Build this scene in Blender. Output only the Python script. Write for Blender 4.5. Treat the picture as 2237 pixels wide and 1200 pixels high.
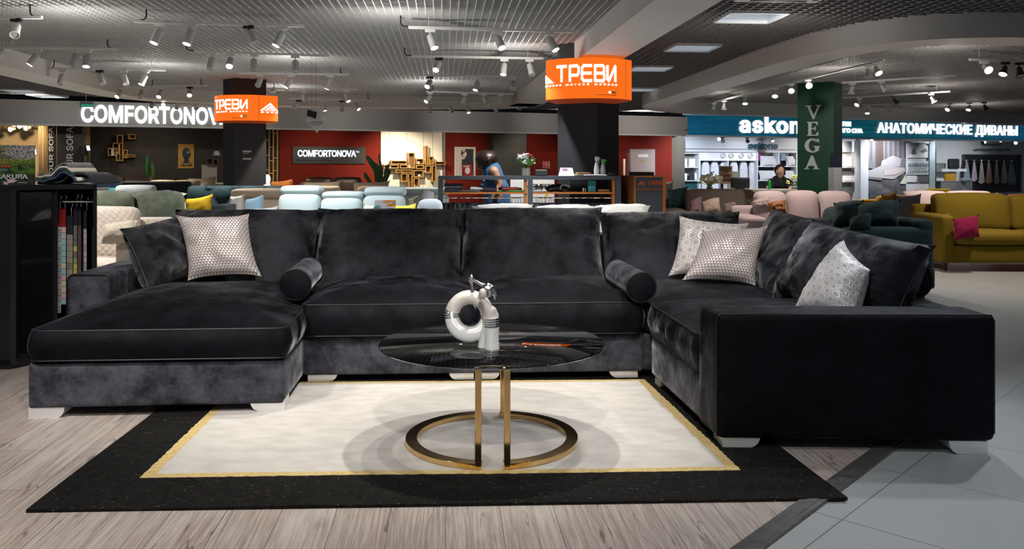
import bpy, math, random
from mathutils import Vector, Matrix, noise as mnoise
S = bpy.context.scene
for o in list(bpy.data.objects): bpy.data.objects.remove(o)
COL = S.collection
random.seed(7)
# ---------------------------------------------------------------- camera
F, CX, HY, H = 1850.0, 1118.5, 370.0, 1.2
cd = bpy.data.cameras.new('camera'); cam = bpy.data.objects.new('camera', cd); COL.objects.link(cam)
cam.location = (0, 0, H); cam.rotation_euler = (math.pi/2, 0, 0)
cd.sensor_width = 36; cd.lens = 36*F/2237; cd.shift_y = (HY-600)/2237
cd.clip_end = 200; S.camera = cam
# ---------------------------------------------------------------- light and exposure
S.view_settings.view_transform = 'Standard'; S.view_settings.look = 'None'
S.view_settings.gamma = 1; S.view_settings.use_curve_mapping = False
S.view_settings.exposure = 0.0
w = bpy.data.worlds.new('world'); S.world = w; w.use_nodes = True
w.node_tree.nodes['Background'].inputs[0].default_value = (.75, .85, 1, 1)
w.node_tree.nodes['Background'].inputs[1].default_value = 0.16
def spot(loc, to, energy, deg=60, blend=.5, col=(1, .97, .92), r=.04):
    l = bpy.data.lights.new('spot_light', 'SPOT'); l.energy = energy; l.color = col
    l.spot_size = math.radians(deg); l.spot_blend = blend; l.shadow_soft_size = r
    o = bpy.data.objects.new('spot_light', l); COL.objects.link(o); o.location = loc
    o.rotation_euler = (Vector(to)-Vector(loc)).to_track_quat('-Z', 'Y').to_euler(); return o
def area(loc, to, energy, sx, sy, col=(1, .97, .92)):
    l = bpy.data.lights.new('area_light', 'AREA'); l.energy = energy; l.color = col
    l.shape = 'RECTANGLE'; l.size = sx; l.size_y = sy
    o = bpy.data.objects.new('area_light', l); COL.objects.link(o); o.location = loc
    o.rotation_euler = (Vector(to)-Vector(loc)).to_track_quat('-Z', 'Y').to_euler(); return o
WARM, COOL, NEUT = (1, .86, .68), (.86, .93, 1), (1, .96, .9)
# ceiling spots of the showroom, over the display (the ones above the picture)
spot((.12, 4.25, 2.72), (-.2, 4.1, 0), 200, 62, .7)
spot((-.35, 4.6, 2.72), (-.5, 4.3, 0), 120, 60, .8)
spot((1.0, 4.4, 2.72), (.55, 4.3, 0), 130, 60, .8)
spot((-1.9, 2.4, 2.72), (-1.6, 4.6, .2), 210, 46, .8)
spot((0.1, 2.0, 2.72), (-.1, 5.4, .5), 360, 46, .8)
spot((-1.7, 4.8, 2.72), (-1.75, 5.4, .5), 130, 50, .8)
spot((.3, 4.7, 2.72), (.3, 5.7, .7), 90, 50, .8)
spot((1.2, 3.6, 2.72), (1.25, 5.3, .6), 190, 40, .8)
spot((2.3, 5.2, 2.6), (1.75, 4.3, .6), 110, 50, .8, COOL)
spot((-.6, 3.6, 2.72), (1.75, 4.6, .5), 130, 34, .8, COOL)
spot((0, .9, 2.72), (-.6, 2.5, 0), 250, 95, .9)
spot((-2.6, 2.4, 2.72), (-2.3, 3.2, 0), 230, 90, .9)
spot((3.0, 4.6, 2.5), (2.7, 3.4, 0), 120, 90, .9, COOL)
spot((2.2, 2.2, 2.6), (1.9, 2.6, 0), 90, 90, .9, COOL)
spot((-2.0, 3.4, 2.7), (-2.95, 5.2, 1.2), 110, 40, .8)
spot((4.2, 7.5, 2.5), (4.2, 7.2, 0), 90, 100, .9, COOL)
# ---------------------------------------------------------------- helpers
def P(px, py, Y): return Vector(((px-CX)*Y/F, Y, H-(py-HY)*Y/F))
def G(px, py, z=0.0): return P(px, py, (H-z)*F/(py-HY))
def YZ(py, z): return (H-z)*F/(py-HY)
WA, WB = 24.72, .39                               # the diagonal shop-front line  Y = WA + WB*X
def W(px, py, off=0.0):
    k = (px-CX)/F; Y = (WA+off)/(1-WB*k); return P(px, py, Y)
WU = Vector((1, WB, 0)).normalized(); WN = Vector((WU.y, -WU.x, 0))   # along the front / towards the camera
_roots = {}
class MB:
    def __init__(s): s.v = []; s.f = []; s.uv = {}
    def add(s, vs, fs, uv=None):
        n = len(s.v); s.v += [Vector(v) for v in vs]; s.f += [tuple(i+n for i in f) for f in fs]
        if uv:
            for i, t in enumerate(uv): s.uv[n+i] = t
        return s
    def hexa(s, b, t):      # four bottom points, four top points (counter-clockwise from above)
        return s.add(list(b)+list(t), [(3, 2, 1, 0), (4, 5, 6, 7), (0, 1, 5, 4), (1, 2, 6, 5), (2, 3, 7, 6), (3, 0, 4, 7)])
    def box(s, x0, y0, z0, x1, y1, z1):
        return s.hexa([(x0, y0, z0), (x1, y0, z0), (x1, y1, z0), (x0, y1, z0)], [(x0, y0, z1), (x1, y0, z1), (x1, y1, z1), (x0, y1, z1)])
    def obox(s, c, u, v, n, a, b, d):   # centre, axes, full sizes
        c = Vector(c); u = Vector(u)*a/2; v = Vector(v)*b/2; n = Vector(n)*d/2
        return s.hexa([c-u-v-n, c+u-v-n, c+u+v-n, c-u+v-n], [c-u-v+n, c+u-v+n, c+u+v+n, c-u+v+n])
    def rbox(s, x0, y0, z0, x1, y1, z1, r=.04, n=6, puff=(0, 0, 0), wr=0, M=None):
        lo = Vector((x0, y0, z0)); hi = Vector((x1, y1, z1)); c = (lo+hi)/2; h = (hi-lo)/2
        r = min(r, h.x*.98, h.y*.98, h.z*.98)
        def line(hh):
            a = [-hh, -hh+r*.35, -hh+r]; m = [(-hh+r)+(2*hh-2*r)*i/n for i in range(1, n)]
            return a+m+[hh-r, hh-r*.35, hh]
        L = [line(h.x), line(h.y), line(h.z)]; idx = {}; vs = []; fs = []
        def vert(p):
            k = tuple(round(q, 5) for q in p)
            if k not in idx:
                q = Vector([max(-h[i]+r, min(h[i]-r, p[i])) for i in range(3)]); d = Vector(p)-q
                o = q+(d.normalized()*r if d.length > 1e-9 else d)
                if any(puff):
                    e = [1-min(1, abs(o[i])/max(h[i], 1e-6))**2 for i in range(3)]
                    o = o+Vector((math.copysign(1, o.x)*puff[0]*e[1]*e[2]*(abs(o.x)/h.x), math.copysign(1, o.y)*puff[1]*e[0]*e[2]*(abs(o.y)/h.y), math.copysign(1, o.z)*puff[2]*e[0]*e[1]*(abs(o.z)/h.z)))
                o = o+c
                if wr: o = o+mnoise.noise_vector(o*5)*wr
                idx[k] = len(vs); vs.append(M @ o if M else o)
            return idx[k]
        for ax in range(3):
            a, b = [(1, 2), (2, 0), (0, 1)][ax]
            for sg in (-1, 1):
                for i in range(len(L[a])-1):
                    for j in range(len(L[b])-1):
                        q = []
                        for (ii, jj) in ((i, j), (i+1, j), (i+1, j+1), (i, j+1)):
                            p = [0, 0, 0]; p[ax] = sg*h[ax]; p[a] = L[a][ii]; p[b] = L[b][jj]; q.append(vert(p))
                        fs.append(tuple(q) if sg > 0 else tuple(reversed(q)))
        return s.add(vs, fs)
    def tube(s, pts, r, n=8, cap=True, sy=1.0, closed=False):
        pts = [Vector(p) for p in pts]; m = len(pts); vs = []; fs = []
        rr = r if isinstance(r, (list, tuple)) else [r]*m
        d0 = (pts[1]-pts[0]).normalized(); ref = Vector((0, 0, 1)) if abs(d0.z) < .9 else Vector((1, 0, 0))
        u = d0.cross(ref).normalized()
        for i, p in enumerate(pts):
            if closed: d = (pts[(i+1) % m]-pts[i-1]).normalized()
            else: d = (pts[min(i+1, m-1)]-pts[max(i-1, 0)]).normalized()
            u = (u-d*u.dot(d)); u = u.normalized() if u.length > 1e-6 else d.orthogonal().normalized(); v = d.cross(u)
            for k in range(n):
                t = 2*math.pi*k/n; vs.append(p+u*math.cos(t)*rr[i]+v*math.sin(t)*rr[i]*sy)
        for i in range(m if closed else m-1):
            a0 = i*n; b0 = ((i+1) % m)*n
            for k in range(n): fs.append((a0+k, a0+(k+1) % n, b0+(k+1) % n, b0+k))
        if cap and not closed: fs += [tuple(reversed(range(n))), tuple(range((m-1)*n, m*n))]
        return s.add(vs, fs)
    def lathe(s, c, prof, n=24, M=None):   # prof: (radius, z)
        c = Vector(c); vs = []; fs = []; m = len(prof)
        for r, z in prof:
            for k in range(n):
                t = 2*math.pi*k/n; p = Vector((r*math.cos(t), r*math.sin(t), z)); vs.append(c+(M @ p if M else p))
        for i in range(m-1):
            for k in range(n): fs.append((i*n+k, i*n+(k+1) % n, (i+1)*n+(k+1) % n, (i+1)*n+k))
        fs += [tuple(reversed(range(n))), tuple(range((m-1)*n, m*n))]
        return s.add(vs, fs)
    def ball(s, c, rx, ry=None, rz=None, n=14, m=9, M=None):
        ry = ry or rx; rz = rz or rx; c = Vector(c); vs = [Vector((0, 0, -rz))]; fs = []
        for i in range(1, m):
            a = math.pi*i/m-math.pi/2
            for k in range(n):
                t = 2*math.pi*k/n; vs.append(Vector((rx*math.cos(a)*math.cos(t), ry*math.cos(a)*math.sin(t), rz*math.sin(a))))
        vs.append(Vector((0, 0, rz))); e = len(vs)-1
        for k in range(n):
            fs.append((0, 1+(k+1) % n, 1+k)); fs.append((e, e-n+k, e-n+(k+1) % n))
        for i in range(m-2):
            for k in range(n): fs.append((1+i*n+k, 1+i*n+(k+1) % n, 1+(i+1)*n+(k+1) % n, 1+(i+1)*n+k))
        return s.add([c+(M @ v if M else v) for v in vs], fs)
    def prism(s, poly, d):          # planar polygon (3-D points) pushed along d
        poly = [Vector(p) for p in poly]; d = Vector(d); n = len(poly)
        return s.add(poly+[p+d for p in poly], [tuple(range(n)), tuple(reversed(range(n, 2*n)))]+[(i, i+n, (i+1) % n+n, (i+1) % n) for i in range(n)])
    def pillow(s, c4, t, n=18, pinch=.55, tip=.03, wr=.006, seed=0, belly=(0, 0), conc=.075, skirt=0):  # corners bottom-left, bottom-right, top-right, top-left
        a, b, c, d = [Vector(p) for p in c4]; nn = ((b-a).cross(d-a)+(c-d).cross(c-b)).normalized(); vs = []; uv = []; fs = []
        size = ((b-a).length+(d-a).length)/2; asp = (d-a).length/max((b-a).length, 1e-6)
        for side in (1, -1):
            for j in range(n+1):
                for i in range(n+1):
                    u = i/n*2-1; v = j/n*2-1
                    edge = (1-abs(u)**2.6)*(1 if skirt and side > 0 and v < 0 else 1-abs(v)**2.6)
                    th = t/2*max(edge, 0)**pinch
                    cx = 1-conc*(1-v*v)*abs(u)**4; cy = 1-conc*(1-u*u)*abs(v)**4
                    k = 1+tip*(abs(u)*abs(v))**6
                    U = (u*cx*k+1)/2; Vv = (v*cy*k+1)/2
                    p = (a*(1-U)+b*U)*(1-Vv)+(d*(1-U)+c*U)*Vv
                    low = skirt and side > 0 and v < 0; nd = nn.lerp(Vector((nn.x, nn.y, -.12)).normalized(), min(1, -v*1.5)) if low else nn
                    p = p+nd*side*th*(1+belly[1]*v+belly[0]*u)
                    q = p*7/size*.5+Vector((seed*3.1, seed, side))
                    f = min(1, 4*min(1-abs(u), 1-abs(v)))
                    p = p+nn*side*mnoise.noise(q*1.6)*wr*4*f+nn*side*mnoise.noise(q*5)*wr*f
                    if skirt and side > 0 and v < 0:
                        k_ = (-v)**1.5; p = p+nd*skirt*k_*(1-abs(u)**5)*(1+.3*k_*mnoise.noise(Vector((u*9, v*2, seed)))) 
                    rad = max(abs(u), abs(v))
                    if rad > .6: p = p+nn*side*wr*1.6*(rad-.6)*math.sin(9*math.pi*(u if abs(v) > abs(u) else v)+seed)*f*2
                    vs.append(p); uv.append((u*.5+.5, (v*.5+.5)*asp))
        N = (n+1)**2
        for j in range(n):
            for i in range(n):
                q = j*(n+1)+i; fs.append((q, q+1, q+n+2, q+n+1)); fs.append((N+q, N+q+n+1, N+q+n+2, N+q+1))
        return s.add(vs, fs, uv)
    def mattress(s, quad, z0, z1, dome=.06, bulge=.02, r=.06, n=14, wr=.004, lev=6, pw=2.4, seed=0):   # boxy seat cushion on a four-sided footprint
        a, b, c, d = [Vector((p[0], p[1], 0)) for p in quad]; ring = []
        pts = [a, b, c, d]
        for i in range(4):
            p = pts[i]; q = pts[(i+1) % 4]; pr = pts[i-1]
            e1 = (p-pr).normalized(); e2 = (q-p).normalized(); L = (q-p).length
            for k in range(5):                      # corner arc
                t = k/4; ring.append((p-e1*r)*(1-t)**2+p*2*t*(1-t)+(p+e2*r)*t*t)
            for k in range(1, n): ring.append(p+e2*(r+(L-2*r)*k/n))
        m = len(ring); cen = sum(ring, Vector())/m; vs = []; fs = []; loops = []
        def off(p, k):
            dd = (p-cen); return p+dd.normalized()*k
        def loop(f):
            st = len(vs)
            for p in ring: vs.append(f(p))
            loops.append(st)
        def zt(sc, p):
            w1 = mnoise.noise(Vector((p.x*3, p.y*3, seed)))*wr*3
            return z1+dome*(1-sc**pw)+w1*(1-sc)
        for sc in (.12, .3, .48, .64, .78, .88, .95, 1):
            loop(lambda p, sc=sc: Vector(((cen+(p-cen)*sc).x, (cen+(p-cen)*sc).y, zt(sc, cen+(p-cen)*sc))))
        for k in range(1, lev+1):
            t = k/lev; z = z1+(z0-z1)*t
            def f(p, t=t, z=z):
                q = off(p, bulge*math.sin(math.pi*t))
                wv = mnoise.noise(Vector((p.x*13+seed, p.y*13, z*1.5)))*wr*2.2*math.sin(math.pi*min(t*1.2, 1))
                q = off(q, wv); return Vector((q.x, q.y, z))
            loop(f)
        for sc in (.9, .5, .1): loop(lambda p, sc=sc: Vector(((cen+(p-cen)*sc).x, (cen+(p-cen)*sc).y, z0)))
        for A, B in zip(loops, loops[1:]):
            for k in range(m): fs.append((A+k, B+k, B+(k+1) % m, A+(k+1) % m))
        fs.append(tuple(range(m))); fs.append(tuple(reversed(range(loops[-1], loops[-1]+m))))
        s.seam_top = [Vector(v) for v in vs[loops[7]:loops[7]+m]]; s.seam_bot = [Vector(v) for v in vs[loops[7+lev]:loops[7+lev]+m]]
        return s.add(vs, fs)
    def build(s, name, mat, parent=None, smooth=True, ang=38, bevel=0, remesh=0, sub=0):
        me = bpy.data.meshes.new(name)
        T = Matrix()
        p = parent
        while p is not None:
            T = p.matrix_basis @ T; p = p.parent
        T = T.inverted()
        me.from_pydata([T @ v for v in s.v], [], s.f)
        if s.uv:
            l = me.uv_layers.new(name='UVMap')
            for i, lp in enumerate(me.loops): l.data[i].uv = s.uv.get(lp.vertex_index, (0, 0))
        me.validate(); 
        o = bpy.data.objects.new(name, me); COL.objects.link(o)
        for m_ in (mat if isinstance(mat, (list, tuple)) else [mat]): me.materials.append(m_)
        if smooth:
            me.shade_smooth()
            if ang: me.set_sharp_from_angle(angle=math.radians(ang))
        if parent is not None: o.parent = parent
        if bevel:
            b = o.modifiers.new('bevel', 'BEVEL'); b.width = bevel; b.segments = 2; b.limit_method = 'ANGLE'
        if remesh:
            b = o.modifiers.new('remesh', 'REMESH'); b.mode = 'VOXEL'; b.voxel_size = remesh; b.use_smooth_shade = True
            b = o.modifiers.new('smooth', 'SMOOTH'); b.factor = .5; b.iterations = 4
        if sub:
            b = o.modifiers.new('sub', 'SUBSURF'); b.levels = sub; b.render_levels = sub
        return o
def tag(o, label, cat, group=None, kind=None):
    o['label'] = label; o['category'] = cat
    if group: o['group'] = group
    if kind: o['kind'] = kind
    return o
def thing(name, label, cat, loc=(0, 0, 0), rz=0, group=None):
    o = bpy.data.objects.new(name, None); COL.objects.link(o); o.empty_display_size = .1
    o.matrix_basis = Matrix.Translation(Vector(loc)) @ Matrix.Rotation(rz, 4, 'Z')
    return tag(o, label, cat, group)
def struct(o): o['kind'] = 'structure'; return o
def copy_thing(root, M, label=None):
    r = root.copy(); COL.objects.link(r); r.matrix_basis = M
    if label: r['label'] = label
    for ch in list(root.children):
        c = ch.copy(); COL.objects.link(c); c.parent = r
        for g in ch.children:
            d = g.copy(); COL.objects.link(d); d.parent = c
    return r
# ---------------------------------------------------------------- materials
def new_mat(name):
    m = bpy.data.materials.new(name); m.use_nodes = True; return m, m.node_tree.nodes, m.node_tree.links
def mat(name, col, rough=.5, metal=0, spec=.5, sheen=0, emit=None, es=1, var=0, scale=30, bump=0, col2=None, coat=0, stretch=(1, 1, 1), alpha=None, trans=0, sheen_tint=(1, 1, 1), detail=4, coord='Object'):
    m, N, L = new_mat(name); b = N['Principled BSDF']; b.inputs['Base Color'].default_value = (*col, 1)
    b.inputs['Roughness'].default_value = rough; b.inputs['Metallic'].default_value = metal; b.inputs['Specular IOR Level'].default_value = spec
    b.inputs['Sheen Weight'].default_value = sheen; b.inputs['Sheen Tint'].default_value = (*sheen_tint, 1); b.inputs['Coat Weight'].default_value = coat
    b.inputs['Transmission Weight'].default_value = trans
    if emit: b.inputs['Emission Color'].default_value = (*emit, 1); b.inputs['Emission Strength'].default_value = es
    if var or bump or col2:
        tc = N.new('ShaderNodeTexCoord'); mp = N.new('ShaderNodeMapping'); mp.inputs['Scale'].default_value = stretch
        nz = N.new('ShaderNodeTexNoise'); nz.inputs['Scale'].default_value = scale; nz.inputs['Detail'].default_value = detail
        L.new(tc.outputs[coord], mp.inputs[0]); L.new(mp.outputs[0], nz.inputs[0])
        if var or col2:
            mx = N.new('ShaderNodeMix'); mx.data_type = 'RGBA'
            c2 = col2 or tuple(max(0, c*(1-var)) for c in col)
            mx.inputs[6].default_value = (*col, 1); mx.inputs[7].default_value = (*c2, 1)
            rm = N.new('ShaderNodeMapRange'); rm.inputs[1].default_value = .35; rm.inputs[2].default_value = .65
            L.new(nz.outputs[0], rm.inputs[0]); L.new(rm.outputs[0], mx.inputs[0]); L.new(mx.outputs[2], b.inputs['Base Color'])
        if bump:
            bp = N.new('ShaderNodeBump'); bp.inputs['Strength'].default_value = bump; bp.inputs['Distance'].default_value = .01
            L.new(nz.outputs[0], bp.inputs['Height']); L.new(bp.outputs[0], b.inputs['Normal'])
    return m
def glow(name, col, s): return mat(name, (0, 0, 0), emit=col, es=s)
def fabric(name, col, var=.12, scale=90, sheen=.3, bump=.25, rough=.85):
    return mat(name, col, rough=rough, spec=.2, sheen=sheen, var=var, scale=scale, bump=bump, sheen_tint=tuple(min(1, c*1.5+.1) for c in col))
def velvet(name, base, tint, lo, hi, scale=9, sr=.25):
    m, N, L = new_mat(name); b = N['Principled BSDF']
    tc = N.new('ShaderNodeTexCoord'); n1 = N.new('ShaderNodeTexNoise'); n1.inputs['Scale'].default_value = scale; n1.inputs['Detail'].default_value = 8; n1.inputs['Roughness'].default_value = .72
    L.new(tc.outputs['Object'], n1.inputs[0])
    rm = N.new('ShaderNodeMapRange'); rm.inputs[1].default_value = .42; rm.inputs[2].default_value = .76; rm.inputs[3].default_value = lo; rm.inputs[4].default_value = hi
    L.new(n1.outputs[0], rm.inputs[0]); L.new(rm.outputs[0], b.inputs['Sheen Weight'])
    mx = N.new('ShaderNodeMix'); mx.data_type = 'RGBA'; mx.inputs[6].default_value = (*[c*.45 for c in base], 1); mx.inputs[7].default_value = (*[c*2.0 for c in base], 1); r2 = N.new('ShaderNodeMapRange'); r2.inputs[1].default_value = .38; r2.inputs[2].default_value = .62; L.new(n1.outputs[0], r2.inputs[0]); L.new(r2.outputs[0], mx.inputs[0]); L.new(mx.outputs[2], b.inputs['Base Color'])
    b.inputs['Sheen Roughness'].default_value = sr; b.inputs['Sheen Tint'].default_value = (*tint, 1)
    b.inputs['Roughness'].default_value = .6; b.inputs['Specular IOR Level'].default_value = .12
    n2 = N.new('ShaderNodeTexNoise'); n2.inputs['Scale'].default_value = 45; n2.inputs['Detail'].default_value = 5; L.new(tc.outputs['Object'], n2.inputs[0])
    bp = N.new('ShaderNodeBump'); bp.inputs['Strength'].default_value = .22; bp.inputs['Distance'].default_value = .01; L.new(n2.outputs[0], bp.inputs['Height']); L.new(bp.outputs[0], b.inputs['Normal'])
    return m
class NG:      # tiny node-graph writer for pattern maths
    def __init__(s, m): s.N = m.node_tree.nodes; s.L = m.node_tree.links
    def put(s, x, i):
        if isinstance(x, (int, float)): i.default_value = x
        elif isinstance(x, tuple): i.default_value = x
        else: s.L.new(x, i)
    def m(s, op, a, b=0.0, c=0.0):
        n = s.N.new('ShaderNodeMath'); n.operation = op
        for k, x in enumerate((a, b, c)): s.put(x, n.inputs[k])
        return n.outputs[0]
    def mix(s, f, a, b):
        n = s.N.new('ShaderNodeMix'); n.data_type = 'RGBA'; s.put(f, n.inputs[0]); s.put(a, n.inputs[6]); s.put(b, n.inputs[7]); return n.outputs[2]
    def uv(s, name='UV'):
        t = s.N.new('ShaderNodeTexCoord'); x = s.N.new('ShaderNodeSeparateXYZ'); s.L.new(t.outputs[name], x.inputs[0]); return x.outputs[0], x.outputs[1], x.outputs[2]
    def noise(s, scale, detail=4, vec=None, coord='Object', stretch=None, rough=.5):
        n = s.N.new('ShaderNodeTexNoise'); n.inputs['Scale'].default_value = scale; n.inputs['Detail'].default_value = detail; n.inputs['Roughness'].default_value = rough
        if vec is None:
            t = s.N.new('ShaderNodeTexCoord'); vec = t.outputs[coord]
        if stretch:
            mp = s.N.new('ShaderNodeMapping'); mp.inputs['Scale'].default_value = stretch; s.L.new(vec, mp.inputs[0]); vec = mp.outputs[0]
        s.L.new(vec, n.inputs[0]); return n.outputs[0]
    def rng(s, x, a, b, c, d):
        n = s.N.new('ShaderNodeMapRange'); s.put(x, n.inputs[0])
        for k, q in enumerate((a, b, c, d)): n.inputs[k+1].default_value = q
        return n.outputs[0]
    def bump(s, h, b, st=.3, dist=.01):
        n = s.N.new('ShaderNodeBump'); n.inputs['Strength'].default_value = st; n.inputs['Distance'].default_value = dist; s.L.new(h, n.inputs['Height']); s.L.new(n.outputs[0], b.inputs['Normal'])
def c4(c): return (*c, 1)
# pillow cloths
def triangle_cloth():
    m, N, L = new_mat('triangle_jacquard'); b = N['Principled BSDF']; g = NG(m); u, v, _ = g.uv(); k = 2*math.pi*11
    s1 = g.m('SINE', g.m('MULTIPLY', v, k*1.15))
    s2 = g.m('SINE', g.m('ADD', g.m('MULTIPLY', u, k), g.m('MULTIPLY', v, k*.575)))
    s3 = g.m('SINE', g.m('SUBTRACT', g.m('MULTIPLY', u, k), g.m('MULTIPLY', v, k*.575)))
    pr = g.m('MULTIPLY', g.m('MULTIPLY', s1, s2), s3); f = g.rng(pr, -.02, .05, 0, 1)
    L.new(g.mix(f, (.26, .215, .21, 1), (.72, .64, .6, 1)), b.inputs['Base Color'])
    L.new(g.rng(f, 0, 1, .65, .45), b.inputs['Roughness']); L.new(g.rng(f, 0, 1, 0, .2), b.inputs['Metallic']); b.inputs['Sheen Weight'].default_value = .2
    g.bump(f, b, .25, .004); return m
def hexagon_cloth():
    m, N, L = new_mat('hexagon_jacquard'); b = N['Principled BSDF']; g = NG(m); u, v, _ = g.uv(); sc = 7.0; R3 = math.sqrt(3)
    x = g.m('MULTIPLY', u, sc); y = g.m('MULTIPLY', v, sc)
    def cell(x, y):
        ax = g.m('ABSOLUTE', g.m('SUBTRACT', g.m('FLOORED_MODULO', x, 1.0), .5)); ay = g.m('ABSOLUTE', g.m('SUBTRACT', g.m('FLOORED_MODULO', y, R3), R3/2))
        d2 = g.m('ADD', g.m('MULTIPLY', ax, ax), g.m('MULTIPLY', ay, ay))
        return g.m('MAXIMUM', ax, g.m('ADD', g.m('MULTIPLY', ax, .5), g.m('MULTIPLY', ay, R3/2))), d2
    h1, d1 = cell(x, y); h2, d2 = cell(g.m('ADD', x, .5), g.m('ADD', y, R3/2))
    h = g.m('ADD', g.m('MULTIPLY', h1, g.m('LESS_THAN', d1, d2)), g.m('MULTIPLY', h2, g.m('GREATER_THAN', d1, g.m('SUBTRACT', d2, 1e-6))))
    r1 = g.m('MULTIPLY', g.rng(h, .33, .345, 0, 1), g.rng(h, .43, .445, 1, 0)); r2 = g.m('MULTIPLY', g.rng(h, .19, .2, 0, 1), g.rng(h, .23, .24, 1, 0))
    f = g.m('MAXIMUM', r1, r2)
    L.new(g.mix(f, (.37, .335, .325, 1), (.78, .73, .7, 1)), b.inputs['Base Color'])
    L.new(g.rng(f, 0, 1, .6, .42), b.inputs['Roughness']); L.new(g.rng(f, 0, 1, 0, .2), b.inputs['Metallic']); b.inputs['Sheen Weight'].default_value = .2
    g.bump(f, b, .25, .004); return m
M = {}
M['velvet'] = velvet('black_velvet', (.002, .002, .0035), (.78, .79, .9), .0, 1.0, 6)
M['velvet_lit'] = velvet('lit_black_velvet', (.038, .038, .047), (.85, .86, .96), .2, 1.0, 7)  # black velvet lightened by colour to look lit on bases, bolsters, left arm
M['velvet_back'] = velvet('highlit_black_velvet', (.007, .007, .010), (1, 1, 1), .0, 1.0, 4.2, .45)  # same black velvet, greyer and sheenier, standing in for highlights on back cushions
M['piping'] = mat('black_piping', (.004, .004, .006), rough=.45, spec=.3, sheen=.05)
M['chrome'] = mat('chrome', (.86, .85, .83), rough=.12, metal=1)
M['steel'] = mat('satin_steel', (.74, .73, .71), rough=.25, metal=.45)
M['gold'] = mat('brass', (.83, .57, .25), rough=.1, metal=1)
M['tri'] = triangle_cloth(); M['hex'] = hexagon_cloth()
M['white'] = mat('white_paint', (.8, .79, .77), rough=.5)
M['whitemetal'] = mat('white_metal', (.75, .75, .75), rough=.35)
M['black'] = mat('black_matte', (.012, .012, .013), rough=.5)
M['blackgloss'] = mat('black_gloss', (.006, .006, .007), rough=.06, spec=.6, coat=.3)
M['anth'] = mat('anthracite', (.018, .021, .028), rough=.6, var=.1, scale=8)
M['graphite'] = mat('graphite_board', (.06, .065, .075), rough=.6)
M['orangewood'] = mat('orange_beech', (.5, .17, .035), rough=.45, var=.25, scale=6, stretch=(1, 1, 12))
M['oak'] = mat('honey_oak', (.52, .28, .08), rough=.45, var=.3, scale=8, stretch=(1, 1, 10))
M['gyp'] = mat('plaster_soffit', (.66, .63, .60), rough=.5, var=.03, scale=3)
M['red'] = mat('red_wall', (.18, .016, .009), rough=.8, spec=.15, var=.08, scale=4)
M['lamp_on'] = glow('lamp_glow', (1, .97, .92), 14); M['lamp_warm'] = glow('warm_lamp_glow', (1, .8, .55), 12); M['lamp_cool'] = glow('cool_lamp_glow', (.85, .92, 1), 14); M['lamp_yel'] = glow('yellow_lamp_glow', (1, .95, .55), 8)
M['lens_off'] = mat('lamp_lens', (.25, .25, .25), rough=.15)
M['signwhite'] = glow('letter_glow', (1, 1, 1), 1.5)
M['signwhite2'] = glow('letter_glow_soft', (.9, .97, 1), 1.25)
# ================================================================ lettering
import os
SANS = None
try:
    _f = os.path.join(bpy.utils.system_resource('DATAFILES', path='fonts'), 'Inter.woff2')   # Blender's own interface typeface
    if os.path.exists(_f): SANS = bpy.data.fonts.load(_f)
except Exception: SANS = None
def text_mesh(mb, s, o, u, v, n=(0, 0, 0), bold=0.0, space=1.0, warp=None):
    """letters fitted into the box o + [0,1]u + [0,1]v, thickness n; warp(a, b, c) may bend them"""
    cu = bpy.data.curves.new('t', 'FONT'); cu.body = s
    if SANS: cu.font = SANS
    cu.bevel_depth = bold; cu.bevel_resolution = 0; cu.space_character = space; cu.extrude = .05; cu.resolution_u = 3
    ob = bpy.data.objects.new('t', cu); COL.objects.link(ob)
    dg = bpy.context.evaluated_depsgraph_get(); me = bpy.data.meshes.new_from_object(ob.evaluated_get(dg))
    vs = [x.co.copy() for x in me.vertices]; fs = [tuple(p.vertices) for p in me.polygons]
    bpy.data.objects.remove(ob); bpy.data.curves.remove(cu); bpy.data.meshes.remove(me)
    if not vs: return
    x0 = min(p.x for p in vs); x1 = max(p.x for p in vs); y0 = min(p.y for p in vs); y1 = max(p.y for p in vs); z0 = min(p.z for p in vs); z1 = max(p.z for p in vs)
    o, u, v, n = Vector(o), Vector(u), Vector(v), Vector(n); out = []
    for p in vs:
        a = (p.x-x0)/(x1-x0); b = (p.y-y0)/(y1-y0); c = (p.z-z0)/(z1-z0)
        out.append(warp(a, b, c) if warp else o+u*a+v*b+n*c)
    mb.add(out, fs)
def stroke_word(mb, glyphs, o, u, v, n, w):
    """block letters from polylines in a 0..1 cell each: glyphs = [(x offset, width, [polyline, ...])]"""
    o, u, v, n = Vector(o), Vector(u), Vector(v), Vector(n)
    for x0, gw, lines in glyphs:
        for ln in lines:
            pts = [o+u*(x0+gw*a)+v*b+n*.5 for a, b in ln]
            for p, q in zip(pts, pts[1:]):
                d = (q-p); L = d.length; d = d.normalized(); s = n.cross(d).normalized()
                mb.obox((p+q)/2, d, s, n.normalized(), L+w, w, n.length)
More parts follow.
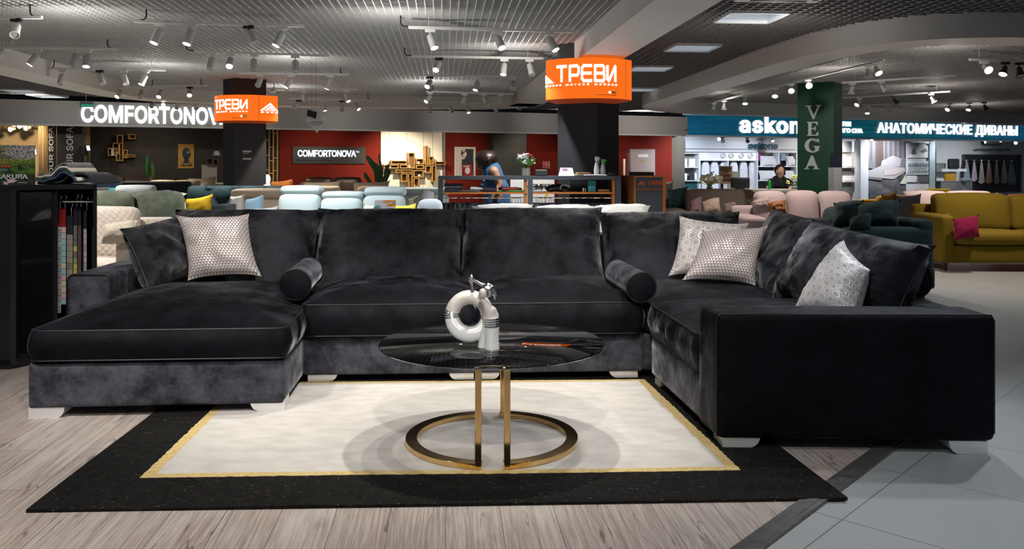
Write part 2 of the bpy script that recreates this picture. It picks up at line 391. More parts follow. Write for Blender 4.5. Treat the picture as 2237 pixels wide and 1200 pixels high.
# ================================================================ floor
AX = math.radians(4.5)
def floor_tile_mat():
    m, N, L = new_mat('grey_porcelain_tile'); b = N['Principled BSDF']; g = NG(m)
    t = N.new('ShaderNodeTexCoord'); mp = N.new('ShaderNodeMapping'); mp.inputs['Rotation'].default_value = (0, 0, math.radians(-47)); mp.inputs['Location'].default_value = (.11, .05, 0)
    L.new(t.outputs['Object'], mp.inputs[0]); br = N.new('ShaderNodeTexBrick'); L.new(mp.outputs[0], br.inputs[0])
    br.offset = 0; br.inputs['Scale'].default_value = 1; br.inputs['Brick Width'].default_value = .6; br.inputs['Row Height'].default_value = .6
    br.inputs['Mortar Size'].default_value = .0022; br.inputs['Mortar Smooth'].default_value = .2
    br.inputs['Color1'].default_value = (.36, .37, .375, 1); br.inputs['Color2'].default_value = (.33, .345, .35, 1); br.inputs['Mortar'].default_value = (.1, .1, .1, 1)
    nz = g.noise(3, 5); L.new(g.mix(g.rng(nz, .3, .7, 0, .15), br.outputs[0], (.28, .27, .26, 1)), b.inputs['Base Color'])
    b.inputs['Roughness'].default_value = .32; b.inputs['Specular IOR Level'].default_value = .4; return m
def floor_wood_mat():
    m, N, L = new_mat('washed_oak_laminate'); b = N['Principled BSDF']; g = NG(m)
    t = N.new('ShaderNodeTexCoord'); mp = N.new('ShaderNodeMapping'); mp.inputs['Rotation'].default_value = (0, 0, math.radians(90)-AX+math.radians(180))
    L.new(t.outputs['Object'], mp.inputs[0]); br = N.new('ShaderNodeTexBrick'); L.new(mp.outputs[0], br.inputs[0])
    br.offset = .37; br.inputs['Scale'].default_value = 1; br.inputs['Brick Width'].default_value = 1.25; br.inputs['Row Height'].default_value = .19
    br.inputs['Mortar Size'].default_value = .0017; br.inputs['Color1'].default_value = (.31, .255, .22, 1); br.inputs['Color2'].default_value = (.49, .44, .40, 1); br.inputs['Mortar'].default_value = (.10, .08, .07, 1)
    sx = N.new('ShaderNodeSeparateXYZ'); L.new(mp.outputs[0], sx.inputs[0])
    row = g.m('FLOOR', g.m('DIVIDE', sx.outputs[1], .19)); cx = N.new('ShaderNodeCombineXYZ')
    L.new(g.m('MULTIPLY_ADD', row, 3.7, sx.outputs[0]), cx.inputs[0]); L.new(sx.outputs[1], cx.inputs[1]); L.new(row, cx.inputs[2])
    g1 = g.noise(4, 10, vec=cx.outputs[0], stretch=(.45, 8, 1), rough=.72); g2 = g.noise(1.3, 6, vec=cx.outputs[0], stretch=(.9, 3.4, 1), rough=.6); g3 = g.noise(9, 10, vec=cx.outputs[0], stretch=(.35, 12, 1), rough=.75)
    c = g.mix(g.rng(g1, .42, .62, 0, .85), br.outputs[0], (.215, .175, .15, 1))
    c = g.mix(g.rng(g2, .44, .66, 0, .8), c, (.29, .215, .185, 1))
    c = g.mix(g.rng(g3, .44, .60, 0, .55), c, (.60, .54, .50, 1))
    g4 = g.noise(1.2, 5, vec=cx.outputs[0], stretch=(.5, 5.0, 1), rough=.5); crack = g.m('ABSOLUTE', g.m('SUBTRACT', g4, .56))
    c = g.mix(g.m('MULTIPLY', g.rng(crack, 0, .008, .8, 0), g.rng(g2, .44, .56, 0, 1)), c, (.075, .05, .04, 1))
    g5 = g.noise(2.0, 3, vec=cx.outputs[0], stretch=(1.3, 3, 1)); c = g.mix(g.rng(g5, .68, .76, 0, .75), c, (.15, .10, .08, 1))
    c = g.mix(g.m('MULTIPLY', br.outputs[1], .5), c, (.07, .055, .05, 1))
    L.new(c, b.inputs['Base Color']); b.inputs['Roughness'].default_value = .5; b.inputs['Specular IOR Level'].default_value = .3
    g.bump(g1, b, .12, .004); return m
mb = MB(); mb.box(-26, -6, -.1, 34, 46, 0); struct(mb.build('floor', floor_tile_mat(), smooth=False))
s0 = Vector((.754, 2.675, 0)); sd = Vector((.806, .905, 0)).normalized(); sn = Vector((-sd.y, sd.x, 0))
far = s0+sd*2.0; near = s0-sd*4.2; fl = far+sn*9
mb = MB(); mb.prism([(-12, near.y, .001), (near.x, near.y, .001), (far.x, far.y, .001), (fl.x, fl.y, .001), (-12, fl.y, .001)], (0, 0, .005)); struct(mb.build('floor', floor_wood_mat(), smooth=False))
mb = MB(); c = (near+far)/2; mb.obox(c+Vector((0, 0, .008)), sd, -sn, (0, 0, 1), (far-near).length, .075, .012)
mb.obox(c+Vector((0, 0, .014)), sd, -sn, (0, 0, 1), (far-near).length, .035, .004)
struct(mb.build('trim_1', mat('threshold_strip', (.16, .15, .145), rough=.4, metal=.5, var=.3, scale=30, stretch=(1, 1, 1)), bevel=.002))
# ================================================================ ceilings
ZC, ZB = 2.85, 2.6
left_edge = [(-6.2, 1.0), (-6.6, 8.5), (-6.9, 11.6), (-7.05, 13), (-7.22, 14.8), (-7.3, 16.3), (-7.0, 17.2), (-6.25, 17.8), (-5.3, 18.5), (-4.2, 18.85), (-3.0, 19.05), (-1.6, 19.3), (-.6, 19.3), (-.1, 18.8), (.13, 18.0)]
right_edge = [(.33, 16.4), (.55, 14), (.91, 10), (1.36, 5), (1.72, 1.0)]
main_poly = left_edge+right_edge
ask_edge = [(24, 31.2), (14, 26), (6.9, 22.6), (5.5, 22.1), (4.5, 21.5), (3.75, 20.8), (3.2, 20.0), (2.93, 19.2), (2.88, 18.6), (2.95, 17.4), (3.2, 14.6), (3.38, 12.2), (3.5, 11.2), (3.66, 10.3), (3.95, 9.6), (4.4, 9.15), (5.0, 8.98), (5.6, 9.0), (6.6, 9.2), (9, 9.9), (13, 11.5), (22, 15.5)]
ask_poly = ask_edge+[(27, 33.6), (12, 27)]
def grid_blades(mb, polys, ang, step, z, hgt, th, step2=None, th2=None):
    for k, (a, st, tk) in enumerate(((ang, step, th), (ang+math.pi/2, step2 or step, th2 or th))):
        d = Vector((math.cos(a), math.sin(a))); nn = Vector((-d.y, d.x))
        segs = [(Vector(p[i]), Vector(p[(i+1) % len(p)])) for p in polys for i in range(len(p))]
        lo = min(nn.dot(q) for q, _ in segs); hi = max(nn.dot(q) for q, _ in segs); t = lo+st*.5
        while t < hi:
            xs = []
            for p, q in segs:
                a0, a1 = nn.dot(p)-t, nn.dot(q)-t
                if (a0 < 0) != (a1 < 0): xs.append(d.dot(p+(q-p)*(a0/(a0-a1))))
            xs.sort()
            for i in range(0, len(xs)-1, 2):
                p = d*xs[i]+nn*t; q = d*xs[i+1]+nn*t; e = nn*tk/2; zz = z+k*.002
                A, B, Cc, D = p-e, q-e, q+e, p+e
                mb.add([(A.x, A.y, zz), (B.x, B.y, zz), (Cc.x, Cc.y, zz), (D.x, D.y, zz), (A.x, A.y, zz+hgt), (B.x, B.y, zz+hgt), (Cc.x, Cc.y, zz+hgt), (D.x, D.y, zz+hgt)],
                       [(3, 2, 1, 0), (0, 1, 5, 4), (2, 3, 7, 6)])
            t += st
bl = mat('ceiling_blade', (.50, .50, .49), rough=.55, spec=.3)
bl2 = mat('dark_ceiling_blade', (.22, .21, .21), rough=.4)
bl3 = mat('warm_ceiling_blade', (.42, .40, .38), rough=.5)
mb = MB(); grid_blades(mb, [main_poly], AX, .085, ZC, .04, .006, .085, .009); struct(mb.build('ceiling', bl, smooth=False))
outer = [(-22, 0), (24, 0), (24, 15), (22, 15.5), (30, 33), (-22, 16)]
mb = MB(); grid_blades(mb, [[(1.9, 1.0), (9, 1.0), (16, 8), (24, 12), (24, 16.2), (22, 15.5)]+ask_edge[::-1][1:]+[(1.0, 23.6), (.3, 23.3), (.8, 18), (1.1, 14), (1.45, 10)], [(-6.8, 1), (-7.2, 8.5), (-7.5, 13), (-7.8, 16), (-7.4, 17.6), (-5.5, 18.9), (-3, 19.5), (-.4, 19.8), (.3, 19.5), (.3, 23.2), (-14, 17.6), (-14, 1)]], AX, .12, ZC+.01, .05, .008); struct(mb.build('ceiling', bl2, smooth=False))
mb = MB(); grid_blades(mb, [ask_poly], AX, .11, ZC+.06, .05, .01); struct(mb.build('ceiling', bl3, smooth=False))
mb = MB(); mb.box(-26, -1, 3.3, 34, 40, 3.35); struct(mb.build('ceiling', mat('plenum_dark', (.05, .05, .055), rough=.9), smooth=False))
def bulkhead(name, pts, wdt, z0, z1, side):
    n = len(pts); P2 = [Vector((x, y)) for x, y in pts]; off = []
    for i in range(n):
        d = (P2[min(i+1, n-1)]-P2[max(i-1, 0)]).normalized(); off.append(P2[i]+Vector((-d.y, d.x))*wdt*side)
    mb = MB(); vs = []; fs = []
    for a, b in zip(P2, off): vs += [(a.x, a.y, z0), (b.x, b.y, z0), (b.x, b.y, z1), (a.x, a.y, z1)]
    for i in range(n-1):
        k = 4*i
        for j in range(4): fs.append((k+j, k+(j+1) % 4, k+4+(j+1) % 4, k+4+j))
    fs += [(0, 1, 2, 3), (4*n-1, 4*n-2, 4*n-3, 4*n-4)]
    mb.add(vs, fs); return struct(mb.build(name, M['gyp'], ang=30))
def smooth_pts(p, it=2):
    for _ in range(it):
        q = [p[0]]
        for a, b in zip(p, p[1:]): q += [(a[0]*.75+b[0]*.25, a[1]*.75+b[1]*.25), (a[0]*.25+b[0]*.75, a[1]*.25+b[1]*.75)]
        p = q+[p[-1]]
    return p
bulkhead('ceiling_soffit', smooth_pts(left_edge), .6, ZB, 3.25, 1)
bulkhead('ceiling_beam', right_edge[::-1]+[(.13, 18.0), (-.1, 18.8)], .56, ZB, 3.25, -1)
bulkhead('ceiling_soffit', smooth_pts(ask_edge), .55, ZB, 3.25, 1)
# recessed mirrored fluorescent panels in the dark ceiling
flu = mat('mirror_louvre', (.75, .8, .85), rough=.15, metal=1, bump=1.0, scale=18, emit=(.7, .85, 1), es=.22)
for (px, py, hw, dpt), wh in zip(((1640, 38, .62, .6), (1512, 105, .62, .6), (1420, 150, .62, .62), (1400, 196, .62, .62), (48, 199, .6, .7), (104, 210, .6, .7)), ('nearest the front of the dark grid ceiling', 'second from the front beside the white beam', 'third from the front just right of the pillar', 'fourth from the front behind the orange sign', 'at the far left beyond the curved soffit', 'second at the far left above the grey fascia')):
    Y = YZ(py, ZC); c = P(px, py, Y); t = thing('ceiling_light', 'mirrored recessed ceiling light panel '+wh, 'ceiling light', c, AX, 'recessed ceiling light panels')
    mb = MB(); u = Vector((math.cos(AX), math.sin(AX), 0)); v = Vector((-u.y, u.x, 0))
    mb.obox(c+Vector((0, 0, .02)), u, v, (0, 0, 1), hw, dpt, .03); mb.build('louvre', flu, t, smooth=False)
    mb = MB()
    for q in (-1, 1):
        mb.obox(c+u*hw/2*q+Vector((0, 0, .01)), u, v, (0, 0, 1), .02, dpt+.02, .05); mb.obox(c+v*dpt/2*q+Vector((0, 0, .01)), u, v, (0, 0, 1), hw+.02, .02, .05)
    mb.build('frame', M['whitemetal'], t, smooth=False)
# air-conditioning cassette at the top of the picture
c = P(1705, 2, YZ(2, ZC-.03)); t = thing('air_conditioner_cassette', 'white ceiling cassette air conditioner with slotted grille in dark ceiling', 'air conditioner', c, AX)
u = Vector((math.cos(AX), math.sin(AX), 0)); v = Vector((-u.y, u.x, 0)); cc = c+v*(-.28)
mb = MB(); mb.obox(cc+Vector((0, 0, .03)), u, v, (0, 0, 1), .84, .84, .04); mb.build('panel', mat('cassette_plastic', (.5, .47, .45), rough=.4), t, bevel=.01)
mb = MB(); mb.obox(cc+Vector((0, 0, .008)), u, v, (0, 0, 1), .5, .5, .02); mb.build('grille', mat('grille_grey', (.3, .28, .27), rough=.5), t, bevel=.01)
for q in (-1, 1):
    mb = MB(); mb.obox(cc+v*.34*q+Vector((0, 0, .008)), u, v, (0, 0, 1), .55, .05, .01); mb.build('vent_slot', M['black'], t, smooth=False)
    mb = MB(); mb.obox(cc+u*.34*q+Vector((0, 0, .008)), u, v, (0, 0, 1), .05, .55, .01); mb.build('vent_slot', M['black'], t, smooth=False)
# ================================================================ columns
def column(name, px0, px1, edge, Y, ztop, m1, dep=.8):
    a = P(px0, 370, Y); b = P(px1, 370, Y)
    e = P(edge, 370, Y-.0)
    # footprint: front face from px0 to edge, right face from edge to px1 (turned square pillar)
    A = Vector((a.x, Y+.28, 0)); E = Vector((e.x, Y, 0)); Bp = Vector((b.x, Y+.3, 0)); D = A+Bp-E
    mb = MB(); mb.hexa([A, E, Bp, D], [p+Vector((0, 0, ztop)) for p in (A, E, Bp, D)]); return struct(mb.build(name, m1, smooth=False)), (A, E, Bp, D)
column('column', 1221, 1358, 1304, 10.9, 3.2, M['anth'])
column('column', 476, 571, 512, 15.3, 3.2, M['anth'])
mg = mat('green_pillar', (.004, .07, .028), rough=.45, var=.15, scale=2); mg2 = mat('green_pillar_side', (.012, .095, .06), rough=.5)
gE = Vector((P(1821, 0, 16.5).x, 16.5, 0)); gR = Vector((P(1840, 0, 17.15).x, 17.15, 0)); gd = Vector((-(gR-gE).y, (gR-gE).x, 0)).normalized()
_k = (1742-CX)/F; _t = (_k*gE.y-gE.x)/(gd.x-_k*gd.y); gA = gE+gd*_t
mb = MB(); mb.hexa([gA, gE, gR, gA+gR-gE], [p+Vector((0, 0, 2.98)) for p in (gA, gE, gR, gA+gR-gE)]); struct(mb.build('column', mg, smooth=False))
def GP(px, py):      # point on the pillar's front face
    k = (px-CX)/F; t = (k*gE.y-gE.x)/(gd.x-k*gd.y); p = gE+gd*t; return P(px, py, p.y)
gN = Vector((gd.y, -gd.x, 0))
if gN.y > 0: gN = -gN
# serif letters on the green pillar
GL = {'V': [[(0, 1), (.38, 1), (.38, .95), (.28, .93), (.54, .25), (.78, .93), (.66, .95), (.66, 1), (1, 1), (1, .95), (.9, .93), (.53, 0), (.46, 0), (.12, .93), (0, .95)]],
      'E': [[(0, 0), (0, .05), (.12, .07), (.12, .93), (0, .95), (0, 1), (.9, 1), (.92, .76), (.86, .76), (.74, .93), (.38, .93), (.38, .55), (.62, .55), (.68, .66), (.74, .66), (.74, .38), (.68, .38), (.62, .48), (.38, .48), (.38, .07), (.78, .07), (.92, .26), (1, .26), (.96, 0)]],
      'A': [[(0, 0), (0, .05), (.1, .07), (.45, 1), (.56, 1), (.88, .07), (1, .05), (1, 0), (.58, 0), (.58, .05), (.68, .07), (.63, .25), (.28, .25), (.22, .07), (.32, .05), (.32, 0)]]}
garc = [(.5+.5*math.cos(a), .5+.5*math.sin(a)) for a in [math.radians(48+i*(312-42)/22) for i in range(23)]]
garc_in = [(.54+.27*math.cos(a), .5+.4*math.sin(a)) for a in [math.radians(52+i*(306-52)/22) for i in range(23)]]
GL['G'] = [[(.9, .98), (.95, .7), (.9, .7)]+garc+[(.92, .1), (.92, .38), (1, .42), (1, .46), (.56, .46), (.56, .42), (.68, .38), (.68, .14)]+garc_in[::-1]]
steel = mat('brushed_steel_letter', (.7, .72, .74), rough=.4, metal=.35)
for ch, y0, y1, x0, x1 in (('V', 231, 261, 1761, 1795), ('E', 267, 297, 1764, 1789), ('G', 303, 334, 1759, 1793), ('A', 340, 370, 1758, 1792)):
    o = GP(x0, y1); u = GP(x1, y1)-o; u.z = 0; v = GP(x0, y0)-o; v.x = v.y = 0; mb = MB()
    for pl in GL[ch]: mb.prism([o+u*a+v*b+gN*.05 for a, b in pl], -gN*.048)
    ob = mb.build('sign_letter', steel, smooth=False)
    tag(ob, 'steel serif letter %s mounted on the green pillar' % ch, 'letter', 'steel letters on the green pillar')
# ================================================================ shop fronts on the diagonal line
def wquad(px0, px1, z0, z1, off, th, mb):
    a = W(px0, 370, off); b = W(px1, 370, off); t = -WN*th
    A = Vector((a.x, a.y, z0)); B = Vector((b.x, b.y, z0)); return mb.hexa([A, B, B+t, A+t], [p+Vector((0, 0, z1-z0)) for p in (A, B, B+t, A+t)])
def wrect(mb, px0, py0, px1, py1, off, th=.03):      # picture-like panel on a wall parallel to the fronts
    mid = W((px0+px1)/2, 370, off).y; return wquad(px0, px1, H-(py1-HY)*mid/F, H-(py0-HY)*mid/F, off, th, mb)
def wz(px, py, off): return W(px, py, off).z
fas = mat('grey_fascia', (.27, .25, .235), rough=.5, var=.03)
fas2 = mat('light_fascia', (.42, .41, .40), rough=.5)
mb = MB(); wquad(-120, 1502, 2.29, 2.86, 0, .2, mb); fo = struct(mb.build('wall_fascia', fas, smooth=False))
mb = MB(); wquad(-120, 1502, 2.25, 2.29, 0, .22, mb); struct(mb.build('trim_2', fas2, smooth=False))
def teal_mat():
    m, N, L = new_mat('teal_wave_panel'); b = N['Principled BSDF']; g = NG(m); n = g.noise(1.2, 5, stretch=(.5, .5, 9)); n2 = g.noise(.5, 2)
    c = g.mix(g.rng(n, .38, .62, 0, 1), (.002, .05, .085, 1), (.006, .12, .16, 1)); c = g.mix(g.rng(n2, .4, .65, 0, .6), c, (.004, .085, .2, 1))
    L.new(c, b.inputs['Base Color']); L.new(c, b.inputs['Emission Color']); b.inputs['Emission Strength'].default_value = .55; b.inputs['Roughness'].default_value = .3; return m
mb = MB(); wquad(1505, 2400, 2.29, 2.93, -.02, .2, mb); tag(mb.build('fascia_sign', teal_mat(), smooth=False), 'long teal illuminated fascia board with wave pattern over the right-hand shop', 'sign board')
mb = MB(); wquad(1500, 2400, 2.93, 2.99, -.02, .24, mb); struct(mb.build('trim_3', M['white'], smooth=False))
mb = MB(); wquad(1500, 2400, 2.25, 2.29, -.02, .24, mb); struct(mb.build('trim_4', M['white'], smooth=False))
def wtext(name, s, px0, py0, px1, py1, off, m, bold, label, depth=.06, space=1.0, cat='sign'):
    a = W(px0, py1, off); b = W(px1, py1, off); mid = W((px0+px1)/2, 370, off).y; hgt = (py1-py0)*mid/F; zz = H-(py1-HY)*mid/F
    o = Vector((a.x, a.y, zz)); u = Vector((b.x-a.x, b.y-a.y, 0)); mb = MB(); text_mesh(mb, s, o+WN*.005, u, (0, 0, hgt), WN*depth, bold, space)
    ob = mb.build(name, m, smooth=False)
    return tag(ob, label, cat) if label else ob
wtext('fascia_lettering', 'COMFORTONOVA', 177, 232, 506, 271, 0, M['signwhite2'], .03, 'large white glowing capitals across the grey fascia at left', space=1.0)
wtext('fascia_lettering', 'askona', 1614, 256, 1773, 292, -.02, M['signwhite'], .03, 'large white lowercase name glowing on the teal fascia', space=1.08)
wtext('fascia_lettering', 'АНАТОМИЧЕСКИЕ ДИВАНЫ', 1915, 271, 2221, 298, -.02, M['signwhite'], .02, 'white glowing two-word line on teal fascia right of green pillar', space=1.04)
wtext('fascia_lettering', 'ТЕРРИТОРИЯ', 1796, 265, 1857, 276, -.02, M['signwhite'], .03, 'small upper white words on teal fascia partly behind green pillar')
wtext('fascia_lettering', 'ЗДОРОВОГО СНА', 1786, 280, 1883, 292, -.02, M['signwhite'], .03, 'small lower white words on teal fascia beside green pillar')
# back walls of the shops
OFF = 3.4
def wall(name, px0, px1, m, off=OFF, z1=3.0, z0=0): 
    mb = MB(); wquad(px0, px1, z0, z1, off, .1, mb); return struct(mb.build(name, m, smooth=False))
cream = mat('cream_panel', (.78, .72, .60), rough=.45)
wall('wall_brown', 186, 612, mat('dark_brown_wall', (.05, .042, .036), rough=.7))
wall('wall_amber', -160, 187, mat('amber_wall', (.62, .48, .31), rough=.6, var=.12, scale=1.5))
wall('wall_red', 606, 833, M['red']); wall('wall_cream', 832, 969, cream, OFF-.05); wall('wall_red', 967, 1482, M['red'])
mb = MB()
for px in (851, 888, 924, 945): wrect(mb, px, 287, px+.8, 470, OFF-.06, .01)
struct(mb.build('trim_5', mat('panel_joint', (.35, .3, .24)), smooth=False))
mb = MB(); wquad(1078, 1150, 0, 3, OFF-.5, .5, mb); struct(mb.build('column', mat('dark_grey_pillar', (.055, .053, .05), rough=.6, var=.2, scale=2), smooth=False))
mb = MB(); wquad(967, 973, 0, 3, OFF-.1, .12, mb); struct(mb.build('trim_6', mat('grey_jamb', (.15, .13, .12)), smooth=False))
mb = MB(); wquad(1481, 1496, 0, 2.3, 0, .35, mb); struct(mb.build('column', M['white'], smooth=False))
mb = MB(); wquad(1362, 1366, 0, 1.55, OFF-1, .05, mb); struct(mb.build('trim_7', mat('cream_post', (.8, .7, .55)), smooth=False))
lg = mat('pale_grey_wall', (.55, .57, .62), rough=.6)
wall('wall_right', 1494, 1900, lg, 4.2); wall('wall_right', 2040, 2420, mat('white_wall', (.72, .73, .75), rough=.6), 4.2)
mb = MB(); wquad(1880, 1897, 0, 2.3, 1.8, .3, mb); struct(mb.build('column', lg, smooth=False))
mb = MB(); wquad(1496, 2400, 2.42, 2.46, 0, 4.4, mb); struct(mb.build('ceiling', mat('dark_shop_ceiling', (.1, .1, .11)), smooth=False))
mb = MB(); wquad(-140, 1480, 2.5, 2.54, .2, 3.4, mb); struct(mb.build('ceiling', mat('brown_shop_ceiling', (.12, .1, .09)), smooth=False))
# lights in the shops and along the hall
for px, py, off, en, col, dg in ((330, 300, 1.2, 60, WARM, 110), (60, 290, 1.0, 300, (1, .75, .42), 130), (720, 300, 1.0, 215, WARM, 110), (900, 300, 1.4, 700, (1, .88, .68), 100), (1030, 300, 1.2, 150, WARM, 110), (1200, 300, 1.2, 120, WARM, 110), (1420, 300, 1.2, 130, NEUT, 110),
    (1560, 300, 1.5, 700, (.82, .9, 1), 120), (1700, 300, 1.8, 420, (.9, .93, 1), 110), (1850, 300, 1.5, 500, NEUT, 110), (1980, 290, .6, 700, (.9, .93, 1), 120), (2105, 300, .7, 330, (.9, .95, 1), 120), (2222, 300, .9, 330, (.9, .95, 1), 120)):
    p = W(px, 330, off); spot((p.x, p.y, 2.38), (p.x-WN.x*1.6, p.y-WN.y*1.6, 1.0), en*.55, dg, .8, col)
for x, y, en, col in ((-5.0, 8.2, 420, NEUT), (-3.6, 6.4, 170, NEUT), (.9, 7.3, 150, NEUT), (.2, 10.6, 160, NEUT), (-7.2, 13.5, 260, NEUT), (-4.2, 12, 330, NEUT), (-2.2, 9.0, 165, COOL), (-1.5, 13, 330, NEUT), (.2, 9.2, 200, COOL), (1.5, 13.5, 120, NEUT), (3.1, 9.6, 130, (1, .88, .82)), (-2.9, 9.6, 120, NEUT), (8.2, 14.8, 220, NEUT), (-7.6, 16.2, 260, WARM), (-6.2, 19.5, 200, WARM), (-4.2, 18.6, 260, WARM), (-9.5, 17.5, 140, NEUT), (5.7, 17.3, 130, NEUT), (-3.9, 15.2, 200, WARM), (5.6, 9.4, 150, WARM), (5.2, 14, 220, NEUT), (8.0, 13, 170, NEUT), (-8, 17, 160, WARM), (2.2, 18, 160, NEUT), (9.5, 20, 250, NEUT)):
    spot((x, y, 2.55), (x, y-.05, 0), en*1.5, 105, .8, col)

# added fill: unseen uplights for the ceiling, spots for pillar, counter and fascia
def ceiling_fill(x, y, z, en, col=NEUT):
    l = bpy.data.lights.new('fill_uplight', 'AREA'); l.energy = en*.42; l.color = col; l.shape = 'DISK'; l.size = .12  # unseen upward disk added to brighten the ceiling
    o = bpy.data.objects.new('fill_uplight', l); COL.objects.link(o); o.location = (x, y, z+.05); o.rotation_euler = (math.pi, 0, 0)
spot((4.7, 13.6, 2.7), (6.0, 16.7, 1.7), 110, 40, .8)  # added spot to brighten the letters on the green pillar
spot((13.6, 25.5, 2.6), (15.8, 30, .9), 260, 60, .8)  # added spot to brighten the grey counter
for x, y, z, en in ((-4.5, 8.5, 2.3, 26), (-1.2, 8.6, 2.3, 26), (0, 11, 2.3, 26), (-3.2, 12.2, 2.3, 26), (-5.5, 13, 2.3, 24), (-1.5, 15.5, 2.3, 26), (-4.5, 16.5, 2.3, 24), (.4, 5.2, 2.3, 14), (-3.5, 5.5, 2.3, 14), (2.8, 9, 2.2, 16), (5.5, 14, 2.3, 26), (8.5, 17, 2.3, 26), (4.5, 18.5, 2.3, 22), (12, 22, 2.3, 30), (6, 11.5, 2.3, 16), (-11, 14, 2.2, 24)): ceiling_fill(x, y, z, en)
for px, e in ((60, 90), (300, 110), (560, 90), (800, 110), (1050, 110), (1250, 120), (1400, 230), (1470, 150)):
    p = W(px, 330, -2.6); spot((p.x, p.y, 2.6), W(px, 250, 0), e*.62, 100, .9, NEUT)  # added spots to brighten the grey fascia
# ================================================================ rug
def rug_mat(name, col, col2, scale, st, rough=.95, sp=0):
    m, N, L = new_mat(name); b = N['Principled BSDF']; g = NG(m)
    a = g.noise(scale, 6, stretch=st); c = g.mix(g.rng(a, .35, .68, 0, 1), c4(col), c4(col2))
    if sp:
        s = g.noise(160, 2, stretch=(.35, 1.6, 1)); c = g.mix(g.rng(s, .70, .76, 0, .75), c, (.5, .47, .43, 1))
    L.new(c, b.inputs['Base Color']); b.inputs['Roughness'].default_value = rough; b.inputs['Specular IOR Level'].default_value = .1
    x = N.new('ShaderNodeTexWave'); x.inputs['Scale'].default_value = 28; x.bands_direction = 'Y'; x.inputs['Distortion'].default_value = 2.5; x.inputs['Detail Scale'].default_value = 3
    t = N.new('ShaderNodeTexCoord'); L.new(t.outputs['Object'], x.inputs[0]); n2 = g.noise(240, 3)
    g.bump(g.m('ADD', g.m('MULTIPLY', x.outputs[1], .6), n2), b, .35, .004); return m
A0, B0 = Vector((-1.687, 2.94)), Vector((1.209, 3.05)); D0 = Vector((-1.79, 4.98)); C0 = Vector((.98, 5.06))
def rq(a, b): return ((A0*(1-a)+B0*a)*(1-b)+(D0*(1-a)+C0*a)*b)
rug = thing('area_rug', 'black rug with cream centre framed by gold band, lying under the table', 'rug', (-.3, 4, .006))
def ring_mesh(mb, o, i, z0, z1, jag=0, n=110):   # o, i = (a0, b0, a1, b1) in rug fractions; i None = filled
    def loop(r):
        a0, b0, a1, b1 = r; P4 = [(a0, b0), (a1, b0), (a1, b1), (a0, b1)]; out = []
        for k in range(4):
            p, q = P4[k], P4[(k+1) % 4]
            for j in range(n):
                t = j/n; v = rq(p[0]+(q[0]-p[0])*t, p[1]+(q[1]-p[1])*t); out.append(v)
        if jag: out = [v+Vector((mnoise.noise(Vector((v.x*40, v.y*40, r[0]))), mnoise.noise(Vector((v.x*40, v.y*40, 5)))))*jag for v in out]
        return out
    O = loop(o); m = len(O); hz = lambda v: z1+.003*mnoise.noise(Vector((v.x*2, v.y*2, 0)))
    vs = [(v.x, v.y, z0) for v in O]+[(v.x, v.y, hz(v)) for v in O]; fs = [(k, (k+1) % m, m+(k+1) % m, m+k) for k in range(m)]
    if i:
        I = loop(i); vs += [(v.x, v.y, hz(v)) for v in I]; fs += [(m+k, m+(k+1) % m, 2*m+(k+1) % m, 2*m+k) for k in range(m)]
    else: fs.append(tuple(range(m, 2*m)))
    mb.add(vs, fs)
wa, wb = .098, .145; ga, gb = .014, .018
mb = MB(); ring_mesh(mb, (0, 0, 1, 1), (wa, wb, 1-wa, 1-wb), .006, .017); mb.build('border', rug_mat('black_pile', (.007, .0065, .006), (.013, .012, .011), 40, (1, 1, 1), sp=1), rug)
mb = MB(); ring_mesh(mb, (wa-.002, wb-.002, 1-wa+.002, 1-wb+.002), (wa+ga, wb+gb, 1-wa-ga, 1-wb-gb), .008, .0185, .006); mb.build('gold_band', rug_mat('gold_pile', (.46, .33, .13), (.58, .45, .22), 60, (1, 1, 1)), rug)
mb = MB(); ring_mesh(mb, (wa+ga-.001, wb+gb-.001, 1-wa-ga+.001, 1-wb-gb+.001), None, .008, .0182, .004); mb.build('field', rug_mat('cream_pile', (.53, .50, .465), (.44, .41, .38), 5, (1.5, 3, 1)), rug)
# ================================================================ sectional sofa
sofa = thing('sectional_sofa', 'large U-shaped black velvet sectional sofa with chaise, chrome feet, filling the foreground', 'sofa', (-.3, 5.0, 0))
VV = Vector((-math.sin(AX), math.cos(AX), 0)); UU = Vector((math.cos(AX), math.sin(AX), 0))
def quadbox(name, q, z0, z1, m, r=.02, n=6, sofa=sofa):
    """softly rounded upholstered block on a four-sided footprint (front-left, front-right, back-right, back-left)"""
    mb = MB(); a, b, c, d = [Vector((p[0], p[1], 0)) for p in q]
    w_ = (b-a).length; dd = (d-a).length; t = MB(); t.rbox(0, 0, 0, w_, dd, z1-z0, r, n)
    vs = []
    for v in t.v:
        u, k = v.x/w_, v.y/dd; p = (a*(1-u)+b*u)*(1-k)+(d*(1-u)+c*u)*k; vs.append(Vector((p.x, p.y, z0+v.z)))
    mb.add(vs, t.f); return mb.build(name, m, sofa)
def pipe(pts, r, parent, closed=True):
    mb = MB(); mb.tube(pts, r, 6, closed=closed); return mb.build('piping', M['piping'], parent)
# chaise
cA = Vector((-2.315, 4.045, 0)); cB = Vector((-1.112, 4.13, 0)); cC = cB+VV*1.85; cD = cA+VV*1.85
quadbox('base', (cA, cB, cC, cD), .055, .272, M['velvet_lit'], .018)
mb = MB(); mb.mattress((cA+UU*.01-VV*.015, cB-VV*.02+UU*.012, cB+VV*1.42+UU*.0, cA+VV*1.42+UU*.01), .285, .428, .115, .022, .05, 18, .004, 7, 2.2, 3)
sc = mb.build('seat_cushion', M['velvet'], sofa); pipe(mb.seam_top, .0038, sc); pipe(mb.seam_bot, .0038, sc)
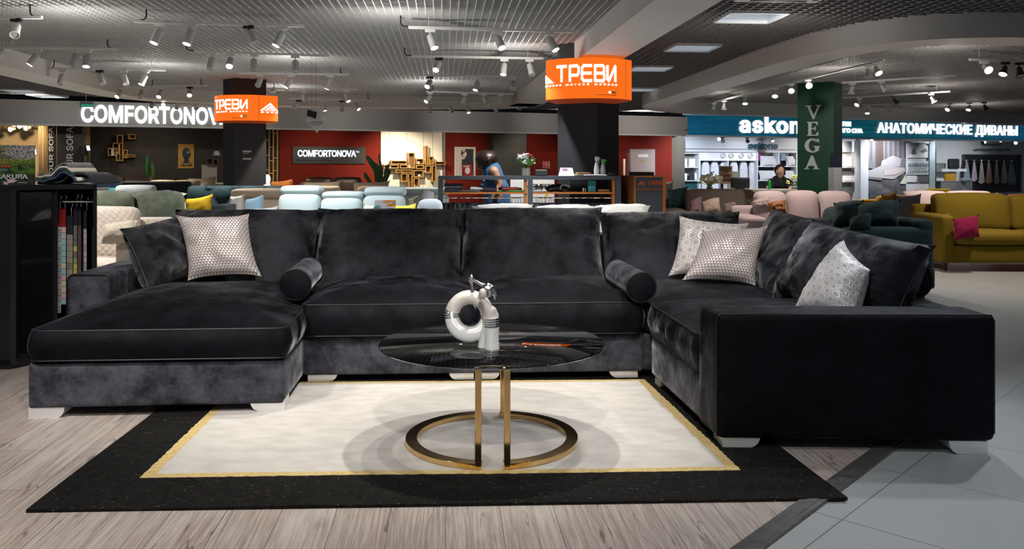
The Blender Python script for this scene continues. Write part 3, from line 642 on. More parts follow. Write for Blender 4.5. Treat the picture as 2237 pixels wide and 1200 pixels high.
# main run
mA = Vector((-1.165, 4.69, 0)); mB_ = Vector((.745, 4.79, 0)); u2 = (mB_-mA).normalized(); v2 = Vector((-u2.y, u2.x, 0))
quadbox('base', (mA, mB_, mB_+v2*1.25, mA+v2*1.25), .055, .272, M['velvet_lit'], .018)
for k, (a, b) in enumerate(((0.004, .492), (.506, .992))):
    p, q = mA+(mB_-mA)*a, mA+(mB_-mA)*b; mb = MB()
    mb.mattress((p-v2*.05, q-v2*.05, q+v2*.86, p+v2*.86), .283, .455, .085, .026, .05, 22, .011, 8, 2.6, 5+k)
    sc = mb.build('seat_cushion', M['velvet'], sofa); pipe(mb.seam_top, .0036, sc); pipe(mb.seam_bot, .0036, sc)
# corner seat and right wing
wA = Vector((.86, 3.84, 0)); wB = Vector((1.95, 3.80, 0)); wC = Vector((1.98, 6.0, 0)); wD = Vector((.775, 4.72, 0))
quadbox('base', (Vector((.745, 4.8, 0)), Vector((1.8, 4.86, 0)), Vector((1.75, 6.0, 0)), Vector((.66, 6.0, 0))), .055, .272, M['velvet_lit'], .018)
quadbox('base', (wA, wB, Vector((1.95, 4.84, 0)), wD), .055, .272, M['velvet_lit'], .018)
mb = MB(); mb.mattress((mB_-v2*.02+u2*.005, mB_+u2*.98-v2*.02, mB_+u2*.93+v2*.86, mB_+v2*.86+u2*.005), .285, .44, .06, .015, .05, 14, .004, 7, 2.6, 9)
sc = mb.build('seat_cushion', M['velvet'], sofa); pipe(mb.seam_top, .0036, sc)
mb = MB(); mb.mattress((Vector((.845, 3.83, 0)), Vector((1.8, 3.83, 0)), Vector((1.78, 4.74, 0)), Vector((.765, 4.72, 0))), .285, .452, .075, .026, .06, 22, .009, 7, 2.4, 11)
sc = mb.build('seat_cushion', M['velvet'], sofa); pipe(mb.seam_top, .0042, sc); pipe(mb.seam_bot, .0042, sc)
# armrests
quadbox('armrest', (Vector((.868, 3.585, 0)), Vector((2.03, 3.545, 0)), Vector((2.03, 3.80, 0)), Vector((.84, 3.835, 0))), .055, .588, M['velvet'], .03)
e = [Vector(p) for p in ((.868, 3.585, .07), (.868, 3.585, .572), (.885, 3.584, .586), (2.01, 3.545, .586), (2.022, 3.547, .565), (2.022, 3.547, .09))]
pipe([p+Vector((0, .006, 0)) for p in e], .0045, sofa, False)
lA = Vector((-2.545, 4.83, 0)); lB = Vector((-2.30, 4.85, 0)); quadbox('armrest', (lA, lB, lB+VV*1.15, lA+VV*1.15), .055, .60, M['velvet_lit'], .035)
pipe([lA+Vector((.004, .006, .1)), lA+Vector((.004, .006, .575)), lA+Vector((.03, .006, .596)), lB+Vector((-.03, .006, .596)), lB+Vector((-.004, .006, .575)), lB+Vector((-.004, .006, .3))], .005, sofa, False)
# backs
quadbox('backrest', (Vector((-2.6, 5.93, 0)), Vector((1.95, 6.06, 0)), Vector((1.95, 6.24, 0)), Vector((-2.6, 6.12, 0))), .055, .74, M['velvet'], .03)
quadbox('backrest', (Vector((1.80, 3.80, 0)), Vector((2.05, 3.80, 0)), Vector((2.0, 6.0, 0)), Vector((1.78, 6.0, 0))), .055, .565, M['velvet'], .03)
def yb(x): return 5.84+.05*(x+.35)
def backc(x0, x1, zt=.915, zb=.455, t=.26, dyb=-.20, seed=0, lean=.1):
    a = Vector((x0, yb(x0)+dyb, zb)); b = Vector((x1, yb(x1)+dyb, zb)); c = Vector((x1, yb(x1)+lean, zt)); d = Vector((x0, yb(x0)+lean, zt))
    mb = MB(); mb.pillow((a, b, c, d), t, 26, .34, .05, .007, seed, belly=(0, -.15), conc=.018, skirt=.10); o = mb.build('back_cushion', M['velvet_back'], sofa)
    n = 26; N1 = n+1; bd = [mb.v[i] for i in range(N1)]+[mb.v[j*N1+n] for j in range(1, N1)]+[mb.v[n*N1+i] for i in range(n-1, -1, -1)]+[mb.v[j*N1] for j in range(n-1, 0, -1)]
    pipe(bd, .0038, o)
backc(-2.30, -1.325, .91, seed=1); backc(-1.325, -.345, .915, seed=2); backc(-.345, .615, .918, seed=3); backc(.625, 1.60, .885, seed=4)
def looseback(c4, t, seed, belly=(0, -.2)):
    mb = MB(); mb.pillow(c4, t, 26, .4, .05, .007, seed, belly=belly, conc=.04); o = mb.build('back_cushion', M['velvet_back'], sofa)
    n = 26; N1 = n+1; bd = [mb.v[i] for i in range(N1)]+[mb.v[j*N1+n] for j in range(1, N1)]+[mb.v[n*N1+i] for i in range(n-1, -1, -1)]+[mb.v[j*N1] for j in range(n-1, 0, -1)]
    pipe(bd, .0038, o)
looseback([P(326, 634, 5.0), P(432, 606, 5.62), P(428, 462, 5.80), P(268, 503, 5.15)], .22, 5)
looseback([P(1648, 646, 5.62), P(1705, 662, 4.85), P(1812, 486, 5.02), P(1692, 458, 5.78)], .26, 6)
looseback([P(1690, 664, 4.92), P(1955, 708, 3.92), P(2034, 540, 3.90), P(1778, 484, 5.0)], .30, 7)
# chrome feet
def foot(c, du, dv, wd=.165, dp=.12, flip=False):
    prof = [(0, 0), (wd*.72, 0)]+[(wd*.72+wd*.28*math.sin(t), .055*.95*(1-math.cos(t))) for t in [math.pi/2*k/6 for k in range(1, 7)]]+[(wd, .055), (0, .055)]
    mb = MB(); mb.prism([c+du*x+Vector((0, 0, z)) for x, z in prof], dv*dp); mb.build('leg', M['steel'], sofa, smooth=False)
foot(cA+Vector((.0, .01, .001)), UU, VV); foot(cB+Vector((0, .01, .018)), -UU, VV)
foot(mA+u2*.03+v2*.02+Vector((0, 0, .018)), u2, v2); foot(mB_-u2*.03+v2*.02+Vector((0, 0, .018)), -u2, v2)
foot(mA+(mB_-mA)*.5-u2*.004+v2*.02+Vector((0, 0, .018)), -u2, v2, .14); foot(mA+(mB_-mA)*.5+u2*.004+v2*.02+Vector((0, 0, .018)), u2, v2, .14)
foot(Vector((.895, 3.60, .018)), Vector((1, -.035, 0)), Vector((-.06, 1, 0)), .16, .13); foot(Vector((2.0, 3.56, .001)), Vector((-1, .035, 0)), Vector((0, 1, 0)), .16, .13)
foot(Vector((.79, 4.68, .018)), Vector((.12, -1, 0)).normalized(), Vector((1, .1, 0)), .12, .12)
foot(cD+Vector((0, -.15, .001)), UU, VV); foot(Vector((1.8, 5.8, .001)), Vector((1, 0, 0)), Vector((0, 1, 0)))
# bolsters
def bolster(p, q, r, label, cap_r=.92):
    t = thing('bolster', label, 'cushion', (p+q)/2-Vector((0, 0, r)), 0, 'round velvet bolsters')
    d = (q-p).normalized(); mb = MB(); L = (q-p).length
    mb.tube([p+d*L*k/10 for k in range(11)], [r*(1+.02*math.sin(math.pi*k/10)) for k in range(11)], 28, cap=False); mb.build('body', M['velvet_lit'], t)
    for e, s in ((p, -1), (q, 1)):
        mb = MB(); Mx = (d*s).to_track_quat('Z', 'Y').to_matrix(); mb.lathe(e, [(r*1.0, -.004), (r*.96, .008), (r*.6, .016), (.002, .019)], 28, Mx); ob = mb.build('end_cap', M['velvet'], t)
        u = d.orthogonal().normalized(); v = d.cross(u); pipe([e+(u*math.cos(a)+v*math.sin(a))*r*1.005 for a in [2*math.pi*k/32 for k in range(32)]], .0055, ob)
bolster(P(645, 622, 4.68), P(675, 594, 5.24), .084, 'velvet bolster lying on the seam between chaise and middle seat')
bolster(P(1401, 628, 4.70), P(1350, 598, 5.26), .082, 'velvet bolster lying between middle seat and right corner seat')
bolster(Vector((1.955, 4.12, .66)), Vector((1.93, 4.75, .66)), .09, 'velvet bolster on the right back, behind the largest leaning cushion')
# patterned throw pillows
def throw(c4, t, m, label, seed):
    mb = MB(); c = sum(c4, Vector())/4; mb.pillow(c4, t, 24, .5, .05, .0035, seed)
    o = mb.build('throw_pillow', m); return tag(o, label, 'pillow', 'patterned throw pillows')
throw([P(413, 610, 5.27), P(568, 601, 5.30), P(541, 470, 5.50), P(388, 473, 5.46)], .17, M['tri'], 'silvery triangle-patterned pillow leaning on the chaise at left', 1)
throw([P(1464, 600, 5.44), P(1612, 606, 5.40), P(1632, 490, 5.54), P(1486, 474, 5.60)], .15, M['hex'], 'pale hexagon-patterned pillow behind the triangle one in right corner', 2)
throw([P(1494, 610, 5.20), P(1648, 621, 5.16), P(1674, 496, 5.34), P(1536, 504, 5.38)], .17, M['tri'], 'silvery triangle-patterned pillow in front in the right corner', 3)
throw([P(1733, 682, 4.22), P(1862, 706, 3.90), P(1898, 590, 4.02), P(1842, 526, 4.36)], .19, M['hex'], 'champagne hexagon-patterned pillow tilted on the right wing behind armrest', 4)
# ================================================================ coffee table
def smoked():
    m, N, L = new_mat('smoked_glass'); out = N['Material Output']; N.remove(N['Principled BSDF'])
    tr = N.new('ShaderNodeBsdfTransparent'); tr.inputs[0].default_value = (.60, .61, .63, 1)
    gl = N.new('ShaderNodeBsdfGlossy'); gl.inputs['Roughness'].default_value = 0.0; gl.inputs[0].default_value = (1, 1, 1, 1)
    fr = N.new('ShaderNodeFresnel'); fr.inputs[0].default_value = 1.6; mx = N.new('ShaderNodeMixShader')
    L.new(fr.outputs[0], mx.inputs[0]); L.new(tr.outputs[0], mx.inputs[1]); L.new(gl.outputs[0], mx.inputs[2]); L.new(mx.outputs[0], out.inputs[0]); return m
TC = Vector((-.088, 3.70, 0)); TZ = .447; TR = .49
table = thing('coffee_table', 'round smoked-glass coffee table on two brass half-ring frames, on the rug', 'table', (TC.x, TC.y, .018))
mb = MB(); mb.lathe(TC, [(.001, TZ-.009), (TR-.004, TZ-.009), (TR, TZ-.006), (TR, TZ-.003), (TR-.004, TZ), (.001, TZ)], 96); mb.build('table_top', smoked(), table)
RG = .375
for sd_ in (-1, 1):
    t = Matrix.Rotation(math.radians(2), 3, 'Z')
    for z0, nm in ((.018, 'base_ring'), (TZ-.034, 'support_ring')):
        mb = MB(); bw, bh = .05, .022; vs = []; fs = []; n = 40; g = .045
        a0 = math.asin(g/RG)
        for k in range(n+1):
            a = -math.pi/2+a0+(math.pi-2*a0)*k/n
            for rr, zz in ((RG, z0), (RG, z0+bh), (RG-bw, z0+bh), (RG-bw, z0)):
                ar = math.acos(max(-1, min(1, 0))) if 0 else a
                p = t @ Vector((sd_*max(g*.9, rr*math.cos(ar)), rr*math.sin(ar), 0)); vs.append((TC.x+p.x, TC.y+p.y, zz))
        for k in range(n):
            for j in range(4): fs.append((4*k+j, 4*k+(j+1) % 4, 4*k+4+(j+1) % 4, 4*k+4+j))
        fs += [(0, 1, 2, 3), (4*n+3, 4*n+2, 4*n+1, 4*n)]
        mb.add(vs, fs); mb.build(nm, M['gold'], table, ang=30, bevel=.0015)
    for fy in (-1, 1):
        p = t @ Vector((sd_*(.045+.012), fy*(RG-.028), 0)); c = TC+p; mb = MB(); mb.box(c.x-.0125, c.y-.025, .0185, c.x+.0125, c.y+.025, TZ-.0125); mb.build('leg', M['gold'], table, smooth=False, bevel=.002)
# ================================================================ ceramic sculpture on the table
por = mat('white_porcelain', (.78, .78, .77), rough=.12, spec=.6, coat=.5)
frost = mat('frosted_bisque', (.62, .57, .53), rough=.55, metal=.15, var=.15, scale=300, bump=.3)
silv = mat('silver_glaze', (.8, .78, .76), rough=.15, metal=1, bump=.25, scale=60)
SY = 3.60; SL = Vector((-.1, SY, TZ+.001))
scu = thing('ceramic_sculpture', 'white and silver abstract ring-shaped couple sculpture standing on the glass table', 'sculpture', SL)
def sp(px, py, y=0): return P(px, py, SY+y)
RC = (1026, 690); cxp = sp(*RC); R_in = 37*SY/F
def ring_pt(a, k=0):  # angle in the picture plane, measured from the top, clockwise
    rx, ry = 38.5, 40.5
    return sp(RC[0]+rx*math.sin(a), RC[1]-ry*math.cos(a), .06+.03*math.cos(a))
def ring_seg(a0, a1, m, name, n=30, kr=1.0, grow=1.0):
    pts = [ring_pt(a0+(a1-a0)*k/n) for k in range(n+1)]; mb = MB()
    rad = []
    for k in range(n+1):
        a = a0+(a1-a0)*k/n; rad.append((15.5+1.0*math.cos(a-math.pi*1.2))*SY/F*grow)
    u = None; vs = []; fs = []; q = 20
    for i, p in enumerate(pts):
        d = (pts[min(i+1, n)]-pts[max(i-1, 0)]).normalized(); y = Vector((0, 1, 0)); s = d.cross(y).normalized()
        for k in range(q):
            t = 2*math.pi*k/q; ct = math.cos(t); st_ = math.sin(t)
            vs.append(p+s*rad[i]*math.copysign(abs(ct)**.75, ct)+y*.055*math.copysign(abs(st_)**.75, st_))
    for i in range(n):
        for k in range(q): fs.append((i*q+k, i*q+(k+1) % q, (i+1)*q+(k+1) % q, (i+1)*q+k))
    fs += [tuple(reversed(range(q))), tuple(range(n*q, (n+1)*q))]
    mb.add(vs, fs); return mb.build(name, m, scu, ang=50)
rdn = math.radians
ring_seg(rdn(100), rdn(268), por, 'ring_body'); ring_seg(rdn(290), rdn(410), frost, 'ring_torso'); ring_seg(rdn(50), rdn(82), frost, 'ring_torso')
for a in (268, 273.5, 279, 284.5): ring_seg(rdn(a), rdn(a+3.4), silv, 'silver_band', 3, grow=1.04); ring_seg(rdn(a+3.4), rdn(a+5.5), por, 'white_band', 2)
for a in (82, 88, 94): ring_seg(rdn(a), rdn(a+3.6), silv, 'silver_band', 3, grow=1.04); ring_seg(rdn(a+3.6), rdn(a+6), por, 'white_band', 2)
def loft(pts, m, name, n=24, rem=0):      # pts: (px, py, y, rx px, ry m)
    mb = MB(); vs = []; fs = []
    for (x, y, dy, rx, ry) in pts:
        c = sp(x, y, dy)
        for k in range(n):
            t = 2*math.pi*k/n; vs.append(c+Vector((rx*SY/F*math.cos(t), ry*math.sin(t), 0)))
    for i in range(len(pts)-1):
        for k in range(n): fs.append((i*n+k, i*n+(k+1) % n, (i+1)*n+(k+1) % n, (i+1)*n+k))
    fs += [tuple(reversed(range(n))), tuple(range((len(pts)-1)*n, len(pts)*n))]
    mb.add(vs, fs); return mb.build(name, m, scu, ang=60)
loft([(1074, 763.0, -.03, 17.5, .05), (1074, 750, -.03, 16.3, .047), (1074, 735, -.03, 15.8, .045), (1073.5, 720, -.03, 17, .045), (1073, 713, -.03, 17.8, .046)], por, 'dress')
loft([(1053, 757, -.005, 10, .04), (1055, 740, -.005, 9, .036), (1058, 725, -.01, 9, .036), (1062, 713, -.02, 9, .036)], por, 'dress_fold')
for k in range(4): loft([(1072.6, 712-5*k, -.03, 18.2, .047), (1072.4, 708.6-5*k, -.03, 18.4, .047)], silv, 'silver_band'); loft([(1072.5, 709-5*k, -.03, 17.2, .045), (1072.4, 706.6-5*k, -.03, 17.2, .045)], por, 'white_band')
mb = MB()
for a, b, ra, rb in (((1073, 696), (1071, 682), 17, 15), ((1071, 682), (1064, 672), 15, 9), ((1064, 672), (1055, 656), 7, 6), ((1078, 690), (1074, 674), 12, 7), ((1074, 674), (1060, 662), 6, 5)):
    mb.tube([sp(*a, -.03), sp(*b, -.03)], [ra*SY/F, rb*SY/F], 14); mb.ball(sp(*a, -.03), ra*SY/F); mb.ball(sp(*b, -.03), rb*SY/F)
mb.ball(sp(1055, 642, -.03), 9.5*SY/F, .022, 12*SY/F); mb.ball(sp(1048, 650, -.03), 5*SY/F)
mb.build('bust', frost, scu, remesh=.003)
mb = MB()
hair = [(1056, 632), (1066, 624), (1074, 630), (1078, 640), (1083, 648), (1080, 656)]
mb.tube([sp(x, y, -.01) for x, y in hair], [k*SY/F for k in (5, 7.5, 8, 6.5, 4, 1.2)], 10)
mb.tube([sp(x, y, -.03) for x, y in ((1058, 630), (1070, 632), (1072, 644), (1064, 650))], [k*SY/F for k in (5, 6, 5, 2)], 10)
mb.tube([sp(x, y, .0) for x, y in ((1062, 626), (1046, 618), (1034, 612), (1030, 604))], [k*SY/F for k in (5, 4, 3.5, 3)], 10)
mb.tube([sp(x, y, .04) for x, y in ((1032, 640), (1031, 622), (1028, 610), (1031, 600))], [k*SY/F for k in (4.5, 4, 6, 2.5)], 10)
mb.build('silver_hair', silv, scu, remesh=.003)
wt = MB(); text_mesh(wt, 'ahura', sp(1018, 729, -.0), sp(1034, 729, 0)-sp(1018, 729, 0), (0, 0, .004), (0, -.002, 0)); 
# ================================================================ orange curved signs on the columns
og = mat('orange_sign_face', (.25, .04, .003), rough=.35, emit=(1, .165, .008), es=.92)
ogd = mat('orange_sign_back', (.2, .03, .003), rough=.5, emit=(1, .12, .01), es=.12)
def drum(label, cx, cy, R, a0, a1, z0, z1, words_, seam, thick=.12):
    """curved light box: arc about (cx, cy) from angle a0 to a1 (0 = facing camera, + = right)"""
    t = thing('curved_sign', label, 'sign', (cx, cy-R, z0)); n = 36
    def pt(a, z, r=R): return Vector((cx+r*math.sin(a), cy-r*math.cos(a), z))
    mb = MB(); vs = []; fs = []
    for i in range(n+1):
        a = a0+(a1-a0)*i/n; vs += [pt(a, z0), pt(a, z1), pt(a, z1, R-thick), pt(a, z0, R-thick)]
    for i in range(n):
        for j in range(4): fs.append((4*i+j, 4*i+(j+1) % 4, 4*i+4+(j+1) % 4, 4*i+4+j))
    fs += [(0, 3, 2, 1), (4*n, 4*n+1, 4*n+2, 4*n+3)]
    mb.add(vs, fs); mb.build('light_box', og, t, ang=30)
    mb = MB(); mb.prism([pt(a0+(a1-a0)*i/n, z0-.012, R-.005) for i in range(n+1)]+[Vector((cx+.3, cy+.42, z0-.012)), Vector((cx-.3, cy+.42, z0-.012))], (0, 0, .012)); mb.build('bottom_panel', ogd, t, smooth=False)
    mb = MB()
    for s in seam:
        a = a0+(a1-a0)*s; mb.add([pt(a, z0, R+.001), pt(a+.008, z0, R+.001), pt(a+.008, z1, R+.001), pt(a, z1, R+.001)], [(0, 1, 2, 3)])
    mb.build('seam', mat('sign_seam', (.4, .07, .01)), t, smooth=False)
    for nm, s, m, x0, x1, y0, y1, bold, space in words_:
        mb = MB()
        def wf(a, b, c): return pt(a0+(a1-a0)*max(.002, min(.998, x0+(x1-x0)*a)), z0+(z1-z0)*(y0+(y1-y0)*b), R+.002+.01*c)
        if callable(s): s(mb, wf)
        else: text_mesh(mb, s, (0, 0, 0), (1, 0, 0), (0, 1, 0), bold=bold, space=space, warp=wf)
        mb.build(nm, m, t, smooth=False)
    return t
TG = {'Т': (1.0, [[(0, 1), (1, 1)], [(.5, 1), (.5, 0)]]), 'Р': (.95, [[(.1, 0), (.1, 1), (.85, 1), (1, .86), (1, .52), (.85, .38), (.1, .38)]]),
      'Е': (.95, [[(1, 1), (.2, 1), (.05, .85), (.05, .15), (.2, 0), (1, 0)], [(.05, .5), (.95, .5)]]),
      'В': (.95, [[(.05, 0), (.05, 1), (.85, 1), (.97, .88), (.97, .62), (.85, .5), (1, .38), (1, .12), (.88, 0), (.05, 0)], [(.05, .5), (.85, .5)]]),
      'И': (.95, [[(.05, 1), (.05, .15), (.2, .02), (.95, 1), (.95, 0)]])}
def trevi(mb, wf, w=.07):
    x = 0; tot = sum(TG[c][0] for c in 'ТРЕВИ')+.28*4
    tmp = MB()
    for c in 'ТРЕВИ':
        gw, lines = TG[c]
        for ln in lines:
            for p, q in zip(ln, ln[1:]):
                P0 = Vector((x+gw*p[0], p[1]*1.05, 0)); P1 = Vector((x+gw*q[0], q[1]*1.05, 0)); d = (P1-P0); L = d.length; d.normalize(); s = Vector((-d.y, d.x, 0))
                k = max(1, int(L/.25))
                for i in range(k): tmp.obox(P0+d*(L*(i+.5)/k), d, s, (0, 0, 1), L/k+(.19 if k == 1 else .1), .21, 1)
        x += gw+.28
    mb.add([wf(v.x/tot, v.y/1.05, v.z+.5) for v in tmp.v], tmp.f)
def chevron(mb, wf):
    tmp = MB()
    for pl in ([(0, .0), (.5, 1), (1, .0), (.86, 0), (.5, .72), (.14, 0)], [(.22, 0), (.5, .58), (.78, 0), (.66, 0), (.5, .34), (.34, 0)], [(.42, 0), (.5, .18), (.58, 0)]):
        tmp.prism([(a, b, 0) for a, b in pl], (0, 0, 1))
    mb.add([wf(v.x, v.y, v.z) for v in tmp.v], tmp.f)
def flagpatch(col): 
    def f(mb, wf):
        tmp = MB(); tmp.box(0, 0, 0, 1, 1, 1); mb.add([wf(v.x, v.y, v.z) for v in tmp.v], tmp.f)
    return f
lw = M['signwhite']; dk = mat('dark_orange_print', (.35, .03, .01)); rd = mat('red_print', (.5, .01, .02), emit=(.6, .01, .03), es=.5); gr = mat('green_print', (.05, .2, .02), emit=(.06, .25, .02), es=.5)
# right-hand sign
SYr = 10.35; R1 = .64; c1 = P(1291, 370, SYr); zt, zb = P(0, 128, SYr+.1).z, P(0, 216, SYr+.1).z
def fx(px, a0=-1.0, a1=1.0, cx=1291, R=R1, Y=SYr): # fraction along the arc for a picture column
    a = math.asin(max(-.999, min(.999, (px-cx)*Y/F/R*.985))); return (a-a0)/(a1-a0)
W1 = [('lettering', trevi, lw, fx(1218), fx(1347), .43, .80, 0, 1), ('emblem', chevron, lw, fx(1178), fx(1211), .40, .62, 0, 1),
      ('small_lettering', 'фабрика мягкой мебели', lw, fx(1186), fx(1350), .305, .375, .02, 1.6), ('imprint', 'MADE IN BELARUS', dk, fx(1303), fx(1348), .075, .095, 0, 1.1),
      ('colour_patch', flagpatch(0), lw, fx(1331), fx(1336), .125, .175, 0, 1), ('colour_patch', flagpatch(0), rd, fx(1336.5), fx(1341.5), .125, .175, 0, 1), ('colour_patch', flagpatch(0), gr, fx(1342), fx(1347.5), .125, .175, 0, 1)]
drum('orange curved light-box sign around the large dark pillar at centre right', c1.x, SYr+R1, R1, -1.0, 1.0, zb, zt, W1, [fx(1372)], .5)
SYl = 14.75; R2 = .635; c2 = P(524, 370, SYl); zt2, zb2 = P(0, 208, SYl+.1).z, P(0, 264, SYl+.1).z
gx = lambda px: fx(px, -1.1, 1.1, 524, R2, SYl)
W2 = [('lettering', trevi, lw, gx(460), gx(540), .46, .80, 0, 1), ('small_lettering', 'мягкой мебели', lw, gx(463), gx(540), .32, .40, .02, 1.5), ('imprint', 'MADE IN BELARUS', dk, gx(507), gx(540), .09, .115, 0, 1.1),
      ('emblem', chevron, lw, gx(565), gx(597), .40, .72, 0, 1), ('small_lettering', 'фабри', lw, gx(566), gx(600), .30, .38, .02, 1.4),
      ('colour_patch', flagpatch(0), lw, gx(526), gx(530), .14, .2, 0, 1), ('colour_patch', flagpatch(0), rd, gx(530.5), gx(534.5), .14, .2, 0, 1), ('colour_patch', flagpatch(0), gr, gx(535), gx(539), .14, .2, 0, 1)]
drum('orange curved light-box sign around the dark pillar at left', c2.x, SYl+R2, R2, -1.1, 1.1, zb2, zt2, W2, [gx(563)], .5)
l = bpy.data.lights.new('sign_glow', 'POINT')
# ================================================================ small hanging signs
Y = 12.0; t = thing('hanging_sign', 'white diamond-shaped card sign hanging on a wire before the grey fascia', 'sign', P(690, 290, Y))
a = [P(668, 262, Y), P(692, 290, Y), P(713, 262, Y), P(690, 239, Y)]; mb = MB(); mb.prism(a, (0, .012, 0)); mb.build('card', mat('card_white', (.72, .72, .7)), t, smooth=False)
mb = MB(); mb.tube([P(690, 239, Y), P(690, 108, Y)], .002, 5); mb.build('wire', M['black'], t)
for py, x0, x1 in ((266, 683, 706), (268.8, 676, 709), (273, 682, 704)):
    mb = MB(); mb.hexa([P(x0, py+.8, Y-.002), P(x1, py+.8, Y-.002), P(x1, py+.8, Y-.0005), P(x0, py+.8, Y-.0005)], [P(x0, py-.6, Y-.002), P(x1, py-.6, Y-.002), P(x1, py-.6, Y-.0005), P(x0, py-.6, Y-.0005)]); mb.build('text_line', mat('grey_print', (.2, .2, .2)), t, smooth=False)
t = thing('hanging_card', 'small tilted black card hanging in front of the white diamond sign', 'sign', P(681, 240, 11.9)); MB().prism([P(670, 253, 11.9), P(690, 260, 11.9), P(692, 245, 11.9), P(672, 239, 11.9)], (0, .01, 0)).build('card', M['black'], t, smooth=False); MB().tube([P(681, 243, 11.9), P(681, 108, 11.9)], .0015, 5).build('wire', M['black'], t)
Y = 17.2; t = thing('exit_sign', 'small green emergency exit sign hanging above the first big white letters', 'sign', P(189, 240, Y))
mb = MB(); mb.hexa([P(174, 234, Y), P(204, 234, Y), P(204, 234, Y+.05), P(174, 234, Y+.05)], [P(174, 221, Y), P(204, 221, Y), P(204, 221, Y+.05), P(174, 221, Y+.05)]); mb.build('housing', mat('exit_housing', (.35, .38, .36)), t, smooth=False)
mb = MB(); mb.hexa([P(177, 233, Y-.01), P(203, 233, Y-.01), P(203, 233, Y-.003), P(177, 233, Y-.003)], [P(177, 228, Y-.01), P(203, 228, Y-.01), P(203, 228, Y-.003), P(177, 228, Y-.003)]); mb.build('green_panel', mat('exit_green', (.02, .3, .2), emit=(.05, .5, .35), es=.4), t, smooth=False)
mb = MB(); mb.tube([P(188, 221, Y), P(188, 189, Y)], .006, 5); mb.build('rod', M['whitemetal'], t)
# ================================================================ track lighting
prot = {}
def lamp_mesh():
    mb = MB(); mb.box(-.055, -.017, -.035, .055, .017, 0); prot['adapter'] = mb
    mb = MB(); mb.tube([(0, 0, -.03), (0, 0, -.075)], .009, 8); prot['arm'] = mb
    mb = MB(); mb.lathe((0, 0, 0), [(.034, 0), (.043, -.012), (.044, -.15), (.046, -.165), (.041, -.165), (.038, -.14), (.002, -.135)], 20); prot['body'] = mb
    mb = MB(); mb.lathe((0, 0, 0), [(.03, .0), (.034, -.05), (.052, -.11), (.058, -.125), (.052, -.125), (.044, -.108), (.002, -.105)], 20); prot['cone'] = mb
    mb = MB(); mb.lathe((0, 0, 0), [(.002, -.156), (.039, -.155), (.039, -.150), (.002, -.149)], 20); prot['lens'] = mb
    mb = MB(); mb.lathe((0, 0, 0), [(.002, -.118), (.051, -.117), (.051, -.112), (.002, -.111)], 20); prot['wide'] = mb
lamp_mesh()
meshes = {}
def lamp_part(kind, m, name):
    k = (kind, m.name)
    if k not in meshes:
        o = prot[kind].build(name, m); meshes[k] = o.data; bpy.data.objects.remove(o)
    o = bpy.data.objects.new(name, meshes[k]); COL.objects.link(o); return o
wl = mat('lamp_white', (.68, .68, .66), rough=.4); bl_ = M['black']
def lamp(t_, mx, my, lx, ly, Y, state, label, group, colr='w', cone=False, size=1.0):
    mo = P(mx, my, Y); root = thing('track_spotlight', label, 'spotlight', mo, math.radians(random.uniform(-4, 4)), group)
    m = wl if colr == 'w' else bl_
    ad = lamp_part('adapter', m if colr != 'k' else bl_, 'adapter'); ad.parent = root; ad.scale = (size,)*3
    ar = lamp_part('arm', m, 'arm'); ar.parent = root; ar.scale = (size,)*3
    dx = (lx-mx)*Y/F; dz = -(ly-my)*Y/F+.07*size; L = .15*size
    dz = min(dz, -.02); r = math.hypot(dx, dz)
    if r > L: dx, dz = dx/r*L, dz/r*L; dy = -.35*L
    else: dy = -math.sqrt(max(L*L-r*r, .0))
    d = Vector((dx, dy, dz)).normalized(); q = (-d).to_track_quat('Z', 'Y')
    rz = root.matrix_basis.to_euler().z
    bo = lamp_part('cone' if cone else 'body', m if colr != 'k' else wl, 'lamp_body'); bo.parent = root; bo.location = (0, 0, -.07*size); bo.rotation_mode = 'QUATERNION'; bo.rotation_quaternion = Matrix.Rotation(-rz, 3, 'Z').to_quaternion() @ q; bo.scale = (size,)*3
    lm = {'on': M['lamp_on'], 'warm': M['lamp_warm'], 'cool': M['lamp_cool'], 'yel': M['lamp_yel'], 'off': M['lens_off']}[state]
    le = lamp_part('wide' if cone else 'lens', lm, 'lens'); le.parent = bo
    return root
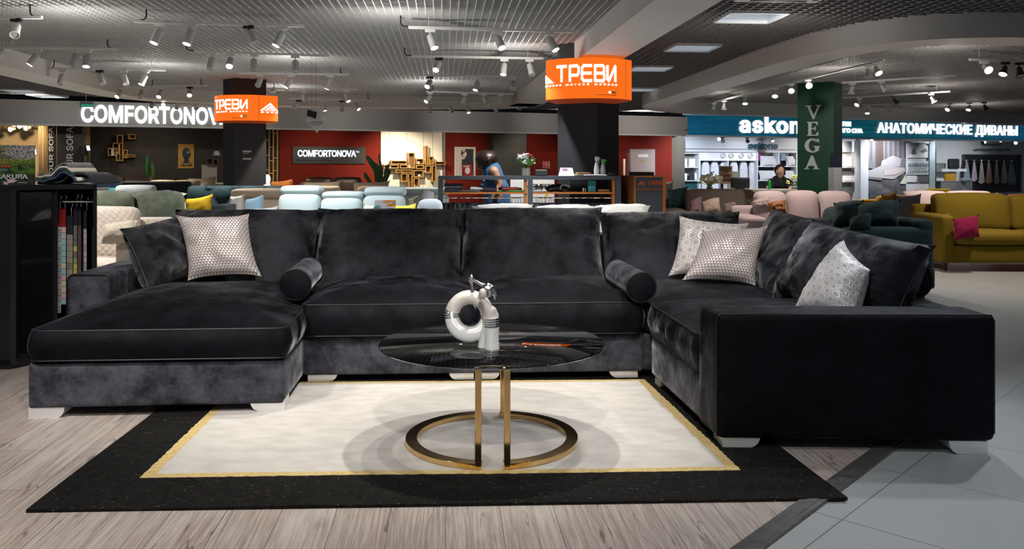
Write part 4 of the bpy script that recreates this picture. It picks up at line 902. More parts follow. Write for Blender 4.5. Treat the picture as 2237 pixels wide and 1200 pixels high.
def track(name, x0, y0, x1, y1, lamps, where, hooks=(), zt=2.73, cone=False, rail=True, ceil=ZC):
    Y0, Y1 = YZ(y0, zt), YZ(y1, zt); a, b = P(x0, y0, Y0), P(x1, y1, Y1)
    t = thing('light_track', 'ceiling light rail '+where, 'light track', (a+b)/2)
    d = (b-a).normalized(); s = Vector((-d.y, d.x, 0)).normalized()
    mb = MB(); mb.obox((a+b)/2, d, s, Vector((0, 0, 1)), (b-a).length, .034, .03); mb.build('rail', wl, t, smooth=False)
    for k in (.12, .88):
        mb = MB(); c = a+(b-a)*k; mb.tube([c, (c.x, c.y, ceil+.03)], .0035, 5); mb.build('suspension_wire', M['whitemetal'], t)
    for hx, hy, ex, sg in hooks:
        mb = MB(); e = P(ex, (y0+(y1-y0)*(ex-x0)/(x1-x0)) if x1 != x0 else y0, Y0+(Y1-Y0)*(ex-x0)/max(x1-x0, 1e-6))+Vector((0, 0, .012))
        k = Vector((-sg*.07, 0, .0)); top = Vector((e.x+k.x*1.6, e.y, ceil+.02)); mid = e+k
        mb.tube([e, mid, mid+k*.4+Vector((0, 0, .012)), mid+k*.6+Vector((0, 0, .04)), Vector((top.x, top.y, top.z))], .008, 7); mb.build('power_cable', bl_, t)
    n = len(lamps); onames = ['first', 'second', 'third', 'fourth', 'fifth', 'sixth', 'seventh', 'eighth', 'ninth']
    sw = {'on': 'lit', 'warm': 'warm lit', 'cool': 'bright lit', 'yel': 'yellowish lit', 'off': 'unlit'}
    for i, L in enumerate(lamps):
        mx, lx, ly, st = L[:4]; cr = L[4] if len(L) > 4 else 'w'; sz = L[5] if len(L) > 5 else 1
        k_ = (mx-CX)/F; f = (k_*a.y-a.x)/((b.x-a.x)-k_*(b.y-a.y)); f = max(0, min(1, f)); Y = Y0+(Y1-Y0)*f; my = HY-(zt-H)*F/Y
        w_ = {'w': 'white', 'b': 'black', 'k': 'black-and-white'}[cr]
        pos = 'only one' if n == 1 else onames[i]+' from left'
        lamp(t, mx, my+2, lx, ly, Y, st, '%s %s spotlight, %s, rail %s' % (sw[st], w_, pos, where), 'ceiling spotlights on rails', cr, cone or st == 'wide', sz)
    return t
track('A', -40, 38, 92, 38, [(36, 45, 78, 'off', 'k')], 'at the top left corner', [(70, 0, 90, 1)])
track('B', 292, 46, 665, 57, [(349, 340, 98, 'on'), (418, 411, 103, 'on'), (543, 561, 98, 'off', 'k'), (618, 606, 99, 'on')], 'between two black cables upper left', [(313, 5, 296, -1)])
track('C', -5, 104, 255, 107, [(2, -6, 130, 'off'), (82, 68, 146, 'on'), (168, 163, 150, 'off'), (190, 193, 150, 'on')], 'hung over the left curved soffit', [(238, 76, 254, 1)])
track('D', 100, 150, 362, 153, [(137, 135, 187, 'off'), (218, 227, 182, 'off', 'k'), (270, 279, 184, 'off'), (318, 312, 185, 'on')], 'in front of the exit sign at left', [(118, 121, 102, -1)])
track('E', 424, 112, 716, 122, [(464, 460, 158, 'off'), (504, 507, 146, 'on'), (555, 556, 160, 'off'), (645, 649, 162, 'off')], 'above the left orange sign', [(437, 80, 426, 1)])
track('F', 262, 190, 455, 187, [(266, 262, 212, 'on'), (311, 312, 212, 'off'), (353, 352, 212, 'on'), (415, 419, 209, 'on', 'k')], 'above the white glowing capitals', [(329, 190, 320, -1), (442, 166, 452, 1)])
track('O', 330, 214, 452, 216, [(338, 336, 233, 'off'), (362, 363, 230, 'on'), (390, 390, 236, 'off'), (424, 431, 237, 'off')], 'lowest, just over the white capitals', [], 2.7)
track('G', 522, 160, 762, 163, [(569, 568, 187, 'off'), (636, 624, 194, 'on'), (722, 715, 193, 'on')], 'right of left pillar, upper of three', [(747, 135, 759, 1)])
track('H', 584, 195, 782, 196, [(596, 600, 221, 'on'), (664, 671, 224, 'off'), (756, 763, 223, 'on')], 'right of left pillar, middle of three', [(583, 170, 586, -1)])
track('I', 632, 216, 817, 219, [(652, 644, 236, 'off', 'k'), (706, 710, 241, 'on'), (747, 748, 241, 'off', 'k'), (775, 785, 240, 'on')], 'right of left pillar, lowest of three', [(808, 200, 815, 1)], 2.7)
track('J', 892, 60, 1252, 69, [(940, 952, 112, 'on'), (1086, 1096, 105, 'on'), (1200, 1215, 114, 'on')], 'nearest the front in the centre', [(915, 20, 898, 1)])
track('K', 898, 123, 1187, 128, [(959, 954, 154, 'on', 'k'), (1102, 1099, 168, 'on'), (1157, 1163, 168, 'off')], 'second from front in the centre', [(916, 90, 902, 1)])
track('L', 912, 165, 1130, 168, [(940, 935, 190, 'on', 'k'), (1044, 1038, 200, 'on'), (1121, 1120, 194, 'off')], 'third from front in the centre', [])
track('M', 930, 200, 1122, 206, [(940, 932, 222, 'on'), (1015, 1011, 230, 'off'), (1057, 1063, 227, 'off'), (1094, 1092, 230, 'off')], 'fourth from front in the centre', [(925, 200, 932, -1)])
track('N', 914, 221, 1140, 227, [(940, 940, 247, 'off'), (981, 989, 246, 'off'), (1020, 1025, 250, 'on'), (1080, 1088, 251, 'off'), (1132, 1135, 232, 'off', 'k')], 'at the back of the centre ceiling', [], 2.7)
# right-hand zone
track('RA', 1530, 231, 1932, 130, [(1560, 1556, 248, 'off'), (1582, 1578, 259, 'off'), (1628, 1626, 230, 'on'), (1694, 1690, 214, 'on'), (1728, 1724, 202, 'cool'), (1765, 1762, 190, 'warm'), (1896, 1895, 176, 'off'), (1912, 1916, 165, 'on')], 'under the curved white soffit', [], 2.76, True, ceil=ZC+.06)
track('RB', 1840, 181, 2090, 165, [(1862, 1858, 208, 'off'), (1925, 1938, 204, 'off')], 'uppermost right of green pillar', [], 2.76, True, ceil=ZC+.06)
track('RC', 1842, 214, 2076, 200, [(1877, 1868, 232, 'yel'), (1952, 1963, 230, 'off', 'b'), (2034, 2041, 227, 'off')], 'second from top right of green pillar', [], 2.76, True, ceil=ZC+.06)
track('RD', 1884, 230, 2212, 219, [(1895, 1892, 256, 'on'), (1940, 1946, 262, 'off'), (2075, 2065, 243, 'on'), (2118, 2109, 250, 'warm'), (2150, 2160, 258, 'off', 'b')], 'just before the teal board', [], 2.76, True, ceil=ZC+.06)
track('RE', 2118, 130, 2290, 137, [(2150, 2150, 158, 'cool', 'w', 1.1), (2196, 2181, 174, 'warm', 'b', 1.1), (2226, 2226, 186, 'off', 'b', 1.1), (2240, 2238, 200, 'off', 'w', 1.1)], 'at the upper right corner', [], 2.76, True, ceil=ZC+.06)
# spots inside the shops
def shop_spots(lst, off, where, cr='w'):
    for i, (px, py, lx, ly, st) in enumerate(lst):
        Y = W(px, py, off).y; r_ = lamp(None, px, py, lx, ly, Y, st, '%s spotlight under the shop ceiling, %s of %d %s' % ('lit' if st != 'off' else 'unlit', ['first', 'second', 'third', 'fourth', 'fifth'][i], len(lst), where), 'spotlights inside the shops', cr, True, 1.2); q = P(px, py+2, Y); MB().tube([q, (q.x, q.y, 2.53 if px < 1490 else 2.43)], .02, 6).build('drop_rod', bl_ if cr == 'b' else wl, r_)
shop_spots([(32, 274, 28, 284, 'warm'), (52, 268, 48, 276, 'warm'), (66, 272, 62, 281, 'warm')], 2.2, 'at the amber wall far left')
shop_spots([(1572, 297, 1568, 305, 'cool'), (1578, 299, 1577, 310, 'off'), (1632, 300, 1631, 310, 'off'), (1687, 299, 1686, 310, 'off')], 2.6, 'over the pale shop shelves', 'b')
shop_spots([(1904, 298, 1900, 305, 'on'), (2148, 305, 2146, 310, 'on'), (2182, 302, 2182, 308, 'on'), (2144, 306, 2142, 313, 'off'), (2218, 307, 2214, 313, 'off')], 1.2, 'over the fabric display at right', 'b')
# ================================================================ the other sofas of the showroom
FB = {k: fabric('fabric_'+k, c, var=.1, scale=120, bump=.12) for k, c in dict(cream=(.62, .54, .45), green=(.075, .10, .06), navy=(.008, .02, .05), teal=(.01, .13, .17), charcoal=(.03, .032, .036), grey=(.33, .34, .36), lgrey=(.5, .52, .54),
    darkteal=(.018, .04, .048), tan=(.42, .33, .25), beige=(.38, .30, .22), ice=(.46, .535, .54), brown=(.10, .05, .035), taupe=(.17, .135, .11), lilac=(.46, .36, .35), lilacgrey=(.22, .21, .24), bottle=(.022, .045, .042), mustard=(.42, .22, .02),
    yellow=(.17, .115, .008), pink=(.52, .38, .35), rust=(.16, .035, .015), white=(.8, .8, .79), offwhite=(.62, .62, .60), blue=(.28, .45, .60), pale=(.6, .62, .45), lemon=(.7, .6, .08), gold=(.58, .36, .01), magenta=(.20, .003, .05), mauve=(.22, .14, .14), petrol=(.012, .05, .06), cognac=(.3, .10, .02), stone=(.5, .42, .33)).items()}
FB['green'] = fabric('fabric_green', (.095, .11, .078), var=.45, scale=9, sheen=.5); FB['bottle'] = fabric('fabric_bottle', (.02, .042, .04), var=.5, scale=8, sheen=.5)
FB['darkteal'] = fabric('fabric_darkteal', (.022, .045, .052), var=.2, scale=8, sheen=.25)
def quilt_mat():
    m, N, L = new_mat('quilted_cream'); b = N['Principled BSDF']; g = NG(m); x, y, z = g.uv('Object')
    s = g.m('ADD', x, y); p = g.m('ABSOLUTE', g.m('SINE', g.m('MULTIPLY', g.m('ADD', s, z), 50))); q = g.m('ABSOLUTE', g.m('SINE', g.m('MULTIPLY', g.m('SUBTRACT', s, z), 50)))
    h = g.m('POWER', g.m('MULTIPLY', p, q), .3); b.inputs['Base Color'].default_value = (.56, .48, .41, 1); b.inputs['Roughness'].default_value = .8; b.inputs['Sheen Weight'].default_value = .3
    g.bump(h, b, .6, .012); return m
FB['quilt'] = quilt_mat()
legm = mat('dark_wood_leg', (.03, .02, .015), rough=.4)
def LB(mb, name, m, root):
    o = mb.build(name, m); o.parent = root; return o
def sofa_b(name, label, px, Y, rz, Wd, Dp, hb, m, nb=2, arm=(.2, .6), seat=.43, backs=None, headrest=None, m2=None, group=None, backless=False, arms=(1, 1), bt=.2, puff=.03, tuft=False, slope=.08, cushions=True):
    """a complete sofa: plinth, arms, seat cushions, back frame, back cushions, feet; front faces -Y before turning by rz"""
    x = (px-CX)*Y/F; root = thing(name, label, 'sofa', (x, Y, 0), math.radians(rz), group); m2 = m2 or m
    aw, ah = arm; ix0 = -Wd/2+aw*arms[0]; ix1 = Wd/2-aw*arms[1]
    mb = MB(); mb.rbox(-Wd/2, -Dp/2, .1, Wd/2, Dp/2, seat-.15, .03); LB(mb, 'base', m, root)
    for s, on in ((-1, arms[0]), (1, arms[1])):
        if on:
            mb = MB(); a, b = (-Wd/2, ix0-.004) if s < 0 else (ix1+.004, Wd/2); mb.rbox(a, -Dp/2-.01, .1, b, Dp/2-.02, ah, .045, puff=(.012, 0, .012)); LB(mb, 'armrest', m, root)
    wd = (ix1-ix0)/nb
    for i in range(nb):
        mb = MB(); mb.rbox(ix0+wd*i+.004, -Dp/2-.02, seat-.145, ix0+wd*(i+1)-.004, Dp/2-.24, seat, .05, puff=(0, .01, .02)); LB(mb, 'seat_cushion', m2, root)
    mb = MB(); mb.rbox(-Wd/2+.01, Dp/2-.17, .1, Wd/2-.01, Dp/2, hb-(.1 if cushions else 0), .05); LB(mb, 'backrest', m, root)
    if cushions:
        for i in range(nb):
            top = backs[i] if backs else hb; mb = MB(); mb.rbox(ix0+wd*i+.006, 0, seat-.02, ix0+wd*(i+1)-.006, bt, top, .07, puff=(0, puff, .015), wr=.004)
            for v in mb.v: v.y += Dp/2-.17-bt+slope*0+(v.z-seat)*slope*2-.1
            o = LB(mb, 'back_cushion', m2, root)
            if headrest and headrest[i]:
                mb = MB(); mb.rbox(ix0+wd*i+.006, Dp/2-.36, top-.01, ix0+wd*(i+1)-.006, Dp/2-.06, top+headrest[i], .06, puff=(0, .015, .01)); LB(mb, 'headrest', m2, root)
    for sx in (-1, 1):
        for sy in (-1, 1):
            mb = MB(); mb.tube([(sx*(Wd/2-.08), sy*(Dp/2-.08), 0), (sx*(Wd/2-.08), sy*(Dp/2-.08), .105)], [.016, .024], 10); LB(mb, 'leg', legm, root)
    return root
def cush(px0, py0, px1, py1, Y, m, label, dy=.12, t=.15, tilt=0, skew=0, group='loose cushions on the display sofas', seed=None, yb_=0, name='scatter_cushion'):
    """scatter cushion seen in the picture box px0..px1, py0..py1 at depth Y, leaning back by dy"""
    s = seed if seed is not None else random.random()*9
    c4_ = [P(px0+skew, py1+tilt, Y), P(px1+skew*.6, py1-tilt*.4, Y+yb_), P(px1, py0-tilt, Y+dy+yb_), P(px0, py0+tilt, Y+dy)]
    mb = MB(); mb.pillow(c4_, t, 12, .5, .04, .004, s); return tag(mb.build(name, m), label, 'cushion', group)
# --- left group
sofa_b('quilted_sofa', 'cream quilted sofa with padded arm behind the black chaise at far left', 92, 7.3, 6, 2.0, .95, .86, FB['quilt'], 2, (.24, .66), puff=.02)
cush(222, 490, 300, 524, 6.75, fabric('cream_knit', (.6, .52, .43), var=.35, scale=90), 'cream textured cushion on the quilted cream sofa', .12, .16, 8)
rt = sofa_b('green_sofa', 'olive green velvet sofa with two big rounded back cushions, left of the black sofa', 300, 9.0, 38, 1.45, .98, .84, FB['green'], 2, (.2, .74), .44, [.96, .95], bt=.26, puff=.05)
t = thing('display_bed', 'bed with rumpled white duvet behind the olive green sofa', 'bed', P(262, 370, 12.2)*Vector((1, 1, 0)) if False else Vector((P(250, 370, 12.2).x, 12.2, 0)), math.radians(8))
mb = MB(); mb.rbox(-.85, -1.0, .08, .85, 1.0, .5, .05); LB(mb, 'base', FB['lgrey'], t)
mb = MB(); mb.rbox(-.82, -1.0, .5, .82, .95, .70, .08); LB(mb, 'mattress', FB['white'], t)
mb = MB(); mb.rbox(-.85, -1.02, .62, .85, .5, .79, .08, 16, (0, 0, .05), .03); LB(mb, 'duvet', mat('white_duvet', (.85, .85, .84), rough=.9, bump=.3, scale=6), t)
for q in (-.45, .45):
    mb = MB(); mb.pillow([(q-.35, .5, .72), (q+.35, .5, .72), (q+.35, .85, .82), (q-.35, .85, .82)], .14, 10); LB(mb, 'pillow', FB['white'], t)
sofa_b('navy_sofa', 'long dark navy sofa far back at left behind the white bed', 200, 17.6, 0, 2.4, .9, .93, FB['navy'], 3, (.18, .6), cushions=False)
cush(226, 409, 268, 450, 17.1, FB['teal'], 'flat teal cushion in front of the navy sofa', .1, .12); cush(205, 408, 238, 450, 17.0, FB['charcoal'], 'dark grey cushion at the right edge of the black cabinet', .1, .14)
sofa_b('charcoal_sofa', 'charcoal sofa with sloping back behind the grey headrest armchair', 318, 15.3, -8, 1.35, .9, .98, FB['charcoal'], 2, (.2, .62), cushions=False)
rt = sofa_b('grey_armchair', 'light grey armchair with big rounded headrest behind the white bed', 290, 14.0, 10, .9, .85, .70, FB['lgrey'], 1, (.14, .58), .42, [.76], [.17], bt=.2)
sofa_b('beige_sofa', 'small beige two-seat sofa under the wall cube shelves', 268, 19.0, 0, 1.5, .85, 1.08, FB['tan'], 2, (.15, .62), .45, [1.06, 1.06])
sofa_b('tan_sofa', 'tan two-seat sofa with padded headrests behind the mustard cushions', 372, 16.5, 0, 1.2, .9, .86, FB['tan'], 2, (.12, .6), .44, [.86, .86], [.12, .12])
cush(350, 404, 384, 455, 16.1, FB['mustard'], 'mustard cushion standing crookedly behind the green sofa', .1, .14, 6); cush(336, 396, 354, 440, 16.2, FB['gold'], 'golden cushion half hidden behind the mustard one', .1, .12); cush(386, 412, 404, 452, 16.0, FB['pale'], 'pale sage cushion right of the mustard cushion', .08, .12, 2)
cush(352, 418, 377, 440, 9.7, FB['blue'], 'folded blue-grey cushion peeping over the green sofa back', .1, .12)
sofa_b('cream_sofa', 'cream sofa with plump cushions left of the slim dark pillar', 440, 17.9, 0, 1.6, .9, .92, FB['stone'], 2, (.16, .6), .45, [.9, .9])
cush(410, 388, 472, 446, 17.5, FB['stone'], 'long cream cushion on the cream sofa, upper one', .1, .16, 2); cush(408, 400, 452, 448, 17.3, FB['cream'], 'smaller cream cushion in front of the long cream one', .1, .14)
rt = sofa_b('tufted_sofa', 'dark teal button-tufted sofa below the slim dark pillar', 500, 12.1, 0, 1.45, .9, .95, FB['darkteal'], 2, (.16, .62), .44, cushions=False)
mb = MB(); nx, nz = 40, 14; vs = []; fs = []
for j in range(nz+1):
    for i in range(nx+1):
        x = -.66+1.32*i/nx; z = .46+.5*j/nz; u = x*5.2; v = (z-.46)*5.2; a = abs(math.sin((u+v)*math.pi/2))*abs(math.sin((u-v)*math.pi/2))
        vs.append((x, .30-.05*a**.5-(.0 if 0 < j < nz else -.03), z))
for j in range(nz):
    for i in range(nx): k = j*(nx+1)+i; fs.append((k, k+1, k+nx+2, k+nx+1))
mb.add(vs, fs); LB(mb, 'tufted_back', FB['darkteal'], rt)
cush(404, 430, 464, 500, 11.5, FB['gold'], 'bright yellow cushion beside the dark teal tufted sofa', .12, .16, 5)
tag(MB().rbox(P(463, 450, 9.9).x, 9.9, .0, P(493, 450, 9.9).x, 10.3, P(463, 448, 9.9).z, .02).build('pouf', FB['charcoal']), 'dark grey upholstered block right of the yellow cushion', 'pouf')
rt = sofa_b('tan_recliner_sofa', 'tan sofa with padded headrest at left of the ice blue sofa', 572, 10.95, 0, 1.15, .9, .80, FB['tan'], 1, (.12, .6), .44, [.80], [.14])
cush(502, 427, 533, 500, 10.9, FB['offwhite'], 'off-white cushion left of the sky blue one', .1, .13, 2, 4); cush(536, 430, 577, 500, 10.6, FB['blue'], 'sky blue cushion leaning on the tan sofa', .12, .15, 6, -4); cush(552, 454, 606, 500, 10.4, FB['lgrey'], 'low pale blue-white cushion in front of the sky blue one', .15, .12, 3)
rt = sofa_b('ice_blue_sofa', 'ice blue three-seat recliner sofa with raised headrests in the middle', 742, 9.9, 0, 1.62, .95, .86, FB['ice'], 3, (.06, .6), .44, [.90, .855, .885], [.10, .075, .10], bt=.22, puff=.02)
sofa_b('ice_blue_sofa', 'second ice blue sofa, its right end showing beside the dark counter frame', 916, 11.6, 0, 1.1, .9, .82, FB['ice'], 1, (.15, .62), .44, [.84], [.1])
rt = sofa_b('brown_leather_sofa', 'dark brown leather sofa against the red wall', 726, 20.2, 0, 1.75, .9, .98, mat('brown_leather', (.065, .032, .022), rough=.35, bump=.1, scale=80), 2, (.2, .65), .45, [1.0, 1.0])
for a, b, w_ in ((662, 742, 'left'), (771, 850, 'right')):
    cush(a, 397, b, 455, 16.6, FB['stone'], 'beige flanged cushion with brown edge, %s one of the pair below the red wall' % w_, .1, .14, 1)
    tag(MB().rbox(P(a+9, 408, 14.8).x, 14.8, .0, P(b-9, 408, 14.8).x, 15.3, P(a, 407.5, 14.8).z, .06).build('bench', FB['cream']), 'cream padded bench under the %s beige flanged cushion' % w_, 'bench')
cush(590, 394, 640, 455, 15.4, FB['cognac'], 'cognac channel-stitched cushion right of the slim dark pillar', .12, .3, 3); cush(574, 400, 594, 461, 15.5, FB['white'], 'white cushion between the pillar and the cognac one', .1, .14, 2)
sofa_b('stone_sofa', 'beige stone sofa carrying the flanged cushions below the red wall', 756, 17.05, 0, 2.1, .95, .70, FB['stone'], 2, (.14, .55), .44, cushions=False); sofa_b('rust_armchair', 'rust armchair behind the ice blue sofa, right of slim dark pillar', 626, 15.85, 0, .62, .9, .70, FB['cognac'], 1, (.05, .5), .44, cushions=False)
cush(862, 447, 908, 518, 9.5, FB['lemon'], 'lemon yellow cushion right of the price card', .1, .13, 2); cush(890, 430, 915, 498, 11.1, FB['pale'], 'pale green cushion beside the rolled grey cushions', .1, .14, 5)
t = tag(MB().tube([P(917, 494, 11.0), P(934, 420, 11.15)], [.09, .09], 16).build('roll_cushion', FB['lgrey']), 'grey rolled cushion standing upright left of the counter', 'cushion')
sofa_b('grey_white_armchair', 'small grey-white rounded armchair back left of the counter frame', 938, 9.0, 0, .36, .8, .84, FB['lgrey'], 1, (.04, .5), .42, [.87])
cush(795, 447, 822, 520, 9.5, FB['pale'], 'pale sage cushion behind the coloured price card', .08, .12)
# --- white cushion row right behind the black sofa
rt = sofa_b('white_sofa', 'white three-seat sofa with loose back cushions directly behind the black sofa', 1226, 8.3, 1, 1.9, .95, .70, FB['offwhite'], 3, (.1, .55), .42, cushions=False)
for a, b, y, w_ in ((1033, 1164, 449, 'left'), (1163, 1296, 452, 'middle'), (1290, 1420, 451, 'right')): cush(a, y, b, 486, 8.05, FB['offwhite'], 'loose white back cushion, %s one of three behind the black sofa' % w_, .12, .2, 2)
# --- right group
sofa_b('teal_sofa', 'teal sofa with fluffy throw right of the branded cabinet', 1478, 12.3, 0, 1.1, .9, .80, FB['petrol'], 1, (.2, .6), .44, [.86])
cush(1460, 412, 1502, 456, 11.3, mat('fluffy_teal', (.012, .05, .055), rough=1, sheen=1, sheen_tint=(.3, .6, .6), bump=1, scale=25, col2=(.06, .16, .16)), 'shaggy dark teal cushion right of the orange-edged cabinet', .14, .22, 4); cush(1450, 396, 1470, 452, 12.2, FB['cream'], 'cream cushion peeping above the teal sofa', .1, .12, 2)
sofa_b('taupe_sofa', 'taupe brown sofa with loose cushions in front of the pale shop', 1565, 11.0, -6, 1.35, .95, .90, FB['taupe'], 1, (.28, .68), .46, [.93], bt=.2)
cush(1507, 434, 1534, 470, 10.6, FB['mauve'], 'dusky mauve cushion on the taupe sofa', .12, .15, 6, -4); cush(1530, 437, 1572, 465, 10.4, FB['beige'], 'beige brown cushion in front of the mauve one', .12, .15, 6, 5); cush(1580, 444, 1608, 466, 10.3, FB['taupe'], 'small taupe cushion at the right end of the taupe sofa', .1, .12, 3)
sofa_b('taupe_sofa', 'second taupe sofa, half hidden between taupe and lilac sofas', 1622, 12.2, 0, .55, .9, .92, FB['beige'], 1, (.06, .6), .45, [.9])
rt = sofa_b('lilac_sofa', 'long pinkish lilac sofa with tall back cushions in front of green pillar', 1762, 9.9, -2, 1.62, 1.0, .86, FB['lilac'], 3, (.24, .66), .44, [.93, .935, .93], m2=FB['lilac'], bt=.22, puff=.05)
cush(1640, 437, 1682, 464, 9.1, FB['pink'], 'pale pink cushion at the left arm of the lilac sofa', .12, .14, 5, 6)
def ikat():
    m, N, L = new_mat('orange_ikat'); b = N['Principled BSDF']; g = NG(m); u, v, _ = g.uv(); d = g.m('ADD', g.m('ABSOLUTE', g.m('SUBTRACT', g.m('FRACT', g.m('MULTIPLY', u, 3)), .5)), g.m('ABSOLUTE', g.m('SUBTRACT', g.m('FRACT', g.m('MULTIPLY', v, 3)), .5)))
    f = g.m('FRACT', g.m('MULTIPLY', d, 3)); c = g.mix(g.rng(f, .45, .5, 0, 1), (.55, .07, .01, 1), (.05, .03, .02, 1)); c = g.mix(g.rng(f, .78, .8, 0, 1), c, (.75, .45, .08, 1)); L.new(c, b.inputs['Base Color']); b.inputs['Roughness'].default_value = .8; return m
cush(1677, 441, 1716, 476, 8.95, ikat(), 'orange zigzag-patterned cushion on the lilac sofa', .12, .15, 3, 6)
rt = sofa_b('green_velvet_sofa', 'dark bottle green velvet sofa seen from its side, right of the lilac sofa', 1856, 8.5, -84, 1.6, .82, .84, FB['bottle'], 2, (.24, .66), .44, [.80, .80], bt=.22)
cush(1822, 441, 1886, 500, 8.35, FB['bottle'], 'dark green velvet back cushion, left of the pair', .16, .26, 3, -10); cush(1874, 443, 1966, 500, 7.95, FB['bottle'], 'dark green velvet back cushion, right and larger of the pair', .16, .26, 4, -6); cush(1856, 472, 1906, 505, 7.7, FB['bottle'], 'small dark green velvet cushion before the larger two', .12, .16, 6, -6)
sofa_b('mustard_sofa', 'mustard sofa behind the dark green velvet sofa', 1962, 12.6, 0, .95, .9, .84, FB['mustard'], 1, (.2, .62), .44, [.80]); cush(1926, 422, 1958, 480, 12.2, FB['mustard'], 'deep mustard cushion left of the grey piped one', .1, .14, 4); cush(1956, 426, 2012, 482, 12.1, FB['lilacgrey'], 'grey cushion with dark piping on the mustard sofa', .1, .15, 2)
sofa_b('pink_sofa', 'long low pink sofa in front of the bedroom photo wall', 2074, 15.6, 0, 1.95, .9, .76, FB['pink'], 2, (.15, .6), .44, [.79, .79]); cush(2106, 422, 2180, 460, 15.2, FB['lilacgrey'], 'grey cushion lying on the long pink sofa', .1, .12)
sofa_b('rust_sofa', 'rust brown sofa at the right edge of the picture', 2252, 14.6, 0, .98, .9, .74, FB['rust'], 1, (.15, .6), .44, [.76])
rt = sofa_b('yellow_sofa', 'ochre yellow velvet sofa standing on grey tiles at the right edge', 2215, 10.35, -3, 2.15, .95, .86, FB['yellow'], 2, (.16, .655), .46, [.895, .88], bt=.2, puff=.04)
cush(2046, 470, 2076, 500, 10.0, FB['yellow'], 'small ochre cushion behind the magenta one', .1, .12, 6); cush(2081, 474, 2138, 520, 9.75, FB['magenta'], 'magenta cushion on the ochre yellow sofa', .12, .16, 5, 4)
# ================================================================ counter with hanging samples
Yc = 10.3; t = thing('display_counter', 'anthracite open counter frame with orange shelf and hanging fabric samples', 'counter', (P(1158, 370, Yc).x, Yc, 0))
def X(px, Y=Yc): return (px-CX)*Y/F
ztop = P(0, 384.5, Yc).z; zs = P(0, 420, Yc).z; zr = P(0, 433, Yc).z
mb = MB(); mb.box(X(957), Yc, ztop-.045, X(1357), Yc+.42, ztop); mb.build('top_panel', M['graphite'], t, smooth=False)
for a, b in ((957, 967), (1153, 1164), (1345, 1357)):
    mb = MB(); mb.box(X(a), Yc+.001, 0, X(b), Yc+.06, ztop-.046); mb.build('post', M['graphite'], t, smooth=False)
for a, b in ((968, 1152), (1165, 1344)):
    mb = MB(); mb.box(X(a), Yc+.01, zs-.022, X(b), Yc+.4, zs); mb.build('shelf', M['orangewood'], t, smooth=False)
    mb = MB(); mb.tube([(X(a), Yc+.1, zr), (X(b), Yc+.1, zr)], .009, 8); mb.build('rail', M['chrome'], t)
for a, b in ((1145, 1152), (1338, 1344)):
    mb = MB(); mb.box(X(a), Yc+.02, 0, X(b), Yc+.42, ztop-.046); mb.build('side_panel', M['orangewood'], t, smooth=False)
mb = MB(); mb.box(X(1250), Yc+.43, .1, X(1357), Yc+.44, ztop-.05); mb.build('back_panel', M['graphite'], t, smooth=False)
mb = MB(); mb.box(X(968), Yc+.43, .05, X(1250), Yc+.44, .62); mb.build('back_panel', M['graphite'], t, smooth=False)
swc = [(.03, .03, .032), (.09, .085, .08), (.16, .14, .11), (.02, .03, .04), (.22, .2, .18), (.05, .06, .07), (.28, .2, .12), (.06, .1, .09), (.12, .1, .14)]
hp = []
for i, c in enumerate(swc):
    r_ = thing('fabric_hanger', 'x', 'fabric sample', (0, 0, 0)); mb = MB(); mb.tube([(0, 0, 0), (.008, 0, .012), (0, 0, .022), (-.008, 0, .014)], .0025, 6); mb.tube([(0, 0, .0), (0, 0, -.05)], .0025, 6); mb.box(-.006, -.1, -.07, .006, .1, -.05); LB(mb, 'hook', M['anth'], r_)
    mb = MB(); vs = []; fs = []; n = 12
    for j in range(7):
        for k in range(n+1):
            y = -.13+.26*k/n; z = -.06-.42*j/6; vs.append((.01*math.sin(k*1.4+i)*(.3+j/6), y*(1-.25*(6-j)/6), z))
    for j in range(6):
        for k in range(n): q = j*(n+1)+k; fs.append((q, q+1, q+n+2, q+n+1))
    o2 = [(x+.006, y, z) for x, y, z in vs]; N0 = len(vs)
    mb.add(vs+o2, fs+[tuple(q+N0 for q in reversed(f)) for f in fs]); LB(mb, 'swatch', fabric('sample_%d' % i, c), r_); hp.append(r_)
for bay, (a, b, n) in (('left', (972, 1140, 30)), ('right', (1168, 1334, 34))):
    for k in range(n):
        px = a+(b-a)*(k+.5)/n+random.uniform(-1.5, 1.5)
        if bay == 'left' and 1024 < px < 1034: continue
        c = random.randrange(len(swc)); m_ = Matrix.Translation((X(px), Yc+.1, zr-.012)) @ Matrix.Rotation(random.choice((-1, 1))*random.uniform(.5, 1.15), 4, 'Z')
        r_ = copy_thing(hp[c], m_, 'fabric sample hanging from the chrome rail in the %s bay of the counter' % bay); r_['group'] = 'fabric samples in the %s bay' % bay
for r_ in hp:
    for ch in list(r_.children): bpy.data.objects.remove(ch)
    bpy.data.objects.remove(r_)
